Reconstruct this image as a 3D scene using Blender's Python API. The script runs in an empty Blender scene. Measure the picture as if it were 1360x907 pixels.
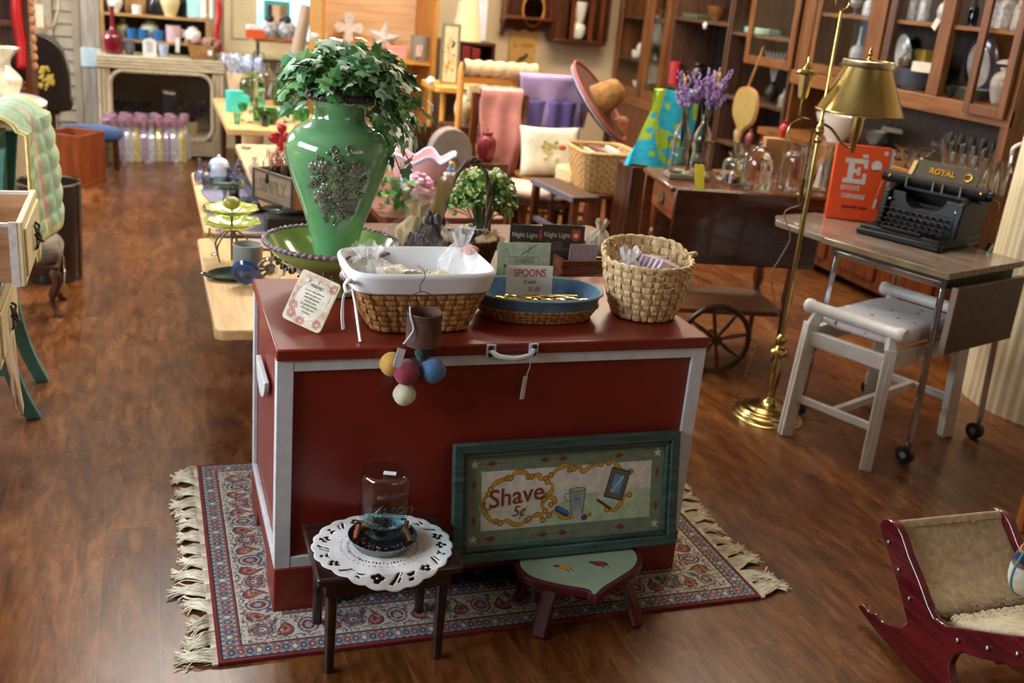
import bpy, math, random
import numpy as np
from mathutils import Vector, Matrix, Euler
SC = bpy.context.scene
COL = SC.collection
PI = math.pi
random.seed(7)
# ---------------------------------------------------------------- camera model (photo pixels 1360x907)
FPX, YAW, PITCH, ROLL, CH = 1378.8, .3541, .3331, .0922, 1.4
FW = Vector((math.sin(YAW)*math.cos(PITCH), math.cos(YAW)*math.cos(PITCH), -math.sin(PITCH)))
_r0 = Vector((math.cos(YAW), -math.sin(YAW), 0)); _u0 = _r0.cross(FW)
CR = math.cos(ROLL)*_r0 + math.sin(ROLL)*_u0
CU = CR.cross(FW)
CC = Vector((0, 0, CH))
def _ray(px, py): return FW + CR*((px-680)/FPX) + CU*((453.5-py)/FPX)
def az(px, py, z):
    d = _ray(px, py); return CC + d*((z-CH)/d.z)
def ay(px, py, y):
    d = _ray(px, py); return CC + d*(y/d.y)
def ax(px, py, x):
    d = _ray(px, py); return CC + d*(x/d.x)
def mpp(p): return (Vector(p)-CC).dot(FW)/FPX       # metres per photo pixel at p
# ---------------------------------------------------------------- materials
def lin(c):
    if isinstance(c, str):
        c = [int(c[i:i+2], 16)/255 for i in (0, 2, 4)]
    return tuple((x/12.92 if x <= .04045 else ((x+.055)/1.055)**2.4) for x in c[:3])
MC = {}
def base(name):
    m = bpy.data.materials.new(name); m.use_nodes = True
    nt = m.node_tree; b = nt.nodes['Principled BSDF']
    return m, nt, b
def N(nt, t, **k):
    n = nt.nodes.new(t)
    for a, v in k.items():
        if a.startswith('_'): n.inputs[a[1:].replace('_', ' ')].default_value = v
        else: setattr(n, a, v)
    return n
def ramp(nt, fac, cols, pos=None):
    r = nt.nodes.new('ShaderNodeValToRGB'); e = r.color_ramp.elements
    while len(e) < len(cols): e.new(.5)
    for i, c in enumerate(cols):
        e[i].position = pos[i] if pos else i/(len(cols)-1)
    for i, c in enumerate(cols): e[i].color = (*lin(c), 1)
    nt.links.new(fac, r.inputs[0]); return r.outputs[0]
def coords(nt, sc=(1, 1, 1), rot=(0, 0, 0), kind='Object'):
    t = nt.nodes.new('ShaderNodeTexCoord'); m = nt.nodes.new('ShaderNodeMapping')
    m.inputs['Scale'].default_value = sc; m.inputs['Rotation'].default_value = rot
    nt.links.new(t.outputs[kind], m.inputs[0]); return m.outputs[0]
def noise(nt, vec, scale=5, detail=4, rough=.55, dist=0):
    n = N(nt, 'ShaderNodeTexNoise', _Scale=scale, _Detail=detail, _Roughness=rough, _Distortion=dist)
    nt.links.new(vec, n.inputs['Vector']); return n.outputs['Fac']
def bump(nt, b, h, s=.3, d=.01):
    bp = N(nt, 'ShaderNodeBump', _Strength=s, _Distance=d)
    nt.links.new(h, bp.inputs['Height']); nt.links.new(bp.outputs[0], b.inputs['Normal'])
def mixc(nt, fac, a, b, mode='MIX'):
    m = N(nt, 'ShaderNodeMix', data_type='RGBA', blend_type=mode)
    for i, v in ((0, fac), (6, a), (7, b)):
        if hasattr(v, 'node'): nt.links.new(v, m.inputs[i])
        elif i == 0: m.inputs[0].default_value = v
        else: m.inputs[i].default_value = (*lin(v), 1)
    return m.outputs[2]
def paint(name, c, rough=.5, metal=0, var=.12, sc=14, bs=0, coat=0, c2=None, spec=.5):
    """plain painted / ceramic / plastic surface with a little procedural variation"""
    if name in MC: return MC[name]
    m, nt, b = base(name); l = lin(c)
    k = noise(nt, coords(nt), sc)
    if c2 is None: lo = tuple(x*(1-var) for x in ([int(c[i:i+2], 16)/255 for i in (0, 2, 4)])); 
    else: lo = c2
    nt.links.new(ramp(nt, k, [lo, c], [.3, .7]), b.inputs['Base Color'])
    b.inputs['Roughness'].default_value = rough; b.inputs['Metallic'].default_value = metal
    b.inputs['Coat Weight'].default_value = coat; b.inputs['Coat Roughness'].default_value = .08; b.inputs['Specular IOR Level'].default_value = spec
    if bs: bump(nt, b, noise(nt, coords(nt), sc*12), bs, .002)
    MC[name] = m; return m
def wood(name, dark, light, axis='x', rough=.4, sc=1, coat=0):
    if name in MC: return MC[name]
    m, nt, b = base(name)
    s = {'x': (1.2, 14, 14), 'y': (14, 1.2, 14), 'z': (14, 14, 1.2)}[axis]
    v = coords(nt, tuple(q*sc for q in s))
    k = noise(nt, v, 3, 6, .6, .6)
    nt.links.new(ramp(nt, k, [dark, light], [.35, .68]), b.inputs['Base Color'])
    b.inputs['Roughness'].default_value = rough; b.inputs['Coat Weight'].default_value = coat
    bump(nt, b, k, .12, .003)
    MC[name] = m; return m
def cloth(name, c, c2=None, sc=400, rough=.95, bs=.5, big=12):
    if name in MC: return MC[name]
    m, nt, b = base(name)
    v = coords(nt)
    w1 = N(nt, 'ShaderNodeTexWave', bands_direction='X', _Scale=sc/6, _Distortion=1.0)
    w2 = N(nt, 'ShaderNodeTexWave', bands_direction='Z', _Scale=sc/6, _Distortion=1.0)
    nt.links.new(v, w1.inputs[0]); nt.links.new(v, w2.inputs[0])
    mm = N(nt, 'ShaderNodeMath', operation='ADD'); nt.links.new(w1.outputs['Fac'], mm.inputs[0]); nt.links.new(w2.outputs['Fac'], mm.inputs[1])
    if c2 is None: c2 = tuple(int(c[i:i+2], 16)/255*.82 for i in (0, 2, 4))
    nt.links.new(ramp(nt, noise(nt, v, big, 5), [c2, c], [.3, .65]), b.inputs['Base Color'])
    b.inputs['Roughness'].default_value = rough; b.inputs['Sheen Weight'].default_value = .25
    bump(nt, b, mm.outputs[0], bs, .0015)
    MC[name] = m; return m
def metal(name, c, rough=.25, var=.2):
    if name in MC: return MC[name]
    m, nt, b = base(name)
    k = noise(nt, coords(nt), 9, 5)
    lo = tuple(int(c[i:i+2], 16)/255*(1-var) for i in (0, 2, 4))
    nt.links.new(ramp(nt, k, [lo, c], [.3, .7]), b.inputs['Base Color'])
    r = N(nt, 'ShaderNodeMapRange'); r.inputs['To Min'].default_value = rough*.7; r.inputs['To Max'].default_value = rough*1.4
    nt.links.new(k, r.inputs[0]); nt.links.new(r.outputs[0], b.inputs['Roughness'])
    b.inputs['Metallic'].default_value = 1
    MC[name] = m; return m
def glass(name, c='ffffff', rough=.02, alpha=1, ior=1.45):
    if name in MC: return MC[name]
    m, nt, b = base(name)
    b.inputs['Base Color'].default_value = (*lin(c), 1)
    b.inputs['Transmission Weight'].default_value = 1; b.inputs['Roughness'].default_value = rough
    b.inputs['IOR'].default_value = ior; b.inputs['Alpha'].default_value = alpha
    MC[name] = m; return m
def pane_glass(name='pane', tint=(1, 1, 1), ior=1.5):
    """thin sheet glass: mostly clear, mirror-like at grazing angles"""
    if name in MC: return MC[name]
    m, nt, b = base(name); out = nt.nodes['Material Output']
    t = N(nt, 'ShaderNodeBsdfTransparent'); g = N(nt, 'ShaderNodeBsdfGlossy', _Roughness=.03)
    f = N(nt, 'ShaderNodeFresnel', _IOR=ior); x = N(nt, 'ShaderNodeMixShader')
    g_ = N(nt, 'ShaderNodeNewGeometry'); k1 = N(nt, 'ShaderNodeMath', operation='SUBTRACT'); k1.inputs[0].default_value = 1; nt.links.new(g_.outputs['Backfacing'], k1.inputs[1])
    k2 = N(nt, 'ShaderNodeMath', operation='MULTIPLY'); nt.links.new(f.outputs[0], k2.inputs[0]); nt.links.new(k1.outputs[0], k2.inputs[1])
    t.inputs[0].default_value = (*tint, 1)
    nt.links.new(k2.outputs[0], x.inputs[0]); nt.links.new(t.outputs[0], x.inputs[1]); nt.links.new(g.outputs[0], x.inputs[2])
    nt.links.new(x.outputs[0], out.inputs[0]); MC[name] = m; return m
def film(name, c='ffffff', a=.3, rough=.1):
    """clear crinkled plastic film"""
    if name in MC: return MC[name]
    m, nt, b = base(name)
    b.inputs['Base Color'].default_value = (*lin(c), 1); b.inputs['Alpha'].default_value = a
    b.inputs['Roughness'].default_value = rough; b.inputs['Specular IOR Level'].default_value = 1
    bump(nt, b, noise(nt, coords(nt), 60, 3), .6, .01)
    MC[name] = m; return m
def vcol(name, rough=.6, coat=0, bs=0, sc=200, metal_=0):
    """colour comes from the object's own painted pattern (colour attribute 'Col')"""
    if name in MC: return MC[name]
    m, nt, b = base(name)
    a = N(nt, 'ShaderNodeAttribute', attribute_name='Col')
    k = noise(nt, coords(nt), 40, 4)
    g = ramp(nt, k, ['d8d8d8', 'ffffff'], [.3, .7])
    nt.links.new(mixc(nt, 1.0, a.outputs['Color'], g, 'MULTIPLY'), b.inputs['Base Color'])
    b.inputs['Roughness'].default_value = rough; b.inputs['Coat Weight'].default_value = coat
    b.inputs['Metallic'].default_value = metal_
    if bs: bump(nt, b, noise(nt, coords(nt), sc, 2), bs, .003)
    MC[name] = m; return m
def stripes(name, c1, c2, sc=20, axis='X', rough=.7, bs=.3, lo=.35, hi=.65, dist=0):
    if name in MC: return MC[name]
    m, nt, b = base(name)
    w = N(nt, 'ShaderNodeTexWave', bands_direction=axis, _Scale=sc, _Distortion=dist)
    nt.links.new(coords(nt), w.inputs[0])
    nt.links.new(ramp(nt, w.outputs['Fac'], [c1, c2], [lo, hi]), b.inputs['Base Color'])
    b.inputs['Roughness'].default_value = rough
    if bs: bump(nt, b, w.outputs['Fac'], bs, .004)
    MC[name] = m; return m
# ---------------------------------------------------------------- mesh builder
class B:
    def __init__(s): s.v = []; s.f = []; s.m = []; s.c = []
    def add(s, vs, fs, m=0, mtx=None, col=None):
        o = len(s.v)
        for v in vs:
            v = Vector(v); s.v.append(tuple(mtx @ v) if mtx else tuple(v))
            s.c.append(col)
        for f in fs: s.f.append(tuple(i+o for i in f)); s.m.append(m)
        return s
    def box(s, c, d, rot=(0, 0, 0), m=0, taper=1, col=None):
        x, y, z = d[0]/2, d[1]/2, d[2]/2; t = taper
        vs = [(-x*t, -y*t, -z), (x*t, -y*t, -z), (x*t, y*t, -z), (-x*t, y*t, -z), (-x, -y, z), (x, -y, z), (x, y, z), (-x, y, z)]
        fs = [(3, 2, 1, 0), (4, 5, 6, 7), (0, 1, 5, 4), (1, 2, 6, 5), (2, 3, 7, 6), (3, 0, 4, 7)]
        return s.add(vs, fs, m, Matrix.Translation(c) @ Euler(rot).to_matrix().to_4x4(), col)
    def bb(s, x0, x1, y0, y1, z0, z1, m=0, col=None):
        return s.box(((x0+x1)/2, (y0+y1)/2, (z0+z1)/2), (x1-x0, y1-y0, z1-z0), m=m, col=col)
    def bar(s, p, q, w, h, m=0):
        """square bar from p to q"""
        p = Vector(p); q = Vector(q); d = q-p; L = d.length
        M = d.to_track_quat('Z', 'Y').to_matrix().to_4x4(); M.translation = (p+q)/2
        x, y, z = w/2, h/2, L/2
        vs = [(-x, -y, -z), (x, -y, -z), (x, y, -z), (-x, y, -z), (-x, -y, z), (x, -y, z), (x, y, z), (-x, y, z)]
        fs = [(3, 2, 1, 0), (4, 5, 6, 7), (0, 1, 5, 4), (1, 2, 6, 5), (2, 3, 7, 6), (3, 0, 4, 7)]
        return s.add(vs, fs, m, M)
    def tube(s, pts, r, n=8, closed=False, m=0, caps=True, col=None, flat=1):
        pts = [Vector(p) for p in pts]; k = len(pts); rs = r if isinstance(r, (list, tuple)) else [r]*k
        vs = []; fs = []; up = None
        for i, p in enumerate(pts):
            a = pts[(i-1) % k] if (closed or i > 0) else p; b = pts[(i+1) % k] if (closed or i < k-1) else p
            t = (b-a)
            t = t.normalized() if t.length > 1e-9 else Vector((0, 0, 1))
            if up is None:
                up = Vector((0, 0, 1)) if abs(t.z) < .9 else Vector((1, 0, 0))
            side = t.cross(up)
            if side.length < 1e-6: side = t.cross(Vector((1, .1, 0)))
            side.normalize(); up = side.cross(t).normalized()
            for j in range(n):
                A = 2*PI*j/n; vs.append(p + side*math.cos(A)*rs[i] + up*math.sin(A)*rs[i]*flat)
        seg = k if closed else k-1
        for i in range(seg):
            for j in range(n):
                a = i*n+j; b = i*n+(j+1) % n; c = ((i+1) % k)*n+(j+1) % n; d = ((i+1) % k)*n+j
                fs.append((a, b, c, d))
        if caps and not closed:
            fs.append(tuple(range(n))[::-1]); fs.append(tuple((k-1)*n+j for j in range(n)))
        return s.add(vs, fs, m, col=col)
    def cyl(s, p, q, r0, r1=None, n=16, m=0, caps=True, col=None):
        return s.tube([p, q], [r0, r0 if r1 is None else r1], n, m=m, caps=caps, col=col)
    def lathe(s, prof, n=32, o=(0, 0, 0), mod=None, m=0, rot=None, col=None, sx=1, sy=1):
        """prof: (radius, z) from bottom to top"""
        vs = []; fs = []; k = len(prof)
        for i, (r, z) in enumerate(prof):
            for j in range(n):
                A = 2*PI*j/n; rr = r*(mod(A, i/(k-1)) if mod else 1)
                vs.append((rr*math.cos(A)*sx, rr*math.sin(A)*sy, z))
        for i in range(k-1):
            for j in range(n):
                fs.append((i*n+j, i*n+(j+1) % n, (i+1)*n+(j+1) % n, (i+1)*n+j))
        if prof[0][0] > 1e-5: fs.append(tuple(range(n))[::-1])
        if prof[-1][0] > 1e-5: fs.append(tuple((k-1)*n+j for j in range(n)))
        M = Matrix.Translation(o)
        if rot: M = M @ Euler(rot).to_matrix().to_4x4()
        return s.add(vs, fs, m, M, col)
    def ball(s, c, r, sc=(1, 1, 1), n=16, m=0, col=None, rot=None):
        prof = [(r*math.sin(PI*i/(n//2)), -r*math.cos(PI*i/(n//2))) for i in range(n//2+1)]
        vs = []; fs = []; k = len(prof)
        for (rr, z) in prof:
            for j in range(n):
                A = 2*PI*j/n; vs.append((rr*math.cos(A)*sc[0], rr*math.sin(A)*sc[1], z*sc[2]))
        for i in range(k-1):
            for j in range(n): fs.append((i*n+j, i*n+(j+1) % n, (i+1)*n+(j+1) % n, (i+1)*n+j))
        M = Matrix.Translation(c)
        if rot: M = M @ Euler(rot).to_matrix().to_4x4()
        return s.add(vs, fs, m, M, col)
    def prism(s, poly, z0, z1, mtx=None, m=0, col=None):
        n = len(poly)
        vs = [(x, y, z0) for x, y in poly]+[(x, y, z1) for x, y in poly]
        fs = [tuple(range(n))[::-1], tuple(range(n, 2*n))]+[(i, (i+1) % n, n+(i+1) % n, n+i) for i in range(n)]
        return s.add(vs, fs, m, mtx, col)
    def sheet(s, fn, nu, nv, m=0, cu=False, col=None):
        vs = [fn(i/nu, j/nv) for j in range(nv+1) for i in range(nu if cu else nu+1)]
        w = nu if cu else nu+1; fs = []
        for j in range(nv):
            for i in range(nu):
                a = j*w+i; b = j*w+(i+1) % w; fs.append((a, b, b+w, a+w))
        return s.add(vs, fs, m, col=col)
    def out(s, name, mat, parent=None, loc=None, rz=0, bev=0, solid=0, sub=0, flat=False, seg=2, rot=None, ang=.7):
        me = bpy.data.meshes.new(name); me.from_pydata(s.v, [], s.f); 
        mats = mat if isinstance(mat, list) else [mat]
        for q in mats: me.materials.append(q)
        if len(mats) > 1: me.polygons.foreach_set('material_index', s.m)
        if any(c is not None for c in s.c):
            a = me.color_attributes.new('Col', 'FLOAT_COLOR', 'POINT')
            fl = []
            for c in s.c: fl += [*(lin(c) if c else (1, 1, 1)), 1]
            a.data.foreach_set('color', fl)
        me.update()
        if not flat:
            me.polygons.foreach_set('use_smooth', [True]*len(me.polygons)); me.set_sharp_from_angle(angle=ang)
        o = bpy.data.objects.new(name, me); COL.objects.link(o)
        if parent: o.parent = parent
        if loc is not None: o.location = loc
        o.rotation_euler = rot if rot else (0, 0, rz)
        if solid:
            q = o.modifiers.new('s', 'SOLIDIFY'); q.thickness = solid; q.offset = -1
        if bev:
            q = o.modifiers.new('b', 'BEVEL'); q.width = bev; q.segments = seg; q.limit_method = 'ANGLE'; q.angle_limit = .6
        if sub:
            q = o.modifiers.new('u', 'SUBSURF'); q.levels = sub; q.render_levels = sub
        return o
def tag(o, label, cat, group=None, kind=None):
    o['label'] = label; o['category'] = cat
    if group: o['group'] = group
    if kind: o['kind'] = kind
    return o
def thing(name, label, cat, loc=(0, 0, 0), rz=0, group=None, rot=None):
    o = bpy.data.objects.new(name, None); o.empty_display_size = .05; COL.objects.link(o)
    o.location = loc; o.rotation_euler = rot if rot else (0, 0, rz); return tag(o, label, cat, group)
def struct(o): o['kind'] = 'structure'; return o
def dup(root, loc, rz=None, label=None, group=None, scale=None):
    r = root.copy(); COL.objects.link(r); r.location = loc
    if rz is not None: r.rotation_euler = (0, 0, rz)
    if scale: r.scale = (scale,)*3
    if label: r['label'] = label
    if group: r['group'] = group
    for ch in list(root.children):
        c = ch.copy(); COL.objects.link(c); c.parent = r
        for g in list(ch.children):
            d = g.copy(); COL.objects.link(d); d.parent = c
    return r
def text(s, size, name, mat, parent, loc, rot=(PI/2, 0, 0), ext=.0006, shear=0, align='CENTER', sx=1, bold=0, font_gap=1):
    cu = bpy.data.curves.new(name, 'FONT'); cu.body = s; cu.size = size; cu.extrude = ext; cu.shear = shear
    cu.align_x = align; cu.align_y = 'CENTER'; cu.offset = bold; cu.space_character = font_gap; cu.resolution_u = 3
    o = bpy.data.objects.new(name, cu); COL.objects.link(o)
    dg = bpy.context.evaluated_depsgraph_get(); me = bpy.data.meshes.new_from_object(o.evaluated_get(dg))
    bpy.data.objects.remove(o); me.materials.clear(); me.materials.append(mat)
    q = bpy.data.objects.new(name, me); COL.objects.link(q); q.parent = parent; q.location = loc; q.rotation_euler = rot; q.scale = (sx, 1, 1)
    return q
# ---------------------------------------------------------------- painter for printed / woven patterns
class Paint:
    def __init__(s, w, h, nx, ny, bg):
        s.w, s.h, s.nx, s.ny = w, h, nx, ny
        s.x = np.linspace(0, w, nx); s.y = np.linspace(0, h, ny)
        s.a = np.ones((ny, nx, 3))*np.array(lin(bg))
    def _win(s, x0, x1, y0, y1):
        i0, i1 = np.searchsorted(s.x, [x0, x1]); j0, j1 = np.searchsorted(s.y, [y0, y1])
        return slice(j0, j1+1), slice(i0, i1+1)
    def _put(s, W, mask, c, al):
        k = (mask*al)[..., None]; s.a[W] = s.a[W]*(1-k)+np.array(lin(c))*k
    def rect(s, x0, x1, y0, y1, c, al=1):
        W = s._win(x0, x1, y0, y1); s.a[W] = s.a[W]*(1-al)+np.array(lin(c))*al
    def disc(s, cx, cy, r, c, al=1, ry=None, rot=0):
        ry = ry or r; R = max(r, ry); W = s._win(cx-R, cx+R, cy-R, cy+R)
        X, Y = np.meshgrid(s.x[W[1]]-cx, s.y[W[0]]-cy); ca, sa = math.cos(rot), math.sin(rot)
        s._put(W, (((X*ca+Y*sa)/r)**2+((-X*sa+Y*ca)/ry)**2 < 1).astype(float), c, al)
    def poly(s, pts, c, al=1):
        xs = [p[0] for p in pts]; ys = [p[1] for p in pts]; W = s._win(min(xs), max(xs), min(ys), max(ys))
        X, Y = np.meshgrid(s.x[W[1]], s.y[W[0]]); ins = np.zeros(X.shape, bool); n = len(pts)
        for i in range(n):
            x1, y1 = pts[i]; x2, y2 = pts[(i+1) % n]
            if y1 == y2: continue
            ins ^= ((y1 > Y) != (y2 > Y)) & (X < (x2-x1)*(Y-y1)/(y2-y1)+x1)
        s._put(W, ins.astype(float), c, al)
    def line(s, pts, w, c, al=1, smooth=0):
        if smooth: pts = curve(pts, smooth)
        ws = w if isinstance(w, (list, tuple)) else None
        xs = [p[0] for p in pts]; ys = [p[1] for p in pts]; mw = max(ws) if ws else w
        W = s._win(min(xs)-mw, max(xs)+mw, min(ys)-mw, max(ys)+mw)
        X, Y = np.meshgrid(s.x[W[1]], s.y[W[0]]); M = np.zeros(X.shape, bool); n = len(pts)
        for i in range(n-1):
            (x1, y1), (x2, y2) = pts[i], pts[i+1]; dx, dy = x2-x1, y2-y1; L = dx*dx+dy*dy+1e-12
            t = np.clip(((X-x1)*dx+(Y-y1)*dy)/L, 0, 1)
            ww = w if ws is None else np.interp(i/max(n-2, 1), np.linspace(0, 1, len(ws)), ws)
            M |= (X-x1-t*dx)**2+(Y-y1-t*dy)**2 < (ww/2)**2
        s._put(W, M.astype(float), c, al)
    def out(s, name, mat, parent, thick=0, loc=None, rot=None):
        """upright panel in local x (right) / z (up), facing -y; thickness goes to +y"""
        ny, nx = s.ny, s.nx
        X, Z = np.meshgrid(s.x, s.y); V = np.stack([X, np.zeros_like(X), Z], -1).reshape(-1, 3)
        i = np.arange(nx-1); j = np.arange(ny-1); I, J = np.meshgrid(i, j); a = (J*nx+I).ravel()
        F = np.stack([a, a+1, a+nx+1, a+nx], -1)
        me = bpy.data.meshes.new(name); me.from_pydata(V.tolist(), [], F.tolist())
        me.materials.append(mat); at = me.color_attributes.new('Col', 'FLOAT_COLOR', 'POINT')
        c = np.concatenate([s.a.reshape(-1, 3), np.ones((nx*ny, 1))], 1).astype(np.float32); at.data.foreach_set('color', c.ravel())
        me.update(); o = bpy.data.objects.new(name, me); COL.objects.link(o)
        if parent: o.parent = parent
        if loc is not None: o.location = loc
        if rot: o.rotation_euler = rot
        if thick: q = o.modifiers.new('s', 'SOLIDIFY'); q.thickness = thick; q.offset = -1
        return o
def curve(pts, n=8, closed=False):
    """Catmull-Rom through the points"""
    P = [Vector(p) for p in pts]; k = len(P); res = []
    for i in range(k if closed else k-1):
        a = P[(i-1) % k] if (closed or i > 0) else P[0]; b = P[i]; c = P[(i+1) % k]; d = P[(i+2) % k] if (closed or i < k-2) else P[k-1]
        for j in range(n):
            t = j/n; res.append(.5*((2*b)+(c-a)*t+(2*a-5*b+4*c-d)*t*t+(3*b-a-3*c+d)*t**3))
    if not closed: res.append(P[-1])
    return [tuple(p) for p in res]
def prof(pts, n=5): return [(max(r, 0), z) for r, z in curve(pts, n)]
def shell(p, t=.003):
    """closed vessel profile: the outside up, then the inside back down"""
    o = list(p); i = [(max(r-t, 0), z) for r, z in reversed(p)]
    i[-1] = (0, i[-1][1]+t); 
    return o+i
def rect_ring(cx, cz, w, h, r, n=6):
    pts = []
    for (sx, sz, a0) in ((1, -1, -PI/2), (1, 1, 0), (-1, 1, PI/2), (-1, -1, PI)):
        for k in range(n+1):
            a = a0+PI/2*k/n; pts.append((cx+sx*(w/2-r)+r*math.cos(a), cz+sz*(h/2-r)+r*math.sin(a)))
    return pts
MXZ = Matrix(((1, 0, 0, 0), (0, 0, -1, 0), (0, 1, 0, 0), (0, 0, 0, 1)))   # (x,y)->(x,z), extrude towards -y
MYZ = Matrix(((0, 0, 1, 0), (1, 0, 0, 0), (0, 1, 0, 0), (0, 0, 0, 1)))    # (x,y)->(y,z), extrude towards +x
# ================================================================ THE ROOM
def floor_mat():
    m, nt, b = base('plank_floor')
    v = coords(nt, (1, 1, 1), (0, 0, PI/2))
    br = N(nt, 'ShaderNodeTexBrick', offset=.37, _Scale=1.0, _Mortar_Size=.0009, _Brick_Width=1.25, _Row_Height=.125, _Bias=0.0)
    br.inputs['Color1'].default_value = (0, 0, 0, 1); br.inputs['Color2'].default_value = (1, 1, 1, 1); br.inputs['Mortar'].default_value = (.5, .5, .5, 1)
    nt.links.new(v, br.inputs['Vector'])
    g = N(nt, 'ShaderNodeTexNoise', _Scale=3.0, _Detail=9, _Roughness=.68, _Distortion=1.6, noise_dimensions='4D')
    nt.links.new(coords(nt, (8, 1.8, 1)), g.inputs['Vector'])
    w = N(nt, 'ShaderNodeMath', operation='MULTIPLY'); w.inputs[1].default_value = 17
    nt.links.new(br.outputs['Color'], w.inputs[0]); nt.links.new(w.outputs[0], g.inputs['W'])
    big = noise(nt, coords(nt, (5, 1.6, 1)), 1.6, 6, .65, 1.5)
    c = ramp(nt, g.outputs['Fac'], ['46280f', '68401f', '84532b', '9a673a'], [.3, .45, .58, .75])
    c2 = ramp(nt, big, ['a8886c', 'ffffff'], [.3, .62])
    c3 = mixc(nt, 1, c, c2, 'MULTIPLY')
    pl = ramp(nt, br.outputs['Color'], ['dcd4cc', 'ffffff'])
    c4 = mixc(nt, 1, c3, pl, 'MULTIPLY')
    c5 = mixc(nt, br.outputs['Fac'], c4, '6a4c38')
    nt.links.new(c5, b.inputs['Base Color'])
    r = N(nt, 'ShaderNodeMapRange'); r.inputs['To Min'].default_value = .2; r.inputs['To Max'].default_value = .38
    nt.links.new(noise(nt, coords(nt), 6, 4), r.inputs[0]); nt.links.new(r.outputs[0], b.inputs['Roughness'])
    b.inputs['Specular IOR Level'].default_value = .42
    bump(nt, b, g.outputs['Fac'], .03, .001)
    return m
X0, X1, Y0, Y1, ZC = -2.3, 4.12, -1.6, 8.25, 2.75
struct(B().bb(X0-.1, X1+.1, Y0-.1, Y1+.1, -.06, 0).out('floor', floor_mat()))
struct(B().bb(X0-.1, X1+.1, Y0-.1, Y1+.1, ZC, ZC+.06).out('ceiling', paint('ceil', 'cfc8b8', .9)))
wallm = paint('wall_tan', 'c0ab8c', .85, var=.05, sc=3, bs=.1)
cream = paint('trim_cream', 'd8cba6', .6, var=.06)
WX0, WX1, WZ0, WZ1 = .8, 1.3, .82, 2.1
b = B()
b.bb(X0, WX0, Y1, Y1+.1, 0, ZC); b.bb(WX1, X1, Y1, Y1+.1, 0, ZC); b.bb(WX0, WX1, Y1, Y1+.1, 0, WZ0); b.bb(WX0, WX1, Y1, Y1+.1, WZ1, ZC)
struct(b.out('wall_back', wallm))
struct(B().bb(X1, X1+.1, Y0, Y1+.1, 0, ZC).out('wall_right', wallm))
struct(B().bb(X0-.1, X0, Y0, Y1+.1, 0, ZC).out('wall_left', wallm))
struct(B().bb(X0, X1, Y0-.1, Y0, 0, ZC).out('wall_front', paint('wall_dim', '6b6258', .9)))
# window in the back wall
wn = struct(thing('window_1', '', '', (0, 0, 0))); del wn['label'], wn['category']
b = B(); 
b.bb(WX0-.24, WX0, Y1-.03, Y1+.02, WZ0-.1, WZ1+.1); b.bb(WX1, WX1+.1, Y1-.03, Y1+.02, WZ0-.1, WZ1+.1)
b.bb(WX0, WX1, Y1-.03, Y1+.02, WZ0-.1, WZ0); b.bb(WX0, WX1, Y1-.03, Y1+.02, WZ1, WZ1+.1)
b.bb(WX0-.3, WX1+.15, Y1-.1, Y1-.01, WZ0-.13, WZ0-.1)
b.bb(WX0-.18, WX0-.06, Y1-.045, Y1-.03, WZ0, WZ1)
b.out('window_frame', cream, wn, bev=.004)
B().bb(WX0, WX1, Y1+.04, Y1+.045, WZ0, WZ1).out('window_pane', pane_glass(), wn)
# louvred door and post, far left
dr = struct(thing('door_1', '', '', (0, 0, 0))); del dr['label'], dr['category']
dm = paint('door_taupe', '8d7f68', .7, var=.1)
b = B(); b.bb(-1.1, -.6, Y1-.05, Y1-.005, 0, 2.05); b.bb(-1.12, -.42, Y1-.06, Y1-.005, .0, .08)
b.bb(-.47, -.42, Y1-.06, Y1-.005, 0, 2.05); b.bb(-1.12, -.42, Y1-.06, Y1-.005, 1.98, 2.05)
b.out('door_frame', dm, dr)
b = B()
for k in range(22): b.box((-.7, Y1-.03, .12+k*.085), (.5, .012, .083), (-.18, 0, 0))
b.out('door_panel', dm, dr)
struct(B().bb(-.41, -.285, Y1-.16, Y1-.005, 0, ZC).out('trim_1', wood('post_grey', '6f665c', 'a59c8e', 'z', .7)))
struct(B().bb(-.415, -.28, Y1-.17, Y1-.16, .57, .70).out('trim_2', paint('trim_bluegrey', 'aebdc2', .6), bev=.003))
pz = paint('trim_white', 'dfe3ea', .5, var=.04)
struct(B().bb(2.48, 2.55, Y1-.12, Y1-.005, 0, ZC).out('trim_3', pz, bev=.004))
struct(B().bb(-2.2, 3.6, Y1-.02, Y1-.003, 0, .12).out('baseboard_back', cream, bev=.003))

# ================================================================ RED BLANKET CHEST
CX0, CX1, CY0, CY1, CZ = .25, 1.248, 2.055, 2.558, .642
red = paint('chest_red', '7c2418', .33, var=.12, sc=5, bs=.05)
white = paint('chest_white', 'd3d8df', .42, var=.08, sc=30)
chest = thing('blanket_chest', 'large dark red blanket chest with white trim standing on the rug', 'chest', ((CX0+CX1)/2, (CY0+CY1)/2, 0))
def C(b, n, m, **k):
    return b.out(n, m, chest, loc=(-(CX0+CX1)/2, -(CY0+CY1)/2, 0), **k)
b = B(); t = .018
b.bb(CX0+.004, CX1-.004, CY0+.004, CY0+t, .1, .618); b.bb(CX0+.004, CX1-.004, CY1-t, CY1-.004, .1, .618)
b.bb(CX0+.004, CX0+t, CY0+.004, CY1-.004, .1, .618); b.bb(CX1-t, CX1-.004, CY0+.004, CY1-.004, .1, .618)
b.bb(CX0+.004, CX1-.004, CY0+.004, CY1-.004, .1, .115)
C(b, 'body', red)
C(B().bb(CX0-.008, CX1+.008, CY0-.012, CY1+.005, .615, CZ), 'lid', red, bev=.004)
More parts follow.
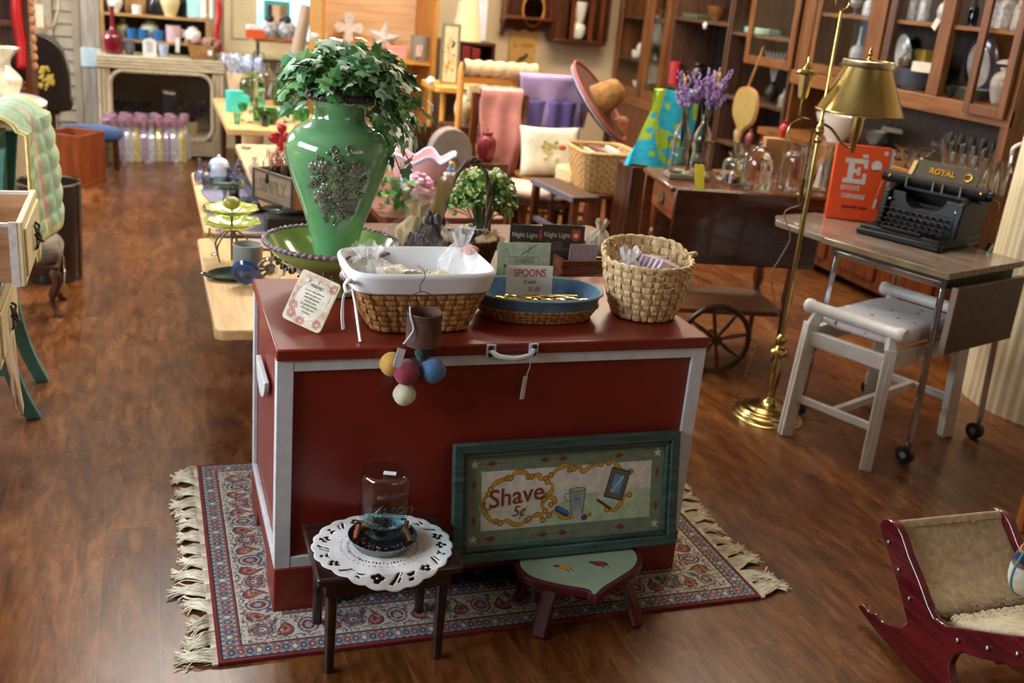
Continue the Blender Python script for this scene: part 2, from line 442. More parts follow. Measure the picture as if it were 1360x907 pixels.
def skirt(L, h=.118, foot=.1, rise=.07):
    p = [(0, 0), (foot, 0)]
    for k in range(7):
        a = PI/2*k/6; p.append((foot+.05*math.sin(a)+.0, rise*(1-math.cos(a)) if k else 0))
    p += [(L-foot-.05*math.sin(a2), rise*(1-math.cos(a2))) for a2 in [PI/2*(6-k)/6 for k in range(7)]]
    p += [(L-foot, 0), (L, 0), (L, h), (0, h)]
    q = [p[0]]
    for v in p[1:]:
        if (v[0]-q[-1][0])**2+(v[1]-q[-1][1])**2 > 1e-8: q.append(v)
    return q
b = B()
for yy in (CY0-.008, CY1-.01):
    b.prism(skirt(CX1-CX0+.012), 0, .018, Matrix.Translation((CX0-.006, yy+.018, 0)) @ MXZ)
for xx in (CX0-.007, CX1-.011):
    b.prism(skirt(CY1-CY0+.012), 0, .018, Matrix.Translation((xx, CY0-.006, 0)) @ MYZ)
C(b, 'plinth', red, bev=.002)
b = B(); w = .029; y0, y1 = CY0-.006, CY0+.004
b.bb(CX0-.006, CX0+w, y0, y1, .118, .615); b.bb(CX1-w, CX1+.006, y0, y1, .118, .615)
b.bb(CX0+w, CX1-w, y0+.001, y1, .59, .615); b.bb(CX0+w, CX1-w, y0+.001, y1, .118, .145)
C(b, 'front_trim', white, bev=.0015)
for sgn, xx in ((-1, CX0), (1, CX1)):
    b = B(); a, c = (xx-.006, xx+.004) if sgn < 0 else (xx-.004, xx+.006)
    b.bb(a, c, CY0+.004, CY0+w, .118, .615); b.bb(a, c, CY1-w, CY1+.003, .118, .615)
    b.bb(a, c, CY0+w, CY1-w, .118, .145)
    C(b, 'side_trim', white, bev=.0015)
    b = B(); pl = [(.092*math.cos(q), -.062*math.sin(q)) for q in [PI*k/16 for k in range(17)]]
    M = Matrix.Translation((xx-.014 if sgn < 0 else xx+.002, (CY0+CY1)/2, .50)) @ MYZ
    b.prism([(x, z*1.0) for x, z in pl][::-1], 0, .012, M)
    C(b, 'side_handle', white, bev=.002)
# pull handle
hx = .757
b = B()
for s in (-1, 1): b.bb(hx+s*.05-.011, hx+s*.05+.011, CY0-.017, CY0-.012, .612, .641)
b.tube(curve([(hx-.05, CY0-.016, .628), (hx-.036, CY0-.03, .619), (hx, CY0-.036, .615), (hx+.036, CY0-.03, .619), (hx+.05, CY0-.016, .628)], 5), [.006]*21, 8)
hd = C(b, 'pull_handle', white, bev=.001)
for s in (-1, 1):
    for z in (.619, .634): b = B(); b.ball((hx+s*.051, CY0-.018, z), .0068, (1, .5, 1), 10); o = C(b, 'screw', paint('blackscrew', '151312', .35)); o.parent = hd; o.location = (0, 0, 0)
b = B(); b.tube([(hx+.046, CY0-.02, .62), (hx+.043, CY0-.02, .585), (hx+.04, CY0-.014, .565)], .0012, 5)
b.box((hx+.036, CY0-.014, .535), (.013, .0015, .055), (0, .1, .5))
C(b, 'price_tag', paint('tagpaper', 'e6e4ee', .7))

# ================================================================ RUG
def rug():
    RX0, RX1, RY0, RY1 = .113, 1.42, 1.885, 2.815
    W, H = RX1-RX0, RY1-RY0; nx, ny = 620, 440
    P = Paint(W, H, nx, ny, '84202a'); rnd = random.Random(3)
    def frame(d, c): P.rect(d, W-d, d, H-d, c)
    frame(.008, '1f2430'); frame(.012, '8c8488'); frame(.046, '9a4a44'); frame(.050, '30343f'); frame(.053, 'cdc6b4')
    frame(.148, '30343f'); frame(.151, 'a06a58'); frame(.157, '6f7686'); frame(.19, '9a4a44'); frame(.195, '232a3c')
    def along(d, step, fn):
        L = W-2*d; n = round(L/step); 
        for k in range(n+1):
            fn(d+L*k/n, d, 0, k); fn(d+L*k/n, H-d, PI, k)
        L = H-2*d; n = round(L/step)
        for k in range(1, n):
            fn(d, d+L*k/n, -PI/2, k); fn(W-d, d+L*k/n, PI/2, k)
    def guard(x, y, a, k):
        c = ['4d5b7c', 'b8544a', '5d6a86', 'd6c8b0'][k % 4]
        P.disc(x, y, .0075, '2b303c', ry=.010, rot=a); P.disc(x, y, .0055, c, ry=.008, rot=a); P.disc(x, y, .002, 'e0d6c0')
    along(.029, .019, guard)
    along(.173, .017, guard)
    def edge(x, y, a, k): P.disc(x, y, .0024, ['c9bfa8', '40506e'][k % 2])
    for d in (.0145, .0435, .0595, .143, .16, .187): along(d, .0085, edge)
    def motif(x, y, a, k):
        ca, sa = math.cos(a), math.sin(a)
        T = lambda u, v: (x+u*ca-v*sa, y+u*sa+v*ca)
        t = k % 4
        if t == 0:
            for r, c in ((.031, '424c62'), (.028, 'd0c4ae'), (.025, '7a3e44'), (.019, '66728a'), (.013, '9c5450'), (.008, 'e0d2b2'), (.004, '3b2430')):
                P.disc(x, y, r, c, ry=r*.9, rot=a)
            for q in range(10):
                A = 2*PI*q/10; P.disc(x+.026*math.cos(A), y+.023*math.sin(A), .0042, ['b08468', '4a5674'][q % 2])
        elif t in (1, 3):
            s = 1 if t == 1 else -1
            pts = [T(u*s, v) for u, v in [(-.016, -.028), (.004, -.03), (.017, -.018), (.018, -.002), (.006, .016), (-.008, .031), (-.005, .014), (-.016, -.002), (-.021, -.016)]]
            pts = curve(pts, 4, True); P.poly(pts, '323a4e')
            cx = sum(p[0] for p in pts)/len(pts); cy = sum(p[1] for p in pts)/len(pts)
            for f_, c in ((.82, '9c403a'), (.55, 'b88468'), (.36, '7c3438')): P.poly([(cx+(p[0]-cx)*f_, cy+(p[1]-cy)*f_) for p in pts], c)
            P.disc(*T(-.024*s, .024), .008, '46567a'); P.disc(*T(.026*s, .02), .006, 'b04a40')
        else:
            for r, c in ((.024, '4a5876'), (.019, 'c9b9a0'), (.015, '7e3438'), (.008, '8fa0b8')): P.disc(x, y, r, c, ry=r*1.25, rot=a)
        for q in range(7):
            u, v = rnd.uniform(-.03, .03), rnd.choice([-1, 1])*rnd.uniform(.028, .04)
            P.disc(*T(u, v), rnd.uniform(.002, .0045), rnd.choice(['5a6a8c', 'b04a40', '3a4054', '9a7a50', '7a3038']))
        P.line([T(-.035, -.036), T(-.02, -.03), T(0, -.038), T(.02, -.03), T(.035, -.036)], .0022, '56607a', smooth=4)
        P.line([T(-.035, .037), T(-.018, .03), T(0, .038), T(.018, .03), T(.035, .037)], .0022, '56607a', smooth=4)
    along(.10, .050, motif)
    for _ in range(4200):
        e_ = rnd.uniform(.055, .146); q = rnd.random()*2*(W+H)
        x, y = (q, e_) if q < W else (W-e_, q-W) if q < W+H else (2*W+H-q, H-e_) if q < 2*W+H else (e_, 2*W+2*H-q)
        if min(x, y, W-x, H-y) > .05: P.disc(x, y, rnd.uniform(.0012, .0032), rnd.choice(['5e6a80', '8c4a48', 'd4ccb8', '3c4254', '9a8a78', 'c8bca4', '6e3a40']), .8)
    for _ in range(900):
        x = rnd.uniform(.2, W-.2); y = rnd.uniform(.2, H-.2); P.disc(x, y, rnd.uniform(.003, .012), rnd.choice(['5b2a30', '8a3a38', '46557a', 'b8a58c', '30384e', '71322e']), ry=rnd.uniform(.003, .009), rot=rnd.random()*3)
    root = thing('area_rug', 'patterned red, ivory and blue oriental rug with cream fringe under the red chest', 'rug', (RX0, RY0, .001))
    m = vcol('rug_pile', .97, bs=.8, sc=900)
    # worn weave: fine broken-up colour
    o = P.out('pile', m, root, thick=.007, loc=(0, 0, .008), rot=(-PI/2, 0, 0))
    # local z of the panel runs along world +y after the turn
    for side in (0, 1):
        b = B(); rn = random.Random(5+side)
        n = 15
        for k in range(n):
            yk = (k+.5)/n*H; lean = rn.uniform(-.018, .018); Lk = rn.uniform(.055, .092)*(1.0 if side == 0 else 1.15)
            for s0 in range(27):
                s = s0*12/26
                yy = yk+(s-6)/13*H/n*.98; y1 = yk+lean+(s-6)*rn.uniform(.002, .0066); L = Lk*rn.uniform(.75, 1.08)
                sg = -1 if side == 0 else 1; xb = 0 if side == 0 else W
                h = rn.uniform(.003, .009)
                pts = [(xb, yy, .005), (xb+sg*L*.22, yy*.85+yk*.15+rn.uniform(-.002, .002), .004+h*.6), (xb+sg*L*.45, yk+lean*.4+(s-6)*.0036+rn.uniform(-.002, .002), .004+h), (xb+sg*L*.75, (yk+lean*.7+y1)/2+rn.uniform(-.004, .004), .004+h*.6), (xb+sg*L, y1+rn.uniform(-.005, .005), .003+rn.uniform(0, .004))]
                b.tube(curve(pts, 3), .0018, 4, flat=.8)
        b.bb(-.012 if side == 0 else W-.001, .001 if side == 0 else W+.012, .0, H, .001, .006)
        f = b.out('fringe', cloth('fringe_wool', 'ece4cc', sc=600, bs=.3, big=30), root); f['kind'] = 'stuff'
rug()

# ================================================================ DARK STOOL + DOILY + JAR
dk = wood('dark_oak', '170c08', '38211a', 'x', .3, coat=.3)
SX0, SX1, SY0, SY1, SZ = .298, .602, 1.79, 2.022, .245
st = thing('foot_stool', 'small dark brown wooden stool carrying the lace doily and upturned jar', 'stool', ((SX0+SX1)/2, (SY0+SY1)/2, 0))
hw, hd_ = (SX1-SX0)/2, (SY1-SY0)/2
B().bb(-hw, hw, -hd_, hd_, SZ-.02, SZ).out('seat', dk, st, bev=.006)
b = B(); b.bb(-hw+.02, hw-.02, -hd_+.018, -hd_+.03, SZ-.055, SZ-.02); b.bb(-hw+.02, hw-.02, hd_-.03, hd_-.018, SZ-.055, SZ-.02)
b.bb(-hw+.02, -hw+.032, -hd_+.02, hd_-.02, SZ-.055, SZ-.02); b.bb(hw-.032, hw-.02, -hd_+.02, hd_-.02, SZ-.055, SZ-.02)
b.out('apron', dk, st, bev=.002)
for sx in (-1, 1):
    for sy in (-1, 1):
        B().lathe([(.009, 0), (.0105, .01), (.0125, .15), (.014, SZ-.02)], 14, ((hw-.035)*sx, (hd_-.033)*sy, 0)).out('leg', dk, st)
JX, JY = .452, 1.903
def doily():
    n = 96; R = .145; rings = 14
    p = Paint(1, 1, 4, 4, 'ffffff')
    V = []; F = []
    # holes are cut out of the lace by leaving faces out
    nr = 44; na = 288
    def rad(a): return R*(1+.035*abs(math.sin(a*11))+.01*math.sin(3*a))
    for i in range(nr+1):
        for j in range(na):
            a = 2*PI*j/na; r = rad(a)*(.02+.98*i/nr)
            x, y = r*math.cos(a)*1.0, r*math.sin(a)*.95
            z = SZ+.0018
            wx, wy = JX+x, JY-.010+y
            over = max(0, wy*0+SY0-.004-wy, SX0-.004-wx, wx-SX1-.004)
            z -= over*.75; 
            if wy < SY0: y += over*.35
            z += .0008*math.sin(a*9)*(i/nr)
            V.append((x, y, z-SZ))
    rn = random.Random(2)
    def hole(i, a):
        t = i/nr; s = (a*11/PI) % 1; q = (a*11/PI)
        if .44 < t < .50: return math.sin(a*60) > .25
        if .55 < t < .585: return math.sin(a*44) > .55
        if .72 < t < .93:
            k = int(q) % 3; u, v = s-.5, (t-.82)/.1
            if k == 0:
                for pu, pv in ((-.25, 0), (.25, 0), (0, .5), (0, -.5)):
                    if ((u-pu)/.17)**2+((v-pv)/.36)**2 < 1: return True
            if k == 1: return abs(u*1.6+v*.5) < .17 and abs(v) < .85 or abs(u*1.6+v*.5-.5) < .1 and abs(v) < .5
            if k == 2: return ((u)/.3)**2+((v+.2)/.22)**2 < 1 or ((u+.1)/.15)**2+((v-.6)/.25)**2 < 1
        return False
    for i in range(nr):
        for j in range(na):
            if not hole(i, 2*PI*j/na): F.append((i*na+j, i*na+(j+1) % na, (i+1)*na+(j+1) % na, (i+1)*na+j))
    b = B(); b.add(V, F)
    o = b.out('lace_doily', cloth('doily_cotton', 'f2f1f2', sc=700, bs=.4), loc=(JX, JY-.010, SZ), solid=.0012)
    tag(o, 'white cutwork lace doily draped over the dark stool', 'doily')
doily()
dz = SZ+.003
tin = metal('dull_tin', '8f979c', .38)
dish = thing('tin_dish', 'round grey tin dish of beans under the upturned jar', 'dish', (JX, JY, dz)); dish.scale = (1.17, 1.17, 1.1)
B().lathe(prof([(0, 0), (.045, 0), (.052, .003), (.058, .013), (.061, .02), (.0625, .021), (.061, .017), (.054, .006), (.045, .0035), (0, .0035)], 3), 48).out('bowl', tin, dish)
rn = random.Random(11); b = B()
for k in range(120):
    a = rn.random()*2*PI; r = .034+.021*rn.random(); z = .008+.008*rn.random()
    b.ball((r*math.cos(a), r*math.sin(a), z+(r-.03)*.2), .0048, (1, .75, .6), 8, rot=(rn.random(), rn.random(), rn.random()*3))
o = b.out('coffee_beans', paint('bean', '3a1a14', .4, var=.4, sc=60), dish); o['kind'] = 'stuff'
cin = wood('cinnamon', '6e3418', 'a0562e', 'z', .7)
for i, (a, r, t) in enumerate(((2.5, .042, .5), (.25, .045, 1.1), (-.35, .047, 1.7), (2.9, .046, 1.2))):
    c = Vector((r*math.cos(a), r*math.sin(a), .0225)); d = Vector((math.cos(t), math.sin(t), .35))*.015
    B().tube([c-d, c+d], .0048, 10).out('cinnamon_stick', cin, dish)
jar = thing('glass_jar', 'aqua glass canning jar standing upside down in the tin dish', 'jar', (JX, JY, dz+.0037))
P_ = [(.030, 0), (.0315, .002), (.0315, .018), (.034, .020), (.034, .024), (.0305, .027), (.0305, .030), (.034, .0335), (.038, .039), (.0405, .046), (.0415, .053), (.042, .06), (.042, .122), (.0415, .1275), (.040, .1315), (.0375, .1345), (.035, .1358), (.032, .1358), (.028, .1345), (0, .1335)]
b = B(); b.lathe(P_, 64)
m = pane_glass('jar_thin', (.80, .90, .92), 2.0)
aq = glass('aqua_glass', '8fc4cc', .01)
b.out('glass_body', m, jar)
b = B(); b.tube([(.0332*math.cos(q), .0332*math.sin(q), .012+.004*q/6.28) for q in [k*.2 for k in range(62)]], .0012, 5); b.out('screw_thread', m, jar)
jar.scale = (1.24, 1.24, 1.24)
B().box((.004, -.012, .1368), (.021, .012, .0008), (0, 0, -.35)).out('price_sticker', paint('sticker', 'e8edf4', .6), jar)
B().lathe([(.0, .002), (.0265, .002), (.0272, .006), (.0272, .030), (.034, .044), (.0362, .0545), (0, .0545)], 40).out('blue_water', pane_glass('bluewater', (.62, .88, .92)), jar)
lt = glass('embossed', 'd8eef0', .12)
text('Mason', .03, 'embossed_lettering', lt, jar, (0, -.0425, .083), rot=(PI/2, 0, .05), shear=.35, ext=.001)
text('PERFECT', .012, 'embossed_lettering', lt, jar, (.0, -.0425, .108), rot=(PI/2, 0, .05), ext=.001)

# ================================================================ HEART STOOL
mar = paint('stool_maroon', '561722', .35, var=.2, sc=18)
hs = thing('heart_stool', 'small maroon stool with heart shaped sage green painted top', 'stool', (.944, 1.93, 0))
def heart(s=1, n=40):
    pts = curve([(-.158, .045), (-.16, .0), (-.14, -.035), (-.085, -.075), (-.03, -.105), (-.023, -.131), (.01, -.105), (.07, -.07), (.13, -.03), (.16, .015), (.158, .06), (.13, .095), (.0, .1), (-.12, .095)], 5, True)
    return [(x*s, y*s) for x, y in pts]
B().prism(heart(), .103, .121).out('seat', mar, hs, bev=.007, seg=3)
B().prism([(x, y+.003) for x, y in heart(.91)], .121, .1222).out('painted_top', paint('sage_paint', '8fa08a', .4, var=.08, sc=12), hs)
for sx, y0, x1 in ((-1, -.05, -.13), (1, -.05, .115), (-1, .06, -.13), (1, .06, .12)):
    p = Vector((x1*.78, y0, .103)); q = Vector((x1*1.02, y0-.035 if y0 < 0 else y0+.005, .002))
    b = B(); b.bar(p, q, .034, .018); b.out('leg', mar, hs, bev=.004)
def bird(x, y, c1, c2, fl):
    b = B(); M = Matrix.Translation((x, y, .1223)) @ Matrix.Scale(fl, 4, (1, 0, 0))
    b.prism(curve([(-.02, .004), (-.01, .012), (.004, .01), (.015, .0), (.012, -.008), (-.004, -.01), (-.016, -.006)], 4, True), 0, .0006, M, 0)
    b.prism(curve([(-.028, .012), (-.018, .014), (-.012, .008), (-.02, .004)], 4, True), 0, .0007, M, 1)
    b.prism([(-.004, -.008), (-.001, -.008), (.001, -.02), (-.001, -.02)], 0, .0007, M, 1); b.prism([(.006, -.006), (.008, -.007), (.014, -.018), (.012, -.019)], 0, .0007, M, 1)
    b.out('painted_bird', [paint('bird'+c1, c1, .5), paint('bird'+c2, c2, .5)], hs)
bird(-.045, .0, 'b8863a', '3a3226', 1); bird(.045, .0, '8c2a30', '26324a', 1)
B().box((.125, .062, .1224), (.024, .013, .0006), (0, 0, -.1)).out('price_sticker', MC['sticker'], hs)

# ================================================================ SHAVE SIGN
def shave():
    W, H = .571, .285
    root = thing('painted_sign', 'framed hand painted Shave sign in a green frame leaning on the chest', 'sign', (.636, 1.995, .1235), rot=(-.19, 0, 0))
    fm = wood('sign_frame', '1f3533', '46625c', 'x', .45, sc=1.5)
    b = B()
    def ring(x0, x1, z0, z1, w, ya, yb):
        for q in ([(x0, z0), (x1, z0), (x1-w, z0+w), (x0+w, z0+w)], [(x1, z0), (x1, z1), (x1-w, z1-w), (x1-w, z0+w)], [(x1, z1), (x0, z1), (x0+w, z1-w), (x1-w, z1-w)], [(x0, z1), (x0, z0), (x0+w, z0+w), (x0+w, z1-w)]):
            M = Matrix(((1, 0, 0, 0), (0, 0, -1, -ya), (0, 1, 0, 0), (0, 0, 0, 1)))
            b.prism(q, 0, yb-ya, Matrix(((1, 0, 0, 0), (0, 0, -1, -ya), (0, 1, 0, 0), (0, 0, 0, 1))))
    ring(0, W, 0, H, .024, 0, .022); ring(.024, W-.024, .024, H-.024, .011, 0, .016)
    b.out('frame', fm, root, bev=.003)
    w, h = W-.07, H-.07
    P = Paint(w, h, 760, 330, '74856e'); rn = random.Random(4)
    for k in range(160): 
        y = rn.random()*h; x = rn.random()*w; P.line([(x, y), (x+rn.uniform(.03, .12), y+rn.uniform(-.001, .001))], .0008, rn.choice(['4d5c4a', '748572', '6a7a64']), .5)
    m_ = .037; x0, x1, y0, y1 = .035, w-.034, m_, h-m_
    P.rect(x0, x1, y0, y1, 'dad6cb'); P.rect(x0, x1, y0, y0+.07, 'b4c29a', .25)
    # pale green table behind the shaving things
    P.poly([(.19, y0), (x1, y0), (x1, y0+.075), (.26, y0+.07), (.2, y0+.03)], 'a4c498', .75)
    for k in range(60): P.disc(rn.uniform(x0, x1), rn.uniform(y0, y1), rn.uniform(.004, .012), rn.choice(['e2ded2', 'ccc4b4']), .25)
    dc = '7c3a30'
    for x, y in ((.06, h-.018), (.19, h-.017), (.235, h-.017), (.38, h-.019), (.06, .017), (.19, .016), (.24, .016), (.39, .017)):
        P.poly([(x-.014, y), (x, y+.0075), (x+.014, y), (x, y-.0075)], dc)
        P.line([(x-.03, y), (x+.03, y)], .0008, '4d3c34')
    for x in (.018, w-.017):
        for y in (.062, .148):
            P.poly([(x-.006, y), (x, y+.014), (x+.006, y), (x, y-.014)], dc)
    def star(cx, cy, r):
        P.poly([(cx+(r if k % 2 == 0 else r*.42)*math.sin(PI*k/5), cy+(r if k % 2 == 0 else r*.42)*math.cos(PI*k/5)) for k in range(10)], 'd6d2bd')
    for x in (.018, w-.018):
        for y in (.018, h-.018): star(x, y, .0125)
    g, gd = 'c79b35', '8a5a20'
    def scroll(pts, w_=.009):
        P.line(pts, [w_*.5, w_*1.5, w_*.6], gd, smooth=7); P.line(pts, [w_*.25, w_*1.05, w_*.3], g, smooth=7)
        for p in (pts[0], pts[-1]): P.disc(*p, w_*.85, gd); P.disc(*p, w_*.55, g)
    ox, oy = .128, h/2
    S = [[(-.075, .018), (-.088, .0), (-.085, -.022), (-.07, -.045), (-.055, -.05)], [(-.07, .028), (-.062, .04), (-.045, .048), (-.03, .052)],
         [(-.022, .052), (-.01, .064), (.012, .064), (.022, .052)], [(.03, .052), (.045, .055), (.055, .045), (.066, .045)],
         [(.07, .036), (.082, .028), (.08, .012), (.068, .0), (.058, -.018), (.066, -.034)], [(.062, -.006), (.082, -.002), (.09, -.014), (.08, -.02)],
         [(-.045, -.055), (-.03, -.05), (-.012, -.06), (.004, -.062), (.02, -.054)], [(.026, -.05), (.042, -.042), (.055, -.044), (.06, -.056)],
         [(.078, .052), (.096, .066), (.116, .074), (.126, .062)], [(.136, .064), (.15, .066), (.16, .056), (.18, .066), (.205, .07)],
         [(.225, .072), (.24, .074), (.25, .06), (.268, .044), (.284, .046)], [(.284, -.012), (.27, -.014), (.26, -.032), (.245, -.046), (.226, -.044)],
         [(.076, -.046), (.092, -.036), (.106, -.05), (.125, -.056), (.136, -.052)]]
    for s_ in S: scroll([(ox+x, oy+y) for x, y in s_])
    # mug
    mx, my = .275, oy-.018
    P.poly([(mx-.022, my+.03), (mx+.022, my+.03), (mx+.016, my-.03), (mx-.016, my-.03)], '5b6460'); P.poly([(mx-.019, my+.027), (mx+.019, my+.027), (mx+.013, my-.028), (mx-.013, my-.028)], '9aa39b')
    P.disc(mx, my+.03, .022, '5b6460', ry=.006); P.disc(mx, my+.03, .018, 'aab2aa', ry=.004)
    P.line([(mx-.02, my+.022), (mx-.032, my+.02), (mx-.03, my+.006), (mx-.018, my+.002)], .003, '7a837c', smooth=4)
    P.rect(mx-.009, mx+.009, my-.006, my+.016, '7fa3a8'); P.line([(mx-.006, my+.006), (mx+.006, my+.006)], .003, '41606e')
    P.poly([(mx-.008, my-.024), (mx+.012, my-.024), (mx+.012, my-.048), (mx-.008, my-.048)], 'b5bdb2')
    P.disc(mx+.02, my-.04, .008, '34566c'); P.disc(mx+.034, my-.035, .006, 'b87a3a')
    # brush, razor, mirror
    P.line([(.226, oy-.032), (.248, oy-.045)], .016, '24426e'); P.line([(.228, oy-.03), (.25, oy-.043)], .009, '3f6ea8')
    P.line([(.33, oy-.02), (.372, oy-.018)], .005, 'b9c2c2'); P.line([(.328, oy-.018), (.362, oy-.042)], .007, '5c2a22')
    c, s = math.cos(-.28), math.sin(-.28); qx, qy = .378, oy+.018
    R = lambda u, v: (qx+u*c-v*s, qy+u*s+v*c)
    P.poly([R(-.026, -.038), R(.026, -.038), R(.026, .038), R(-.026, .038)], '3a332c'); P.poly([R(-.023, -.034), R(.023, -.034), R(.023, .034), R(-.023, .034)], '6d6455')
    P.poly([R(-.015, -.025), R(.015, -.025), R(.015, .025), R(-.015, .025)], '3c5878'); P.poly([R(-.013, -.023), R(.013, -.023), R(.013, .023), R(-.013, .023)], '6f9ac2')
    P.line([R(-.008, -.02), R(.01, .02)], .004, 'a9c8de'); 
    ex = P.out('painted_panel', vcol('sign_art', .5), root, thick=.006, loc=(.035, -.006, .035))
    tm = paint('sign_letter', '80322a', .5)
    text('Shave', .060, 'lettering', tm, root, (.035+ox-.008, -.0064, .035+oy+.008), shear=.12, ext=.0003, bold=.0006).rotation_euler = (PI/2, -.1, 0)
    text('5¢', .036, 'lettering', paint('sign_letter2', '5a3a34', .5), root, (.035+ox-.002, -.0064, .035+oy-.03), shear=.3, ext=.0003)
    b = B(); 
    for pts in ([(-.079, .0), (-.086, .004), (-.088, -.008), (-.079, -.015), (-.068, -.008)], [(.055, .022), (.062, .016), (.06, .007), (.052, .006)]):
        b.tube([(.035+ox+x, -.0066, .035+oy+z-.005) for x, z in curve(pts, 5)], .0018, 5, flat=.3)
    b.out('lettering_flourish', tm, root)
shave()
# ================================================================ THINGS ON THE CHEST LID
LZ = CZ+.001
def weave(b, path, z0, z1, f0, f1, nu, nv, amp=.003, res=5, rim=None, m=0, tint=True, zfn=None, rnd=None):
    """woven wall of separate flat strips: rows of weavers passing over and under upright stakes"""
    th = .0016; nu += nu % 2
    def base_(u, v):
        x, y = path(u % 1, v); x2, y2 = path(u % 1+.001, v); tx, ty = x2-x, y2-y; L = math.hypot(tx, ty) or 1
        return x, y, (zfn(u % 1, v) if zfn else z0+(z1-z0)*v), ty/L, -tx/L
    n = nu*6
    for r in range(nv):
        v0, v1 = (r+.06)/nv, (r+.94)/nv; vs = []; fs = []
        for i in range(n):
            u = i/n; s_ = math.sin(PI*(u*nu+r)); d = amp*math.tanh(2*s_)
            for v, o in ((v0, -th), (v0, th*.6), ((v0+v1)/2, th*1.4), (v1, th*.6), (v1, -th)):
                x, y, z, nx_, ny_ = base_(u, v); vs.append((x+nx_*(d+o), y+ny_*(d+o), z))
        for i in range(n):
            for k in range(5):
                a = i*5+k; c = i*5+(k+1) % 5; e = ((i+1) % n)*5; fs.append((a, e+k, e+(k+1) % 5, c))
        b.add(vs, fs, m)
    for k in range(nu):
        uc = (k+.5)/nu; w = .30/nu; vs = []; fs = []; q = nv*4
        for j in range(q+1):
            v = j/q; d = -amp*math.tanh(2*math.sin(PI*(uc*nu+int(min(v*nv, nv-1)))))*abs(math.sin(PI*v*nv))**.5
            for du, o in ((-w, -th), (-w, th), (w, th), (w, -th)):
                x, y, z, nx_, ny_ = base_(uc+du, v); vs.append((x+nx_*(d+o), y+ny_*(d+o), z))
        for j in range(q):
            for c in range(4): fs.append((j*4+c, j*4+(c+1) % 4, j*4+4+(c+1) % 4, j*4+4+c))
        b.add(vs, fs, m)
def rr_path(w0, d0, w1, d1, n=4, cx1=0, cy1=0):
    def f(u, k):
        a = 2*PI*u; w = w0+(w1-w0)*k; d = d0+(d1-d0)*k
        c, s = math.cos(a), math.sin(a); r = (abs(c)**n+abs(s)**n)**(-1/n)
        return (w/2*c*r+cx1*k, d/2*s*r+cy1*k)
    return f
wick = wood('wicker_tan', '8a5a2a', 'd0a267', 'z', .5, sc=4)
wick_pale = wood('wicker_pale', 'b08a58', 'ecd5a8', 'z', .5, sc=4)
cotton = paint('white_cotton', 'eef0f5', .9, var=.04, sc=6, bs=.06)
# --- white lined basket
BX, BY = .572, 2.222
bk = thing('lined_basket', 'tan wicker basket with a white cloth liner at the front of the chest lid', 'basket', (BX, BY, LZ))
pth = rr_path(.225, .20, .325, .235, 5)
b = B(); weave(b, pth, .003, .118, 0, 1, 44, 9, .0026)
b.sheet(lambda u, v: (*[q*v for q in pth(u, 0)], .004), 40, 3, cu=True)
b.out('wicker_body', wick, bk, solid=.002)
ptl = rr_path(.318, .236, .345, .25, 5)
rn = random.Random(3)
def liner(u, v):
    w = .004*math.sin(u*40)*.5
    if v < .35: k = v/.35; x, y = rr_path(.316, .238, .34, .25, 5)(u, k); return (x, y, .095+.04*k+w*.3*(1-k))
    if v < .5: k = (v-.35)/.15; x, y = rr_path(.34, .25, .315, .225, 5)(u, k); return (x, y, .135+.006*math.sin(PI*k)+.002*k)
    k = (v-.5)/.5; x, y = rr_path(.315, .225, .235, .17, 4)(u, k); return (x*(1+.02*math.sin(u*31)*k), y, .137-.085*k)
b = B(); b.sheet(liner, 96, 30, cu=True); b.sheet(lambda u, v: (*[q*v for q in rr_path(.235, .17, .235, .17, 4)(u, 0)], .052+.004*math.sin(u*20)*v), 40, 4, cu=True)
b.out('cloth_liner', cotton, bk, solid=.0012)
b = B()
for side in (-1,):
    x, y = -.163, -.105
    b.tube(curve([(x, y+.02, .115), (x-.008, y-.004, .128), (x-.018, y-.006, .118), (x-.014, y-.012, .104), (x, y-.012, .108)], 6), .006, 8, flat=.6)
    b.tube(curve([(x-.012, y-.01, .112), (x-.02, y-.006, .09), (x-.022, y-.012, .05), (x-.02, y-.018, .022)], 6), [.006]*10+[.008]*9, 8, flat=.35)
    b.tube(curve([(x-.004, y-.014, .11), (x+.002, y-.022, .08), (x+.008, y-.03, .04), (x+.013, y-.04, .001)], 6), [.006]*8+[.0085]*11, 8, flat=.35)
b.out('liner_tie', cotton, bk)
fl = film('cellophane', 'ffffff', .28)
def crumple(name, label, loc, w, d, h, mat, seed=0, group=None, cat='bag', pinch=.3, n=26, parent=None):
    rn = random.Random(seed); ph = [rn.uniform(0, 6) for _ in range(8)]
    def fn(u, v):
        a = 2*PI*u; env = (math.sin(PI*min(v*1.15+.12, 1)))**.6 if v < .75 else pinch+.25*(v-.75)/.25+.0
        r = env*(1+.12*math.sin(3*a+ph[0]+5*v)+.09*math.sin(7*a+ph[1]-6*v)+.06*math.sin(13*a+ph[2]+9*v))
        return (w/2*r*math.cos(a), d/2*r*math.sin(a), h*v+.006*math.sin(5*a+ph[3])*v)
    b = B(); b.sheet(fn, n*2, n, cu=True); o = b.out(name, mat, parent, loc=loc)
    if not parent: tag(o, label, cat, group)
    return o
crumple('cellophane_bag', 'clear crumpled plastic bag in the left end of the white lined basket', (BX-.105, BY+.02, LZ+.07), .12, .13, .10, fl, 1)
crumple('cellophane_bag', 'clear tall plastic bag with pink contents at the right end of the white lined basket', (BX+.125, BY+.06, LZ+.065), .105, .09, .135, fl, 4)
B_ = B(); B_.ball((0, 0, 0), .02, (1.1, .7, .6)); tag(B_.out('pink_flower', paint('pinkfl', 'e08a80', .7, bs=.3), loc=(BX+.15, BY+.075, LZ+.145)), 'small salmon pink flower inside the tall clear bag', 'flower')
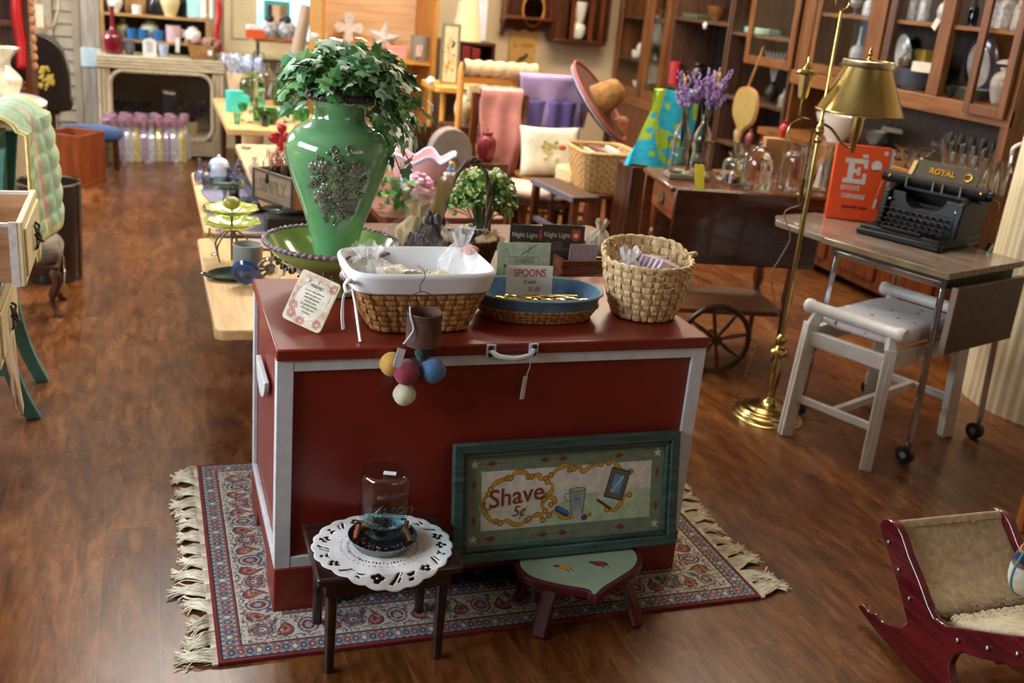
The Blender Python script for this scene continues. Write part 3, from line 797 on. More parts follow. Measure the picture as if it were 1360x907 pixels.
dm_ = paint('soap', 'e6d8b0', .6, c2='b09a68', sc=80, bs=.4)
b = B(); b.lathe(prof([(0, 0), (.026, .004), (.03, .016), (.022, .03), (.006, .038), (0, .038)], 4), 20, mod=lambda a, t: 1+.1*math.sin(5*a)); tag(b.out('gathered_sachet', dm_, loc=(BX+.055, BY-.02, LZ+.083)), 'cream gathered sachet beside the clear bag in the lined basket', 'sachet')
for k, (x, y, r, c, l) in enumerate(((-.03, -.03, .1, 'e4e6ea', 'flat silver-grey wrapped packet at the front of the lined basket'), (-.005, .015, -.3, '8b8472', 'flat taupe wrapped packet behind the silver one in the lined basket'), (-.05, .02, .4, 'c8c2b4', 'flat beige wrapped packet nearest the left bag in the lined basket'))):
    b = B(); b.sheet(lambda u, v: ((u-.5)*.085, (v-.5)*.05, .008*math.sin(PI*u)*math.sin(PI*v)+.0015*math.sin(40*u)*math.sin(17*v+k)), 20, 12)
    tag(b.out('wrapped_packet', paint('packet'+c, c, .3, sc=50), loc=(BX+x, BY+y, LZ+.098+.006*k), solid=.006, rot=(.25, 0, r)), l, 'packet')
# --- rusty can with cloth balls
kn = thing('hanging_can', 'small rusty metal can with cloth balls hung by wire from the white liner', 'can', (.546, 2.022, .655))
rust = paint('rust', '6a4436', .75, c2='3c2620', sc=40, bs=.4)
b = B(); b.lathe([(.0, .002), (.034, .002), (.0385, .0), (.0375, .004), (.0375, .066), (.039, .069), (.0375, .072), (.0355, .069), (.0355, .006), (0, .006)], 32); b.out('can_body', rust, kn)
wire = metal('wire', '4a4642', .4)
b = B(); b.tube(curve([(-.038, 0, .062), (-.04, .003, .075), (-.03, .008, .1), (-.004, .014, .112), (.024, .01, .098), (.037, .002, .075), (.037, 0, .06)], 6), .0011, 5)
b.tube(curve([(-.008, .013, .11), (-.008, .02, .125), (.004, .03, .14), (.002, .05, .152), (-.001, .075, .15)], 6), .0011, 5)
b.tube([(-.037, 0, .06), (-.036, -.004, .0), (-.02, -.008, -.02)], .0008, 4); b.tube([(-.01, -.036, .05), (-.006, -.02, -.01), (.01, -.01, -.03)], .0008, 4); b.tube([(.03, -.02, .03), (.03, -.012, -.01), (.024, -.012, -.03)], .0008, 4)
b.out('wire_handle', wire, kn)
b = B(); b.tube(curve([(-.036, -.014, .088), (-.036, -.022, .07), (-.03, -.03, .045), (-.038, -.034, .03), (-.05, -.032, .012)], 5), .0022, 6); b.out('tag_string', paint('string', 'd4d8de', .7), kn)
B().box((-.058, -.034, -.018), (.018, .0015, .042), (0, .22, 0)).out('price_tag', MC['tagpaper'], kn, bev=.0006)
for (x, y, z, r, c, nm) in ((-.064, .006, -.047, .026, 'd2a24c', 'mustard'), (-.036, -.016, -.058, .028, '8e2f42', 'crimson'), (.022, -.016, -.056, .0275, '4a6f9e', 'blue'), (-.036, -.008, -.112, .0245, 'e6dfc4', 'cream'), (.002, .002, -.022, .017, '1f4038', 'dark green')):
    b = B(); rn = random.Random(int(r*1e5))
    def mod(a, t, r=r): return 1+.03*math.sin(3*a+t*4)+(.05 if abs(math.sin(a*1.5+.4)) > .96 else 0)
    b.lathe([(r*math.sin(PI*i/16), -r*math.cos(PI*i/16)) for i in range(17)], 40, mod=mod, rot=(.5, .3, .2))
    b.tube([(r*1.03*math.cos(q)*.8, -r*.45, r*1.0*math.sin(q)*.8) for q in [k*.3 for k in range(14)]], .0018, 5)
    o = b.out('cloth_ball', cloth('ball_'+nm.replace(' ', ''), c, sc=700, bs=.3), kn, loc=(x, y, z)); o['label'] = nm+' cloth ball'
# --- oval spoon basket
OX, OY = .882, 2.245
ob = thing('oval_basket', 'shallow oval wicker basket with denim blue liner on the chest lid', 'basket', (OX, OY, LZ), rz=-.09)
op = rr_path(.262, .168, .308, .20, 2.3)
b = B(); weave(b, op, .0, .034, 0, 1, 60, 4, .0018); b.sheet(lambda u, v: (*[q*v for q in op(u, 0)], .002), 40, 3, cu=True); b.out('wicker_body', wick, ob, solid=.0015)
denim = cloth('denim_liner', '5f86ad', '3f6288', sc=900, bs=.4, big=25)
def dl(u, v):
    if v < .4: k = v/.4; x, y = rr_path(.288, .184, .318, .21, 2.3)(u, k); w = .0015*math.sin(u*120)*(1-k); return (x*(1+w*4), y*(1+w*4), .026+.034*k)
    k = (v-.4)/.6; x, y = rr_path(.318, .21, .24, .15, 2.3)(u, k); return (x*(1+.008*math.sin(u*90)*k), y, .060+.005*math.sin(PI*min(k*4, 1))-.048*k)
b = B(); b.sheet(dl, 120, 24, cu=True); b.sheet(lambda u, v: (*[q*v for q in rr_path(.24, .15, .24, .15, 2.3)(u, 0)], .012), 40, 3, cu=True); b.out('denim_liner', denim, ob, solid=.001)
b = B(); b.tube([(*rr_path(.32, .212, .32, .212, 2.3)(k/80, 0), .0625) for k in range(80)], .0035, 8, closed=True); b.out('liner_piping', cloth('piping', '8fb0b0', sc=500), ob)
brass = metal('brass_polish', 'c9a04a', .22); silver = metal('silver_plate', 'c0bda8', .22)
for k in range(9):
    a = PI/2+random.uniform(-.25, .25); sx = -.075+k*.0165; sl = .11+.01*(k % 3)
    p = Vector((sx, -.045+.004*(k % 4), .05+.003*(k % 2))); d = Vector((.45 if k % 2 else -.5, .06*(k % 3-1), .02)).normalized()
    t_ = thing('spoon', f'{["silver", "brass"][k%2]} plated spoon lying in the blue lined oval basket', 'spoon', ob.matrix_world @ Vector((0, 0, 0)), group='silver and brass spoons in the oval basket')
    t_.location = (OX+p.x, OY+p.y, LZ+p.z); t_.rotation_euler = (0, 0, math.atan2(d.y, d.x)-.09)
    mt = brass if k % 2 else silver
    b = B(); b.ball((-.05, 0, .0), .012, (1.4, 1, .35), 12); b.tube([(-.035, 0, .001), (.0, 0, .004), (.05, 0, .002)], [.0018, .0018, .0035], 8, flat=.5); b.out('spoon_body', mt, t_)
for t_ in [o for o in bpy.data.objects if o.name.startswith('spoon') and o.type == 'EMPTY']:
    silverish = t_.children[0].data.materials[0] == silver
    t_['label'] = ('silver' if silverish else 'brass')+' coloured spoon lying in the blue lined oval basket'; t_['group'] = ('silver' if silverish else 'brass')+' spoons in the oval basket'
cm = paint('cardstock', 'e2e0d6', .75, var=.03)
cd = thing('price_card', 'white card hand lettered Spoons standing in the blue lined basket', 'card', (.868, 2.262, .682), rz=-.06)
cd.rotation_euler = (-.12, 0, -.07)
B().bb(-.058, .058, 0, .0015, 0, .074).out('card', cm, cd)
pk = paint('red_marker', 'c8413c', .6)
text('SPOONS', .027, 'lettering', pk, cd, (0, -.0006, .056), sx=.78, ext=.0003)
text('12 each', .0125, 'lettering', pk, cd, (.0, -.0006, .035), sx=.85, ext=.0003)
text('$1.00', .015, 'lettering', pk, cd, (.012, -.0006, .017), shear=.3, sx=.85, ext=.0003)
P = Paint(.14, .135, 200, 190, 'a9bba0'); rn = random.Random(6)
for k in range(120): P.disc(rn.random()*.14, rn.random()*.135, rn.uniform(.004, .014), rn.choice(['b4c4a9', '9fb298', 'b9c7b2']), .3)
for (x0, y0, x1, y1) in ((.07, .08, .085, .13), (.02, .12, .03, .10), (.03, .098, .11, .098), (.03, .098, .032, .085), (.11, .098, .108, .085), (.01, .02, .02, .08), (.12, .03, .115, .07)): P.line([(x0, y0), ((x0+x1)/2+.003, (y0+y1)/2), (x1, y1)], .0013, '4a5638', smooth=4)
for k in range(14): x = .06+.003*k; P.line([(x, .1+.002*k), (x+.006, .108+.002*k)], .001, '5a6a40')
for x, y in ((.022, .075), (.118, .068)): P.disc(x, y, .004, '5a4a40')
g = thing('greeting_card', 'pale green card with twig drawing behind the blue lined basket', 'card', (.83, 2.40, LZ), rz=0); g.rotation_euler = (-.1, 0, -.06)
P.out('card', vcol('card_art', .7), g, thick=.002)
text('THINGS', .02, 'lettering', paint('olive_ink', '6c7a5a', .7), g, (.07, -.0006, .088), sx=.8, ext=.0002)
# --- pale tall basket
TX, TY = 1.162, 2.225
tb = thing('woven_basket', 'pale round woven basket with high back rim at the right end of the lid', 'basket', (TX, TY, LZ), rz=.1)
def tp(u, k):
    a = 2*PI*u; r = .074+.036*k**.8+.004*math.sin(PI*k); return (r*math.cos(a)*1.02, r*math.sin(a)*.98+.008*k)
rimz = lambda u: .140+.030*max(0, math.sin(2*PI*u))**.8+.012*max(0, math.cos(2*PI*u-.3))**6
b = B(); weave(b, tp, 0, .14, 0, 1, 26, 9, .0034, res=7, zfn=lambda u, v: .002+rimz(u)*v); b.sheet(lambda u, v: (*[q*v for q in tp(u, 0)], .003), 40, 3, cu=True)
b.out('wicker_body', wick_pale, tb, solid=.0025)
b = B()
for s in range(2):
    b.tube([(*[q*(1.0+.03*math.sin(k*.9+s*PI)) for q in tp(k/90, 1)], rimz(k/90)+.003*math.cos(k*.9+s*PI)) for k in range(90)], .0042, 7, closed=True)
b.tube(curve([(.10, .0, .146), (.118, -.004, .152), (.135, .002, .150), (.122, .012, .144), (.1, .012, .142)], 4), .007, 8)
b.out('rim', wick_pale, tb)
crumple('cellophane_bag', 'clear plastic wrapped bundle at the left inside the pale woven basket', (TX-.05, TY+.01, LZ+.06), .09, .09, .105, film('cello2', 'e8eef8', .5), 9)
for k in range(5):
    b = B(); b.box((0, 0, 0), (.075, .009, .05)); tag(b.out('wrapped_bar', paint('lavwrap', 'd8cce0', .35, sc=60), loc=(TX+.03+.002*k, TY+.045-.02*k, LZ+.115), rot=(.25, .15+.05*k, .1), bev=.002), 'pale lilac wrapped bar in the pale woven basket', 'soap bar', 'lilac wrapped bars in the woven basket')
# --- verse tile
P = Paint(.078, .1, 156, 200, 'ece0c4'); rn = random.Random(8)
for k in range(46):
    a = rn.random()*2*PI; P.disc(.039+.038*math.cos(a), .05+.048*math.sin(a), rn.uniform(.004, .008), rn.choice(['d9a79a', 'c98d86', 'dcc2a8', 'e0cdb0']), .55)
P.disc(.039, .05, .032, 'a99a80', ry=.041); P.disc(.039, .05, .0312, 'f0e8d2', ry=.0402)
for (x, y) in ((.068, .012), (.072, .088), (.01, .03), (.012, .014), (.035, .006)):
    for q in range(6): P.disc(x+.006*math.cos(q), y+.006*math.sin(q), .004, 'b86a68', .7)
P.line([(.055, .092), (.068, .082), (.072, .06)], .0015, '8a7a8c', smooth=5); P.line([(.01, .07), (.004, .05), (.008, .03)], .0015, '9a8a7c', smooth=5)
tl = thing('verse_tile', 'cream rose bordered tile with a small verse leaning at the left of the lid', 'tile', (.283, 2.262, LZ), rz=0)
tl.rotation_euler = (-.42, 0, -.95)
_p = az(375, 420, LZ+.024); _q = az(423, 442, LZ+.002); _x = (_q-_p).normalized(); _u = (Vector((0, 0, 1))-_x*_x.z).normalized(); _n = _u.cross(_x)
_u2 = (_u*math.cos(.42)+_n*math.sin(.42)).normalized(); _y = _u2.cross(_x)
tl.rotation_euler = Matrix((_x, _y, _u2)).transposed().to_euler(); tl.location = _p
W_ = (_q-_p).length; tl.scale = (W_/.078,)*3; tl.scale.z = .112/.1
P.out('printed_face', vcol('tile_art', .3, coat=.4), tl, loc=(0, -.0002, 0))
B().prism(rect_ring(.039, .05, .082, .104, .008), -.006, 0, MXZ).out('tile_body', paint('tilebody', 'e9dcbc', .4), tl, loc=(0, .0002, 0))
ink = paint('ink', '6c6258', .7)
for k, (s, z) in enumerate((('A', .088), ('FRIEND', .079), ('is one who knows', .068), ('you as you are', .061), ('and still gently', .054), ('invites you', .047), ('to grow and be', .040), ('who you are', .033), ('in love', .025))):
    text(s, .0095 if k == 1 else .0062, 'lettering', ink, tl, (.039, -.0008, z), ext=.0001, sx=.9)
B().cyl((.016, -.0006, .085), (.016, -.0016, .085), .0045, n=20).out('price_sticker', MC['sticker'], tl)
# --- green bowl and vase
VX, VY = .418, 2.448
glz = paint('green_glaze', '6a9f6e', .13, c2='508a5a', sc=5, coat=.8)
plum = paint('plum_rope', '6e5868', .45, c2='806a76', sc=30)
bw = thing('green_bowl', 'wide green glazed bowl with plum rope rim holding the tall vase', 'bowl', (VX, VY, LZ))
po = prof([(0, .0), (.062, .0), (.066, .008), (.055, .02), (.058, .028), (.1, .062), (.138, .095), (.160, .126)], 4)
pi_ = prof([(.156, .126), (.132, .095), (.09, .058), (.05, .036), (0, .032)], 4)
b = B(); b.lathe(po+pi_, 64); b.out('bowl_body', paint('olive_glaze', '8ea858', .15, c2='6c8c48', sc=8, coat=.7), bw)
b = B(); b.tube([((.160+.002*math.cos(k*1.9))*math.cos(2*PI*k/200), (.160+.002*math.cos(k*1.9))*math.sin(2*PI*k/200), .126+.002*math.sin(k*1.9)) for k in range(200)], .0052, 8, closed=True); b.out('rope_rim', plum, bw)
b = B(); rn = random.Random(2)
for k in range(44):
    a = 2*PI*k/44; r = .128+.004*(k % 2); z = .072+.006*(k % 2)
    b.ball((r*math.cos(a), r*math.sin(a), z), .009, (.6, .5, .8), 8, rot=(0, 0, a)); b.ball(((r-.022)*math.cos(a+.05), (r-.022)*math.sin(a+.05), z-.016), .007, (.7, .5, .5), 8, rot=(0, 0, a))
b.out('relief', paint('relief_green', '3f5a34', .25, c2='5a3a34', sc=30, coat=.5), bw)
vs = thing('green_vase', 'large glossy green ceramic urn with dark floral relief standing in the bowl', 'vase', (VX+.008, VY, LZ+.033))
VP = [(0, 0), (.052, 0), (.055, .006), (.049, .03), (.052, .07), (.066, .13), (.086, .19), (.108, .25), (.12, .30), (.118, .335), (.1, .362), (.078, .375), (.064, .385), (.06, .40), (.06, .42), (.066, .435)]
b = B(); pv = prof(VP, 5); b.lathe(pv+[(.058, .435), (.053, .415), (.054, .39), (.09, .34), (.0, .3)], 64); b.out('urn_body', glz, vs)
b = B()
for s in range(2): b.tube([((.069+.004*math.cos(k*1.25+s*PI))*math.cos(2*PI*k/120), (.069+.004*math.cos(k*1.25+s*PI))*math.sin(2*PI*k/120), .438+.004*math.sin(k*1.25+s*PI)) for k in range(120)], .0055, 7, closed=True)
b.out('rope_rim', paint('plum_dark', '3c3036', .4), vs)
def vrad(z):
    for (r0, z0), (r1, z1) in zip(pv, pv[1:]):
        if z0 <= z <= z1 and z1 > z0: return r0+(r1-r0)*(z-z0)/(z1-z0)
    return .1
b = B(); rn = random.Random(12); fa = -PI/2-.16+.0
def on(a, z, h=0): r = vrad(z)+h; return (r*math.cos(a), r*math.sin(a), z)
for k in range(24):
    q = k*2.4; R = .0136*math.sqrt(k); A = fa+R*math.cos(q)/.115; Z_ = .247+R*math.sin(q)*1.1; c0 = (k % 3 == 0)
    if k % 2 == 0:
        for w in range(6): b.ball(on(A+.075*math.cos(w*1.05)*1.0, Z_+.009*math.sin(w*1.05), .001), .0088, (1, .55, 1), 8, rot=(0, 0, A+PI/2))
        b.ball(on(A, Z_, .004), .006, (1, .8, 1), 8)
    else:
        b.tube([on(A+(.009*(1-w/16))*math.cos(w*.7)/.11, Z_+(.011*(1-w/16))*math.sin(w*.7), .002) for w in range(14)], .003, 6)
for k in range(26):
    q = k*2*PI/26; A = fa+(.062+.006*(k % 2))*math.cos(q)/.115; Z_ = .245+(.068+.008*(k % 3))*math.sin(q)
    b.ball(on(A, Z_, 0), .0075, (.9, .5, .7), 8, rot=(0, 0, A+PI/2)); 
    if k % 2: b.tube([on(A+(.008*(1-w/14))*math.cos(w*.7+q)/.11, Z_+.012*math.sin(q)+(.009*(1-w/14))*math.sin(w*.7+q), .001) for w in range(12)], .0024, 6)
b.out('floral_relief', paint('relief_dark', '70895f', .2, c2='574450', sc=26, coat=.5), vs)
B().box((.0, 0, 0), (.012, .0006, .006)).out('price_sticker', MC['sticker'], vs, loc=on(fa+.42, .33, .001), rz=fa+.42+PI/2)
# --- ivy
def leaf_pts(s):
    L = [(0, 0), (-.32, -.12), (-.5, .12), (-.34, .3), (-.46, .56), (-.2, .58), (0, 1), (.2, .58), (.46, .56), (.34, .3), (.5, .12), (.32, -.12)]
    return [(x*s, y*s) for x, y in L]
def ivy():
    root = thing('ivy_plant', 'bushy green ivy spilling over the rim of the tall green urn', 'plant', (VX+.008, VY, LZ+.033+.43))
    rn = random.Random(21); b = B(); st_ = B()
    greens = ['5c9a54', '7cb86c', '488048', '92c47c', 'b0d0b0', '6cae78', 'acd68c', '8ebca0', '569060', 'cce0c4']
    def leaf(p, nrm, s):
        n = Vector(nrm).normalized(); q = n.to_track_quat('Z', 'Y').to_matrix().to_4x4(); q.translation = p
        q = q @ Euler((rn.uniform(-.5, .5), rn.uniform(-.5, .5), rn.uniform(0, 6.28))).to_matrix().to_4x4()
        pts = leaf_pts(s); vs_ = [(x, y, -.18*abs(x)-.12*y*y/s) for x, y in pts]+[(0, .35*s, .0)]
        c = rn.choice(greens)
        b.add(vs_, [(len(pts), i, (i+1) % len(pts)) for i in range(len(pts))], 0, q, c)
    def vine(p0, p1, droop, n):
        p0 = Vector(p0); p1 = Vector(p1); pts = []
        for k in range(9):
            t = k/8; p = p0.lerp(p1, t); p.z += droop*math.sin(PI*t)*.6; pts.append(p)
        st_.tube(pts, .0013, 4)
        for k in range(n):
            t = (k+.6)/n; i = min(int(t*8), 7); p = pts[i].lerp(pts[i+1], t*8-i)
            out = (p-Vector((0, 0, -.06))); 
            for w in range(2): leaf(p+Vector((rn.uniform(-.016, .016), rn.uniform(-.016, .016), rn.uniform(-.008, .02))), out+Vector((rn.uniform(-.08, .08), rn.uniform(-.12, .02), rn.uniform(0, .1))), rn.uniform(.026, .044))
    for k in range(72):
        a = rn.random()*2*PI; R = rn.uniform(.04, .17); z = rn.uniform(.02, .150)*(1-.4*R/.2)
        x = R*math.cos(a)*1.0+.015; y = R*math.sin(a)*.7-.01
        vine((rn.uniform(-.03, .03), rn.uniform(-.03, .03), -.01), (x, y, z), .05, 7)
    for (x, y, z) in ((.15, -.02, -.04), (.17, -.04, -.08), (.135, -.05, -.10), (.19, .02, -.05), (.16, -.06, -.03), (.12, -.06, -.06), (.215, -.01, -.03), (.175, -.03, -.15), (.15, -.04, -.17), (.205, .0, -.1), (.18, -.02, -.06), (.2, 0, -.07),
                      (-.15, -.03, -.0), (-.13, .0, .03), (-.12, -.05, -.03), (.2, .02, .02), (.18, 0, .04), (.14, -.06, .01), (-.1, -.06, .02)):
        vine((0, 0, 0), (x, y, z), .09, 10)
    b.out('foliage', vcol('ivy_leaf', .38), root, solid=0, flat=True)
    st_.out('stems', paint('ivy_stem', '4a5a2c', .6), root)
ivy()
# ================================================================ BACKGROUND HELPERS
PR = {
 'vase': [(0, 0), (.55, 0), (.6, .04), (.85, .25), (1, .45), (.8, .68), (.42, .8), (.38, .9), (.55, 1)],
 'ruffle': [(0, 0), (.55, 0), (.8, .12), (1, .3), (.95, .42), (.5, .6), (.42, .68), (.6, .85), (1, 1)],
 'longneck': [(0, 0), (.7, 0), (.9, .08), (1, .28), (.85, .42), (.35, .5), (.22, .6), (.2, .9), (.28, 1)],
 'cup': [(0, 0), (.62, 0), (.7, .05), (.85, .5), (1, 1)],
 'mug': [(0, 0), (.92, 0), (.97, .04), (.97, .9), (1, 1)],
 'bowl': [(0, 0), (.4, 0), (.42, .08), (.75, .4), (1, 1)],
 'jar': [(0, 0), (.85, 0), (1, .08), (1, .7), (.7, .82), (.68, .9), (.8, 1)],
 'bottle': [(0, 0), (.9, 0), (1, .05), (1, .5), (.75, .66), (.32, .76), (.3, .94), (.4, 1)],
 'glass': [(0, 0), (.75, 0), (.8, .03), (1, 1)],
 'goblet': [(0, 0), (.7, 0), (.65, .04), (.12, .08), (.1, .45), (.6, .55), (1, .8), (.9, 1)],
 'dome': [(0, 0), (1, 0), (1, .35), (.95, .55), (.75, .75), (.35, .86), (.1, .88), (.16, .94), (0, 1)],
 'plate': [(0, 0), (.55, 0), (.6, .3), (1, 1)],
 'pedestal': [(0, 0), (.6, 0), (.5, .06), (.14, .14), (.12, .6), (.25, .68), (.98, .74), (1, .84), (.95, 1)],
 'candle': [(0, 0), (1, 0), (1, .97), (.9, 1)],
 'ginger': [(0, 0), (.6, 0), (.85, .2), (1, .5), (.85, .72), (.5, .82), (.55, .84), (.55, .92), (.1, .94), (.12, 1)],
}
OPEN = {'vase', 'ruffle', 'longneck', 'cup', 'mug', 'bowl', 'jar', 'glass', 'bottle', 'goblet', 'plate', 'pedestal'}
def lathe_shape(b, shape, W, H, n=28, mod=None, t=.09):
    p = PR[shape]; smooth = shape not in ('candle', 'plate')
    pr = [(r*W/2, z*H) for r, z in p]
    if smooth and len(p) > 5: pr = prof(pr, 4)
    if shape in OPEN:
        zi = max(.04*H, .0015); zmin = {'goblet': .5*H, 'pedestal': .72*H}.get(shape, zi)
        inner = [(max(r-t*W/2, .0002), max(z, zmin)) for r, z in reversed(pr) if z >= zmin]
        pr = pr+inner+[(0, zmin)]
    b.lathe(pr, n, mod=mod)
def pot(name, label, cat, p, shape, w, h, mat, group=None, n=28, mod=None, handle=None, spout=False, lid=None, rz=0, t=.09):
    """p = foot point on its support; w, h in photo pixels"""
    s = mpp(p); W, H = w*s, h*s*1.04
    b = B(); lathe_shape(b, shape, W, H, n, mod, t)
    multi = handle or spout or lid
    if not multi:
        return tag(b.out(name, mat, loc=p, rz=rz), label, cat, group)
    root = thing(name, label, cat, p, rz, group); b.out('body', mat, root)
    if handle:
        a = handle; c, s_ = math.cos(a), math.sin(a); b = B()
        b.tube(curve([(c*W*.46, s_*W*.46, H*.78), (c*W*.72, s_*W*.72, H*.74), (c*W*.76, s_*W*.76, H*.48), (c*W*.46, s_*W*.46, H*.28)], 5), W*.05, 8); b.out('handle', mat, root)
    if spout:
        b = B(); b.tube(curve([(-W*.4, 0, H*.35), (-W*.62, 0, H*.5), (-W*.78, 0, H*.82)], 4), [W*.08]*5+[W*.05]*4, 8); b.out('spout', mat, root)
    if lid:
        b = B(); b.lathe([(W*.45, 0), (W*.46, H*.03), (W*.3, H*.1), (W*.06, H*.13), (W*.09, H*.19), (0, H*.22)], 20); b.out('lid', lid, root, loc=(0, 0, H))
    return root
def block(name, label, cat, p, w, d, h, mat, rz=0, group=None, bev=.003, rot=None):
    return tag(B().bb(-w/2, w/2, -d/2, d/2, 0, h).out(name, mat, loc=p, rz=rz, bev=bev, rot=rot), label, cat, group)
def snap(v, z): v = Vector(v); v.z = z; return v
def tabletop(name, label, x0, x1, y0, y1, z, mat, legm=None, th=.03, r=.03, legs=True, leg_r=.018, inset=.06, rz=0, trestle=None):
    cx, cy = (x0+x1)/2, (y0+y1)/2; t = thing(name, label, 'table', (cx, cy, 0), rz)
    B().prism(rect_ring(0, 0, x1-x0, y1-y0, r), z-th, z).out('tabletop', mat, t, bev=.004)
    if trestle is not None:
        for sy in (-1, 1): B().bb(trestle-.03, trestle+.03, sy*((y1-y0)/2-.15)-.015, sy*((y1-y0)/2-.15)+.015, 0, z-th).out('leg', legm or mat, t)
    elif legs:
        for sx in (-1, 1):
            for sy in (-1, 1): B().cyl((sx*((x1-x0)/2-inset), sy*((y1-y0)/2-inset), 0), (sx*((x1-x0)/2-inset), sy*((y1-y0)/2-inset), z-th), leg_r*.8, leg_r, 10).out('leg', legm or mat, t)
    return t
cer = paint('ceramic_white', 'e8e4d8', .2, coat=.5, var=.06)
blond = wood('blond_wood', 'b98f56', 'dcb57c', 'x', .4)
blondy = wood('blond_board', 'c49c66', 'e0bd88', 'y', .4)
yell = wood('yellow_pine', 'b4772a', 'dca24c', 'z', .4)
yellx = wood('yellow_pine_x', 'b4772a', 'dca24c', 'x', .4)
brn = wood('dark_brown', '2a1409', '512a14', 'z', .35)
brnx = wood('dark_brown_x', '2a1409', '512a14', 'x', .35)
chy = wood('cherry', '45200f', '6e3518', 'x', .25, coat=.3)
chyz = wood('cherry_z', '45200f', '6e3518', 'z', .25, coat=.3)
oak = wood('oak_z', '4e2c12', '7e4e26', 'z', .4)
oaky = wood('oak_y', '5a3416', '8a582a', 'y', .4)
cg = glass('clear_glass', 'f4f8f8', .02)
gg = glass('green_glass', '6fc48c', .03); dg_ = glass('deep_green_glass', '1f8a4c', .03); aqg = glass('aqua_glass2', 'a8dcd4', .04)
frost = glass('lav_glass', 'ccd4ee', .12)

# ================================================================ FAR LEFT
# --- round white table, ruffled vase
r_ = .36; e = az(62, 137, .7); tc = (e.x-r_, e.y+.03)
rt = thing('round_table', 'round white topped table with dark edge at the left edge', 'table', (tc[0], tc[1], 0))
B().lathe([(0, .685), (r_-.01, .685), (r_, .69), (r_, .697), (r_-.01, .703), (0, .703)], 64).out('tabletop', cer, rt)
B().lathe([(0, .655), (r_-.02, .655), (r_-.004, .662), (r_-.004, .685), (0, .685)], 64).out('table_edge', brn, rt)
B().lathe([(0, 0), (.25, 0), (.27, .03), (.24, .1), (.26, .3), (.3, .5), (.31, .64), (.3, .655), (0, .655)], 40).out('pedestal', paint('cream_ped', 'c8b592', .6), rt)
pot('ruffled_vase', 'white porcelain vase with ruffled mouth on the round white table', 'vase', az(6, 129, .703), 'ruffle', 46, 62, paint('pearl', 'd8d0bc', .15, coat=.6, c2='b8a888', sc=20), mod=lambda a, t: 1+(.10*math.sin(7*a) if t > .45 and t < .56 else 0))
# --- brown hutch on the left edge
hp = ay(41, 70, 6.0); hx1 = hp.x
lh = thing('left_hutch', 'tall brown wooden hutch with open shelf at the left edge', 'cabinet', (hx1-.4, 6.15, 0))
for nm, bx in (('side_panel', (.37, .4, -.15, .15, 0, 1.8)), ('side_panel', (-.4, -.37, -.15, .15, 0, 1.8)), ('back_panel', (-.37, .37, .13, .15, 0, 1.8)), ('shelf', (-.37, .37, -.15, .13, .66, .69)), ('shelf', (-.37, .37, -.15, .13, .96, .99)), ('shelf', (-.37, .37, -.15, .13, 1.4, 1.43)), ('cupboard_front', (-.37, .37, -.15, -.13, 0, .66))):
    B().bb(*bx).out(nm, chyz, lh, bev=.003)
pot('dark_jar', 'small dark pewter jar on the brown hutch shelf', 'jar', Vector((hx1-.12, 6.08, .692)), 'jar', 17, 22, metal('pewter', '5a5a60', .35))
b = B(); b.sheet(lambda u, v: (-.02+.045*u+.006*math.sin(v*9), -.012*math.sin(u*PI)-.004*math.sin(v*14), -.62*v), 6, 30)
o = b.out('red_ribbon', paint('red_satin', 'b3161c', .35), loc=(hx1-.05, 5.97, 1.38), solid=.003); tag(o, 'long red satin ribbon with gold band hanging on the brown hutch', 'ribbon')
b = B(); b.box((0, 0, 0), (.05, .02, .07)); bnd = b.out('gold_band', paint('gold_band', 'd9a63a', .4), o, loc=(.0, -.008, -.17))
b = B()
for k in range(14): b.ball((0, 0, -k*.045), .017, (1, 1, 1.2), 8)
tag(b.out('bead_string', paint('beads', '8a4a2a', .4, c2='c08a5a', sc=60), loc=(hx1+.018, 5.97, 1.36)), 'string of brown wooden beads hanging beside the red ribbon', 'beads')
block('hanging_tag', 'cream paper tag hanging beside the wooden beads', 'tag', (hx1+.055, 5.96, .97), .035, .003, .11, paint('creamtag', 'e2d6bc', .7))
# --- small dark table, painted scuttle, pale pitcher
tabletop('side_table', 'small dark table holding the black painted coal scuttle', -.86, -.5, 7.05, 7.35, .40, brn, th=.025, leg_r=.02)
sc_ = thing('coal_scuttle', 'black domed metal scuttle with painted yellow flowers', 'scuttle', (-.60, 7.12, .401))
blk = paint('japan_black', '1d1613', .3, var=.2, coat=.3)
pts = [(-.15, 0), (.15, 0), (.165, .1), (.16, .26), (.12, .38), (.05, .44), (-.05, .445), (-.11, .40), (-.155, .28), (-.162, .1)]
B().prism(curve(pts, 4, True), -.0, .16, Matrix.Translation((0, .08, 0)) @ MXZ).out('body', blk, sc_, bev=.01)
b = B(); rn = random.Random(5)
for k in range(26):
    a = rn.random()*6.28; r = .045*math.sqrt(rn.random()); b.ball((.03+r*math.cos(a), -.082, .19+1.5*r*math.sin(a)), rn.uniform(.008, .018), (1, .18, 1), 8)
b.out('painted_flowers', paint('yellow_flower', 'c4a83a', .5, c2='8a7a30', sc=60), sc_)
tabletop('plant_stand', 'tall dark stand behind the black scuttle', -.80, -.56, 7.42, 7.7, .80, brn, th=.025, leg_r=.014, inset=.03)
pp = thing('tall_pitcher', 'tall pale beige pitcher with looped handle behind the black scuttle', 'pitcher', (-.66, 7.56, .801))
bg = paint('bisque', 'b5a48a', .6, var=.1, sc=30)
B().lathe(prof([(0, 0), (.06, 0), (.075, .03), (.07, .1), (.05, .2), (.045, .27), (.07, .33), (.06, .33), (.04, .27), (.04, .1), (0, .02)], 4), 28).out('body', bg, pp)
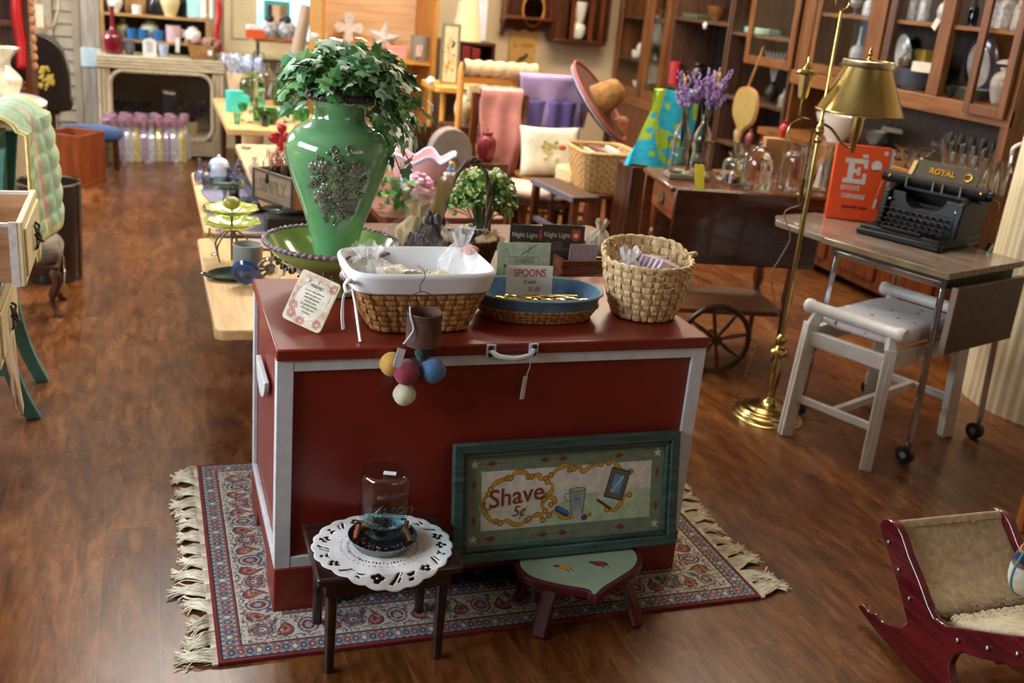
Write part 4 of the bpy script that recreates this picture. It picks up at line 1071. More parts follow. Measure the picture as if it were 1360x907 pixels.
B().tube(curve([(.05, 0, .28), (.11, 0, .36), (.16, 0, .33), (.155, 0, .2), (.12, 0, .08), (.07, 0, .05)], 6), .010, 8).out('handle', bg, pp)
# --- orange brown box + blue cushion stool
ob_ = thing('wooden_bin', 'open orange brown wooden bin on the floor left of the rattan shelf', 'bin', (-.368, 6.669, 0), rz=math.radians(62))
ow = wood('orange_wood', '6b3013', '96491f', 'z', .4)
for nm, bx in (('side_panel', (0, .27, 0, .012, .01, .31)), ('side_panel', (0, .27, .228, .24, .01, .31)), ('end_panel', (0, .012, .012, .228, .01, .31)), ('end_panel', (.258, .27, .012, .228, .01, .31)), ('base_panel', (-.004, .274, -.004, .244, 0, .02)), ('contents', (.02, .25, .02, .22, .2, .26))):
    B().bb(*bx).out(nm, ow if nm != 'contents' else paint('papers_dark', '5a3a2c', .8, c2='2c1a12', sc=40), ob_, bev=.002)
bs_ = thing('blue_stool', 'low stool with blue upholstered cushion behind the wooden bin', 'stool', (-.34, 7.36, 0))
b = B(); b.sheet(lambda u, v: (.2*math.copysign(abs(math.cos(2*PI*u))**.6, math.cos(2*PI*u))*math.sin(PI*v)**.5, .13*math.copysign(abs(math.sin(2*PI*u))**.6, math.sin(2*PI*u))*math.sin(PI*v)**.5, .22-.05*math.cos(PI*v)), 24, 10, cu=True); b.out('cushion', cloth('blue_uph', '3a5a94', sc=300), bs_)
for sx in (-1, 1):
    for sy in (-1, 1): B().cyl((sx*.15, sy*.09, 0), (sx*.15, sy*.09, .19), .015, .02).out('leg', brn, bs_)
# --- dresser with open drawers
crm = paint('dresser_cream', 'e0d6ae', .5, c2='cfc297', sc=20); dwn = wood('drawer_wood', '8a6040', 'b58a66', 'x', .6); wh_e = paint('chipped_white', 'd9d2cc', .6, c2='b5aaa4', sc=70)
dr_ = thing('cream_dresser', 'small cream dresser with two open drawers at the left edge', 'dresser', (-.75, 2.78, 0))
B().bb(-.25, .2, -.21, .21, .06, .80).out('carcass', crm, dr_, bev=.004)
for k, (x1, z0, z1) in enumerate(((.472, .615, .772), (.405, .405, .56))):
    d = B().bb(x1-.014, x1, -.185, .185, z0, z1).out('drawer', crm, dr_, bev=.003)
    b = B(); b.bb(x1-.001, x1+.006, -.165, .165, z0+.02, z1-.02); b.out('drawer_panel', stripes('cream_groove', 'cfc294', 'e6dcb8', 60, 'Z', .5), d, bev=.003)
    for y in (-.182, .172): 
        b = B(); b.bb(.2, x1-.014, y, y+.011, z0+.01, z1-.012); b.out('drawer_side', dwn, d)
        b = B(); b.bb(.2, x1-.014, y-.001, y+.012, z1-.012, z1-.004); b.out('drawer_rim', wh_e, d)
    b = B(); b.bb(x1-.03, x1-.012, -.186, -.18, z0, z1); b.out('drawer_edge', wh_e, d)
    b = B(); b.bb(.2, x1-.014, -.18, .18, z0+.012, z0+.02); b.out('drawer_bottom', dwn, d)
    b = B()
    for s in (-1, 1):
        b.tube(curve([(x1+.01, s*.012, (z0+z1)/2+.03), (x1+.016, s*.03, (z0+z1)/2+.018), (x1+.014, s*.016, (z0+z1)/2), (x1+.016, s*.032, (z0+z1)/2-.018), (x1+.01, s*.012, (z0+z1)/2-.032)], 5), .0035, 6)
    b.tube(curve([(x1+.012, -.03, (z0+z1)/2+.01), (x1+.026, 0, (z0+z1)/2-.014), (x1+.012, .03, (z0+z1)/2+.01)], 5), .0035, 6)
    b.out('handle', paint('iron_black', '2a2320', .5), d)
for sx in (-.22, .17):
    for sy in (-.17, .17): B().box((sx, sy, .03), (.045, .045, .06), taper=.7).out('foot', crm, dr_)
block('paper_card', 'pale green card lying inside the upper open cream drawer', 'card', (-.43, 2.78, .64), .09, .07, .004, paint('mintcard', 'b9d8c0', .7), bev=0)
def lace(u, v):
    return (-.352+.012*v+.02*math.sin(u*7)*.3+(-.06*(1-v*4) if v < .25 else 0), 2.62+.19*u+.012*math.sin(v*9+u*4)+.06*v, .585-.02*(v < .1)-(v*.34)*(0.75+.4*u+.1*math.sin(u*22)))
b = B(); b.sheet(lace, 26, 26); tag(b.out('lace_runner', cloth('ecru_lace', 'd0b896', 'a98a68', sc=300), solid=.002), 'ecru lace runner hanging over the lower open cream drawer', 'cloth')
b = B(); b.sheet(lambda u, v: (-.55+.17*u, 2.65+.2*v, .575+.03*math.sin(u*8)*math.sin(v*9)+.03*math.sin(u*PI)), 20, 20); tag(b.out('folded_cloth', cloth('dark_print', '8a8290', '2c2a34', sc=200, big=60), solid=.004), 'dark printed cloth bunched in the lower open cream drawer', 'cloth')
# --- teal chair and quilt
teal = paint('teal_paint', '4f867f', .5, var=.15, sc=30)
tcb = thing('teal_chair', 'teal painted wooden chair seen from behind under the green quilt', 'chair', (-.36, 3.39, 0))
for s in (-1, 1):
    y = .155*s
    b = B(); pts = curve([(.01, y, 0), (-.035, y, .12), (-.07, y, .3), (-.075, y, .45), (-.06, y, .6), (-.035, y, .83)], 5)
    for p, q in zip(pts, pts[1:]): pass
    vs_ = []; fs = []
    for (x, yy, z) in pts: vs_ += [(x-.021, yy-.015, z), (x+.021, yy-.015, z), (x+.021, yy+.015, z), (x-.021, yy+.015, z)]
    for k in range(len(pts)-1):
        for j in range(4): fs.append((k*4+j, k*4+(j+1) % 4, k*4+4+(j+1) % 4, k*4+4+j))
    fs += [(3, 2, 1, 0), tuple(len(pts)*4-4+j for j in range(4))]
    b.add(vs_, fs); b.out('back_leg', teal, tcb, bev=.003)
    B().bar((-.42, y, 0), (-.42, y, .43), .035, .035).out('front_leg', teal, tcb, bev=.003)
    B().bar((-.42, y, .16), (-.06, y, .16), .02, .03).out('stretcher', teal, tcb)
B().bb(-.45, -.05, -.19, .19, .43, .455).out('seat', teal, tcb, bev=.006)
for z, h in ((.8, .08), (.62, .04)): B().bb(-.07, -.045, -.155, .155, z-h/2, z+h/2).out('back_rail', teal, tcb, bev=.004)
b = B(); b.bar((-.055, -.02, .46), (-.04, -.02, .8), .1, .012); b.out('back_splat', teal, tcb)
def quilt(u, v):
    y = 3.2+.44*u; L = .86*v
    puff = .007*abs(math.sin(u*PI*6))*abs(math.sin(v*PI*12))
    fold = .018*math.sin(u*8+v*2)
    if L < .34: x, z = -.455-.012*math.sin(v*9), .54+L*.98
    elif L < .46: a = (L-.34)/.12*PI; x, z = -.395-.06*math.cos(a), .873+.045*math.sin(a)
    else: x, z = -.325+.05*(L-.46)+fold*.8, .873-(L-.46)*.93*(1-.1*u)
    y += .03*math.sin(v*3)*u+(.05*(L-.46) if L > .46 else 0)-.06*max(0, .3-v)
    return (x+puff+(.055*u-.02)*min(1, max(0, (L-.3)*3)), y, z+puff*.5)
q_ = thing('quilt', 'pale green and yellow quilt draped over the back of the teal chair', 'quilt', (0, 0, 0))
b = B()
b.sheet(quilt, 60, 110)
def qc(v):
    u = (v[1]-3.2)/.44
    return 'e2d79a' if (u < .04 or u > .95) else 'a8c4a0' if (.0 < u < .3) else 'd8bfa0' if u < .38 else '9fc2a4' if u < .62 else 'e0c4a8' if u < .7 else 'a9c8b0'
for i in range(len(b.v)):
    vv = i//61/110; uu = (i % 61)/60
    b.c[i] = ('e2d898' if (uu < .05 or uu > .95 or vv > .97 or vv < .02) else 'a4c2a4' if uu < .46 else ('d8b8a8' if int(vv*13) % 4 else 'e8dcb0') if uu < .54 else 'a9c8ae' if uu < .8 else 'c4d6a8')
b.out('quilt_cloth', vcol('quilt_print', .9, bs=.3, sc=120), q_, solid=.008)
b = B(); b.tube([(-.285, 3.64, .46), (-.27, 3.645, .40), (-.272, 3.645, .36)], .0012, 5); b.box((-.272, 3.645, .33), (.004, .022, .05), (0, .1, 0)); b.out('price_tag', paint('creamtag', 'e2d6bc', .7), q_)
# --- tapestry footstool, chrome bin
fs_ = thing('tapestry_footstool', 'small footstool with floral tapestry seat and dark cabriole legs below the quilt', 'footstool', (-.47, 4.33, 0))
tp_ = cloth('tapestry', '7a5a44', '3c4a40', sc=120, big=38)
b = B(); b.sheet(lambda u, v: (.15*math.copysign(abs(math.cos(2*PI*u))**.5, math.cos(2*PI*u))*math.sin(PI*v)**.4, .13*math.copysign(abs(math.sin(2*PI*u))**.5, math.sin(2*PI*u))*math.sin(PI*v)**.4, .25-.055*math.cos(PI*v)), 28, 12, cu=True); b.out('seat_cushion', tp_, fs_)
B().bb(-.135, .135, -.115, .115, .17, .21).out('frame', brnx, fs_, bev=.006)
for sx in (-1, 1):
    for sy in (-1, 1): B().tube(curve([(sx*.1, sy*.085, .2), (sx*.13, sy*.11, .15), (sx*.105, sy*.09, .07), (sx*.12, sy*.1, .02), (sx*.135, sy*.11, .0)], 4), [.022]*4+[.018]*4+[.011]*5+[.014]*4, 8).out('leg', brn, fs_)
wb = thing('chrome_bin', 'dark round waste bin with chrome rim behind the tapestry footstool', 'bin', (-.40, 4.78, 0))
b = B(); b.lathe([(0, 0), (.115, 0), (.12, .01), (.128, .42), (.122, .42), (.113, .012), (0, .01)], 40); b.out('body', paint('bin_dark', '3a302c', .2, coat=.6), wb)
chrome = metal('chrome', 'c9ccd2', .12)
b = B(); b.tube([(.127*math.cos(k*PI/20), .127*math.sin(k*PI/20), .422) for k in range(40)], .006, 8, closed=True); b.bar((.118, -.04, .0), (.129, -.04, .42), .006, .008); b.out('rim', chrome, wb)

# ================================================================ BACK LEFT: RATTAN SHELF + HUTCH
WY = 7.78; wl = ay(131, 140, WY).x; wr = ay(298, 150, WY).x; wz = ay(135, 72, WY).z
rat = wood('rattan', '9a8668', 'cfc0a0', 'z', .55, sc=3)
ratx = wood('rattan_x', '9a8668', 'cfc0a0', 'x', .55, sc=3)
rs = thing('rattan_shelf', 'grey beige rattan shelf unit with rounded opening against the back wall', 'shelf', (0, 0, 0)); rs.location = ((wl+wr)/2, WY, 0)
hw = (wr-wl)/2
for s in (-1, 1):
    for j in range(3): B().cyl((s*(hw-.015-.026*j), .01, 0), (s*(hw-.015-.026*j), .01, wz-.03), .014, n=10).out('post', rat, rs)
b = B(); b.bb(-hw, hw, -.01, .44, wz-.02, wz); b.out('top_board', paint('rattan_top', 'cdbf9f', .6), rs, bev=.008)
b = B()
for j in range(3): b.cyl((-hw, -.005, wz-.033-.022*j), (hw, -.005, wz-.033-.022*j), .012, n=10)
b.out('top_rail', ratx, rs)
b = B(); b.tube([(x, .0, z) for x, z in rect_ring(0, (wz-.1+.13)/2, 2*hw-.16, wz-.1-.13, .09, 7)], .014, 8, closed=True); b.out('opening_frame', rat, rs)
B().bb(-hw+.02, hw-.02, .42, .435, .05, wz-.02).out('back_panel', stripes('rattan_back', '6e6252', 'b3a48c', 22, 'X', .8, .4), rs)
for s in (-1, 1): B().bb(s*(hw-.03)-.01, s*(hw-.03)+.01, .03, .42, .05, wz-.02).out('side_panel', stripes('rattan_side', '5a5044', '998b76', 22, 'Y', .8, .4), rs)
B().bb(-hw+.04, hw-.04, .01, .42, .13, .15).out('shelf_board', rat, rs)
b = B()
for j in range(5): b.cyl((-hw+.06, .0, .025+.022*j), (hw-.06, .0, .025+.022*j), .010, n=8)
b.out('bottom_rail', ratx, rs)
# inside the rattan shelf
def inside(px, py, d=.15): return snap(ay(px, py, WY+d), .151)
for k, px in enumerate((150, 171, 192)):
    p = inside(px, 158, .33); b = B(); b.bb(-.045, .045, -.004, .01, 0, .19); t_ = thing('picture_card', 'small black framed card with pale square inside the rattan shelf', 'card', p, group='black framed cards inside the rattan shelf'); b.out('frame', paint('matte_black', '15130f', .5), t_); B().bb(-.026, .026, -.006, -.003, .06, .11).out('print', paint('greyprint', '9a968c', .6), t_)
bb1 = thing('black_box', 'tall black box with a white notepad on top inside the rattan shelf', 'box', inside(225, 165, .2)); B().bb(-.045, .045, -.04, .04, 0, .27).out('box_body', MC['matte_black'], bb1); B().box((0, 0, .282), (.085, .07, .02), (0, .15, .2)).out('notepad', paint('notepad', 'c9bca2', .7), bb1)
fb = thing('dried_flowers', 'dark dried flower bunch in a cream pot inside the rattan shelf', 'dried flowers', inside(253, 172, .12)); b = B(); lathe_shape(b, 'mug', .11, .095); b.out('pot', paint('creampot', 'c4b283', .5), fb)
b = B(); rn = random.Random(9)
for k in range(70):
    a = rn.random()*6.28; r = rn.uniform(.02, .13); z = rn.uniform(.12, .25); b.tube([(0, 0, .08), (r*.6*math.cos(a), r*.5*math.sin(a), z*.8), (r*math.cos(a), r*.6*math.sin(a), z)], .003, 4); b.ball((r*math.cos(a), r*.6*math.sin(a), z), rn.uniform(.008, .018), (1, 1, .7), 6)
b.out('flowers', paint('dried', '1c1210', .9, c2='38201c', sc=60), fb)
# sparkling bottles in front
rn = random.Random(4); 
cols = ['e2e4ea', 'ccd2e6', 'f0e0a0', 'e8e6ea', 'c8b4d0', 'd8dce8']
for k in range(22):
    row = k//11; i = k % 11; px = 142+i*9.9+row*5; p = az(px, 214-row*4, 0)
    c = cols[(i*2+row) % 6]; h = .28+.03*((i+row) % 2); p.z = 0
    t_ = thing('gift_bottle', f'foil wrapped gift bottle with pink top standing on the floor before the rattan shelf', 'bottle', p, rz=rn.random(), group='foil wrapped bottles before the rattan shelf')
    m_ = paint('foil_'+c, c, .12, metal=.25, var=.3, sc=60, coat=1)
    b = B(); b.lathe(prof([(0, 0), (.042, 0), (.046, .02), (.04, .12), (.034, .17), (.02, .2), (.016, .235), (0, .236)], 3), 9, mod=lambda a, t: 1+.12*math.sin(4*a+9*t)); b.out('wrapped_body', m_, t_, flat=True)
    b = B(); b.lathe([(0, .232), (.016, .232), (.026, .25), (.036, h), (.018, h+.005), (0, h-.005)], 8, mod=lambda a, t: 1+.2*math.sin(4*a)); b.out('gathered_top', paint('pinkfoil' if k != 16 else 'bluefoil', 'd8a8bc' if k != 16 else '4aa0cc', .25, metal=.4), t_, flat=True)
# hutch on top
HY = 7.99; hz1 = ay(205, 55, HY).z; hz2 = ay(205, 21, HY).z; hxl = ay(136, 40, HY).x; hxr = ay(276, 40, HY).x
hu = thing('pine_hutch', 'open pine shelf with two boards standing on the rattan unit', 'shelf', ((hxl+hxr)/2, HY, wz+.001)); q = (hxr-hxl)/2
pw = wood('hutch_pine', '8a6638', 'b58e58', 'x', .5)
for s in (-1, 1): B().bb(s*q-.012, s*q+.012, 0, .2, 0, 1.0).out('side_panel', pw, hu)
B().bb(-q, q, .19, .2, 0, 1.0).out('back_panel', wood('hutch_back', '3a2e28', '564840', 'z', .7), hu)
for z in (hz1-wz, hz2-wz, .75): B().bb(-q+.012, q-.012, 0, .19, z-.018, z).out('shelf_board', pw, hu, bev=.002)
def on1(px): p = ay(px, 50, HY+.06); return snap(p, hz1+.001)
def on2(px): p = ay(px, 18, HY+.06); return snap(p, hz2+.001)
def on0(px, d=-.1): p = ay(px, 75, HY+d); return snap(p, wz+.001)
pot('red_vase', 'glossy red long necked vase on the rattan shelf top', 'vase', on0(151, -.12), 'longneck', 26, 58, paint('red_glaze', '7c0d24', .1, coat=.8, var=.2), mod=None)
for px in (175, 190, 210): pot('blue_cup', 'small blue mug on the lower hutch board', 'cup', on1(px), 'mug', 13, 13, paint('blue_mug', '2f6fae', .25), 'small blue mugs on the hutch', handle=.2)
pot('floral_pot', 'white floral pot behind the blue mugs', 'pot', on1(199)+Vector((0, .07, 0)), 'ginger', 24, 25, paint('floral_wh', 'd8d6bc', .3, c2='8fa088', sc=50))
pot('pale_green_vase', 'pale green vase behind the red long necked vase', 'vase', on1(163)+Vector((0, .08, 0)), 'vase', 16, 24, paint('palegreen', 'b5b584', .4))
pot('pink_mug', 'pale pink mug in the middle of the lower hutch board', 'mug', on1(230), 'mug', 19, 20, paint('pinkmug', 'd8b8ba', .3), handle=-.3)
pot('cream_teapot', 'round cream teapot on the right of the lower hutch board', 'teapot', on1(256), 'ginger', 22, 21, cer, handle=.0, spout=True)
block('hanging_card', 'narrow white card hanging from the lower hutch board', 'card', ay(236, 70, HY-.02)-Vector((0, 0, .0)), .028, .004, .10, paint('tagw', 'dcd8d8', .7))
pb = thing('white_plaque', 'small white arched plaque with grey lettering on the rattan top', 'plaque', on0(199, -.15), rz=0); B().prism([(-.045, 0), (.045, 0), (.045, .09)]+[(.045*math.cos(a), .09+.03*math.sin(a)) for a in [PI*k/10 for k in range(1, 10)]]+[(-.045, .09)], 0, .01, MXZ).out('board', paint('plaquew', 'e4e2dc', .5), pb); 
for k in range(5): B().bb(-.02, .02, -.0115, -.01, .03+k*.014, .036+k*.014).out('lettering', paint('greyink', '8a8a88', .7), pb)
pot('small_cup', 'small blue and white cup right of the white plaque', 'cup', on0(217, -.13), 'cup', 15, 15, paint('bluewhite', 'c9d0dc', .3, c2='8a98b8', sc=60))
pot('clear_tumbler', 'clear glass votive with lavender inside beside the red vase', 'glass', on0(172, -.12), 'glass', 15, 16, frost)
fbk = thing('flower_basket', 'tan basket of pink dried roses on the rattan top right', 'basket', on0(270, -.14)); B().lathe([(0, 0), (.1, 0), (.13, .10), (.12, .1), (.09, .01), (0, .01)], 4, rot=(0, 0, PI/4), sx=1.2, sy=.8).out('body', wick, fbk)
b = B(); rn = random.Random(3)
for k in range(34): b.ball((rn.uniform(-.11, .11), rn.uniform(-.06, .06), rn.uniform(.1, .135)), rn.uniform(.014, .024), n=8)
b.out('roses', paint('drose', 'b88a80', .8, c2='8a6a54', sc=60), fbk)
block('white_sticker', 'small white price sticker on the front of the rose basket', 'sticker', on0(279, -.235)+Vector((0, 0, .035)), .03, .002, .035, MC['sticker'])
pot('small_white_pot', 'small white pot on the upper hutch board', 'pot', on2(182), 'mug', 14, 11, cer)
pot('cream_figurine', 'cream swan shaped ceramic at the left of the upper hutch board', 'figurine', on2(150), 'vase', 22, 30, cer, mod=lambda a, t: 1+.2*math.cos(a))
pot('glass_bottle', 'clear and lilac glass bottle on the upper hutch board', 'bottle', on2(206), 'bottle', 14, 32, frost)
pot('cream_jug', 'large cream jug on the upper hutch board', 'jug', on2(226), 'vase', 26, 42, paint('creamjug', 'd8c48c', .35), handle=.3)
pot('purple_bottle', 'dark purple bottle beside the white cooler', 'bottle', on2(243), 'bottle', 10, 32, glass('purple', '3a1f5a', .05))
block('brown_basket', 'brown woven box behind the small white pot', 'box', on2(180)+Vector((0, .1, 0)), .14, .06, .1, wick)
cb = thing('white_cooler', 'white and aqua box at the right of the upper hutch board', 'box', on2(266)); B().bb(-.09, .09, -.06, .06, 0, .26).out('box_body', paint('coolerw', 'dfe6e6', .5), cb, bev=.012); B().bb(-.092, -.01, -.063, -.055, .02, .24).out('side_stripe', paint('aquaw', 'a8e0dc', .5), cb)
pot('glass_flask', 'slim clear glass flask right of the pine hutch', 'bottle', snap(ay(283, 75, 7.85), wz+.001), 'bottle', 13, 34, cg)
b = B(); b.sheet(lambda u, v: (.035*u+.01*math.sin(v*8), -.01*math.sin(PI*u), -.36*v), 5, 24); tag(b.out('red_ribbon', MC['red_satin'], loc=ay(286, 0, 7.9), solid=.003), 'red ribbon hanging at the right side of the pine hutch', 'ribbon')
# paper filled cone basket
pc = thing('paper_basket', 'tall tan cone basket stuffed with blue and white printed paper', 'basket', (.66, 7.25, 0))
B().lathe([(0, 0), (.07, 0), (.10, .3), (.15, .68), (.14, .68), (.09, .3), (0, .02)], 24).out('body', wood('tan_cone', 'a8845c', 'd0b08a', 'z', .7), pc)
b = B(); rn = random.Random(3)
for k in range(12):
    a = rn.random()*6.28; b.sheet(lambda u, v, a=a, k=k: (.12*math.cos(a)*v+(u-.5)*.13*math.sin(a)-.05*v, .1*math.sin(a)*v+(u-.5)*.13*math.cos(a), .55+.22*v+.02*math.sin(u*6+k)), 6, 5)
b.out('printed_paper', paint('blueprint', 'dfe3ee', .7, c2='5a6c94', sc=45), pc, solid=.002)

# ================================================================ WINDOW SILL THINGS
sl = thing('display_shelf', 'narrow wooden shelf with iron legs below the window', 'shelf', (1.02, 7.85, 0)); zs = ay(360, 52, 7.8).z
B().bb(-.28, .42, -.1, .1, zs-.02, zs).out('board', blond, sl); 
for x in (-.25, .38): B().cyl((x, 0, 0), (x, 0, zs-.02), .012).out('leg', MC['iron_black'], sl)
def sw(px, d=0): return snap(ay(px, 50, 7.8+d), zs+.001)
om = thing('ornament_mirror', 'small framed mirror with teal border on the window shelf', 'mirror', sw(368, .05), rot=(-.1, 0, 0)); B().bb(-.09, .09, 0, .02, 0, .26).out('frame', paint('tealf', '3f8a80', .4), om); B().bb(-.065, .065, -.003, 0, .03, .23).out('mirror_glass', metal('mirror', 'e8ecf2', .03, 0), om)
for k, (px, l) in enumerate(((358, 'left'), (381, 'right'))):
    t_ = thing('beetle_ornament', f'round black and white china beetle ornament, {l} one before the small mirror', 'ornament', sw(px, -.06)); B().ball((0, 0, .07), .065, (1, .6, 1.05), 18).out('body', paint('spotwhite', 'd8d4d4', .2, c2='1c1a28', sc=28), t_); B().ball((0, -.01, .14), .03).out('head', MC['matte_black'], t_); B().bb(-.05, .05, -.03, .03, 0, .012).out('base', paint('orange_base', 'c46a34', .5), t_)
ot = block('orange_box', 'orange box with white lid left of the beetle ornaments', 'box', sw(339, -.05), .13, .08, .06, paint('orangeb', 'd8541c', .5))
block('white_packet', 'white folded packet on top of the orange box', 'packet', sw(337, -.05)+Vector((0, 0, .061)), .09, .06, .03, paint('whitep', 'f0efe8', .5), rz=.3)
b = B(); b.cyl((0, 0, 0), (.09, 0, .5), .05, .04, 24); tag(b.out('cardboard_tube', paint('kraft', 'b0957a', .7, var=.06), loc=snap(ay(388, 90, 7.5), .62)), 'tall beige cardboard tube leaning left of the pine cabinet', 'tube')
bx_ = tabletop('cloth_table', 'grey lace covered table under the cardboard tube', .9, 1.55, 7.3, 7.68, .62, paint('greylace', '8a7c70', .8), brn)
for k, px in enumerate((372, 382)): pot('glass_tumbler', 'clear ribbed tumbler on the lace covered table', 'glass', snap(ay(px, 78, 7.42), .622), 'glass', 11, 20, cg, 'tumblers on the lace covered table')

# ================================================================ TABLE OF GREEN GLASS
GT = tabletop('glass_display_table', 'blond wood table crowded with green glass', .40, .93, 5.62, 6.85, .55, blond, brn, th=.035)
gz = .551
def g_(px, py): return az(px, py, gz)
tb1 = block('teal_box', 'small turquoise box standing at the left corner of the green glass table', 'box', g_(311, 148), .085, .06, .12, paint('turq', '3cc0b4', .5), rz=.3)
block('turquoise_block', 'low turquoise block behind the small turquoise box', 'box', g_(322, 140), .07, .05, .06, MC['turq'], rz=.5)
pot('glass_sphere_bowl', 'big pale green bubble glass bowl on the green glass table', 'bowl', g_(335, 138), 'ginger', 34, 44, glass('palegreenglass', 'b8e0ae', .04), t=.05)
pot('green_bowl_glass', 'deep green glass bowl at the front of the green glass table', 'bowl', g_(357, 164), 'bowl', 38, 18, dg_)
pot('green_tumbler', 'dark green glass tumbler left of the deep green bowl front', 'glass', g_(352, 168), 'glass', 12, 14, glass('tealglass', '1f6a58', .05))
for k, (px, py, w, h, sh, m_, l) in enumerate(((322, 160, 12, 22, 'goblet', gg, 'small green footed glass at the front left of the green glass table'), (332, 163, 13, 24, 'goblet', cg, 'clear pressed goblet beside the small green footed glass'), (341, 160, 10, 20, 'bottle', gg, 'short green bottle left of the deep green bowl'), (315, 165, 10, 14, 'cup', aqg, 'aqua glass cup at the table corner'),
      (353, 128, 24, 42, 'vase', cg, 'tall clear cut glass vase at the back of the green glass table'), (377, 140, 26, 48, 'dome', gg, 'tall pale green glass dome behind the deep green bowl'), (368, 133, 12, 34, 'bottle', dg_, 'slim deep green bottle behind the glass dome'), (384, 163, 16, 22, 'jar', cg, 'clear jar right of the deep green bowl'), (396, 160, 15, 26, 'jar', gg, 'green jar at the right of the green glass table'), (374, 158, 12, 13, 'cup', cer, 'small white cup by the deep green bowl'), (404, 166, 14, 30, 'vase', gg, 'ribbed green vase partly behind the ivy'), (345, 150, 14, 20, 'candle', aqg, 'aqua glass votive in the middle of the green glass table'))):
    pot('glass_piece' if sh not in ('goblet', 'vase', 'jar') else {'goblet': 'glass_goblet', 'vase': 'glass_vase', 'jar': 'glass_jar'}[sh], l, 'glassware', g_(px, py), sh, w, h, m_, mod=lambda a, t: 1+.03*math.sin(12*a))
b = B(); b.tube(curve([(0, 0, 0), (.0, 0, .2), (.01, 0, .34)], 6), .004, 6); b.tube(curve([(.01, 0, .34), (.06, 0, .33), (.07, 0, .28)], 6), .003, 6); b.lathe([(0, 0), (.04, 0), (.03, .006), (0, .008)], 16); tag(b.out('hanger_stand', MC['iron_black'], loc=g_(335, 148)), 'thin black metal hook stand over the bubble bowl', 'stand')
dc = thing('dark_chair', 'dark wooden chair with curved back behind the green glass table', 'chair', (.62, 5.39, 0)); b = B(); b.tube(curve([(-.08, 0, .02), (-.1, .04, .25), (-.05, .05, .42), (.06, .05, .5), (.3, .05, .51)], 6), .022, 10); b.out('curved_back', brn, dc); B().bb(-.08, .35, -.2, .08, .28, .31).out('seat', brn, dc, bev=.006)
for x in (-.06, .33):
    for y in (-.18, .06): B().cyl((x, y, 0), (x, y, .28), .014, .018).out('leg', brn, dc)

# ================================================================ LOW TABLES BEHIND THE CHEST (left)
T1 = tabletop('low_display_table', 'low blond table under the purple cloth', .19, .62, 3.79, 4.93, .45, blondy, brn, th=.03, trestle=.12)
T2 = tabletop('low_front_table', 'low blond table with rounded corner just behind the chest', .16, .54, 2.72, 3.72, .45, blondy, brn, th=.03, trestle=.09)
pur = cloth('purple_cloth', '6e6884', '4e4a62', sc=400, big=9)
def pc_(u, v):
    x = .225+.385*u; y = 3.77+1.1*v; z = .4535+.001*math.sin(u*22)*math.sin(v*19)
    if v < .06: z -= (.06-v)*1.0; y = 3.78+.0*v-.008*math.sin(u*20)
    return (x+.012*math.sin(v*17)*(1-u), y, z)
b = B(); b.sheet(pc_, 40, 80); tag(b.out('purple_cloth', pur, solid=.0015), 'grey purple cloth covering the low blond table', 'cloth')
z1 = .457
def t1(px, py): return az(px, py, z1)
mods = lambda a, t: 1+.08*math.sin(9*a+12*t)
for k, (px, py, w, h, sh, m_, l) in enumerate(((265, 242, 14, 31, 'longneck', frost, 'small frosted glass bird ornament at the left corner of the purple cloth'), (277, 240, 13, 22, 'goblet', frost, 'frosted glass votive behind the cake stand, second from the left corner'), (291, 240, 27, 34, 'dome', paint('milkglass', 'd6dcec', .25, c2='b8c4dc', sc=30), 'white milk glass dome among the frosted glass'), (305, 242, 14, 20, 'ruffle', frost, 'frosted ruffled bowl right of the milk glass dome'), (318, 240, 16, 27, 'vase', frost, 'frosted lilac vase on the purple cloth near the crate'),
      (327, 224, 14, 28, 'ruffle', glass('lilac', 'b8b4e8', .1), 'lilac glass vase at the back of the purple cloth'), (274, 250, 12, 16, 'cup', frost, 'frosted cup beside the glass cake stand'), (332, 250, 14, 24, 'goblet', cg, 'clear goblet next to the pine board'), (335, 262, 18, 12, 'bowl', cg, 'clear glass bowl near the pine board'), (322, 276, 26, 12, 'bowl', glass('greyglass', 'a8b4c0', .05), 'smoky glass bowl on the black tray'), (311, 273, 14, 26, 'mug', metal('silver_cup', 'b8b4b4', .15), 'shiny silver cup on the black tray'))):
    pot({'dome': 'milk_glass_dome'}.get(sh, 'glass_ornament') if sh != 'mug' else 'silver_cup', l, 'glassware', t1(px, py), sh, w, h, m_, mod=mods if sh != 'mug' else None)
p = t1(311, 277); tr = tag(B().lathe([(0, 0), (.085, 0), (.1, .008), (.098, .01), (.083, .003), (0, .003)], 40, sx=1.2).out('black_tray', paint('blacktray', '1a1c22', .25), loc=p), 'round black tray on the purple cloth', 'tray')
pot('cake_stand', 'clear glass cake stand with grey green rim on the purple cloth', 'cake stand', t1(299, 272), 'pedestal', 50, 32, glass('greengrey', 'a8bdb4', .06))
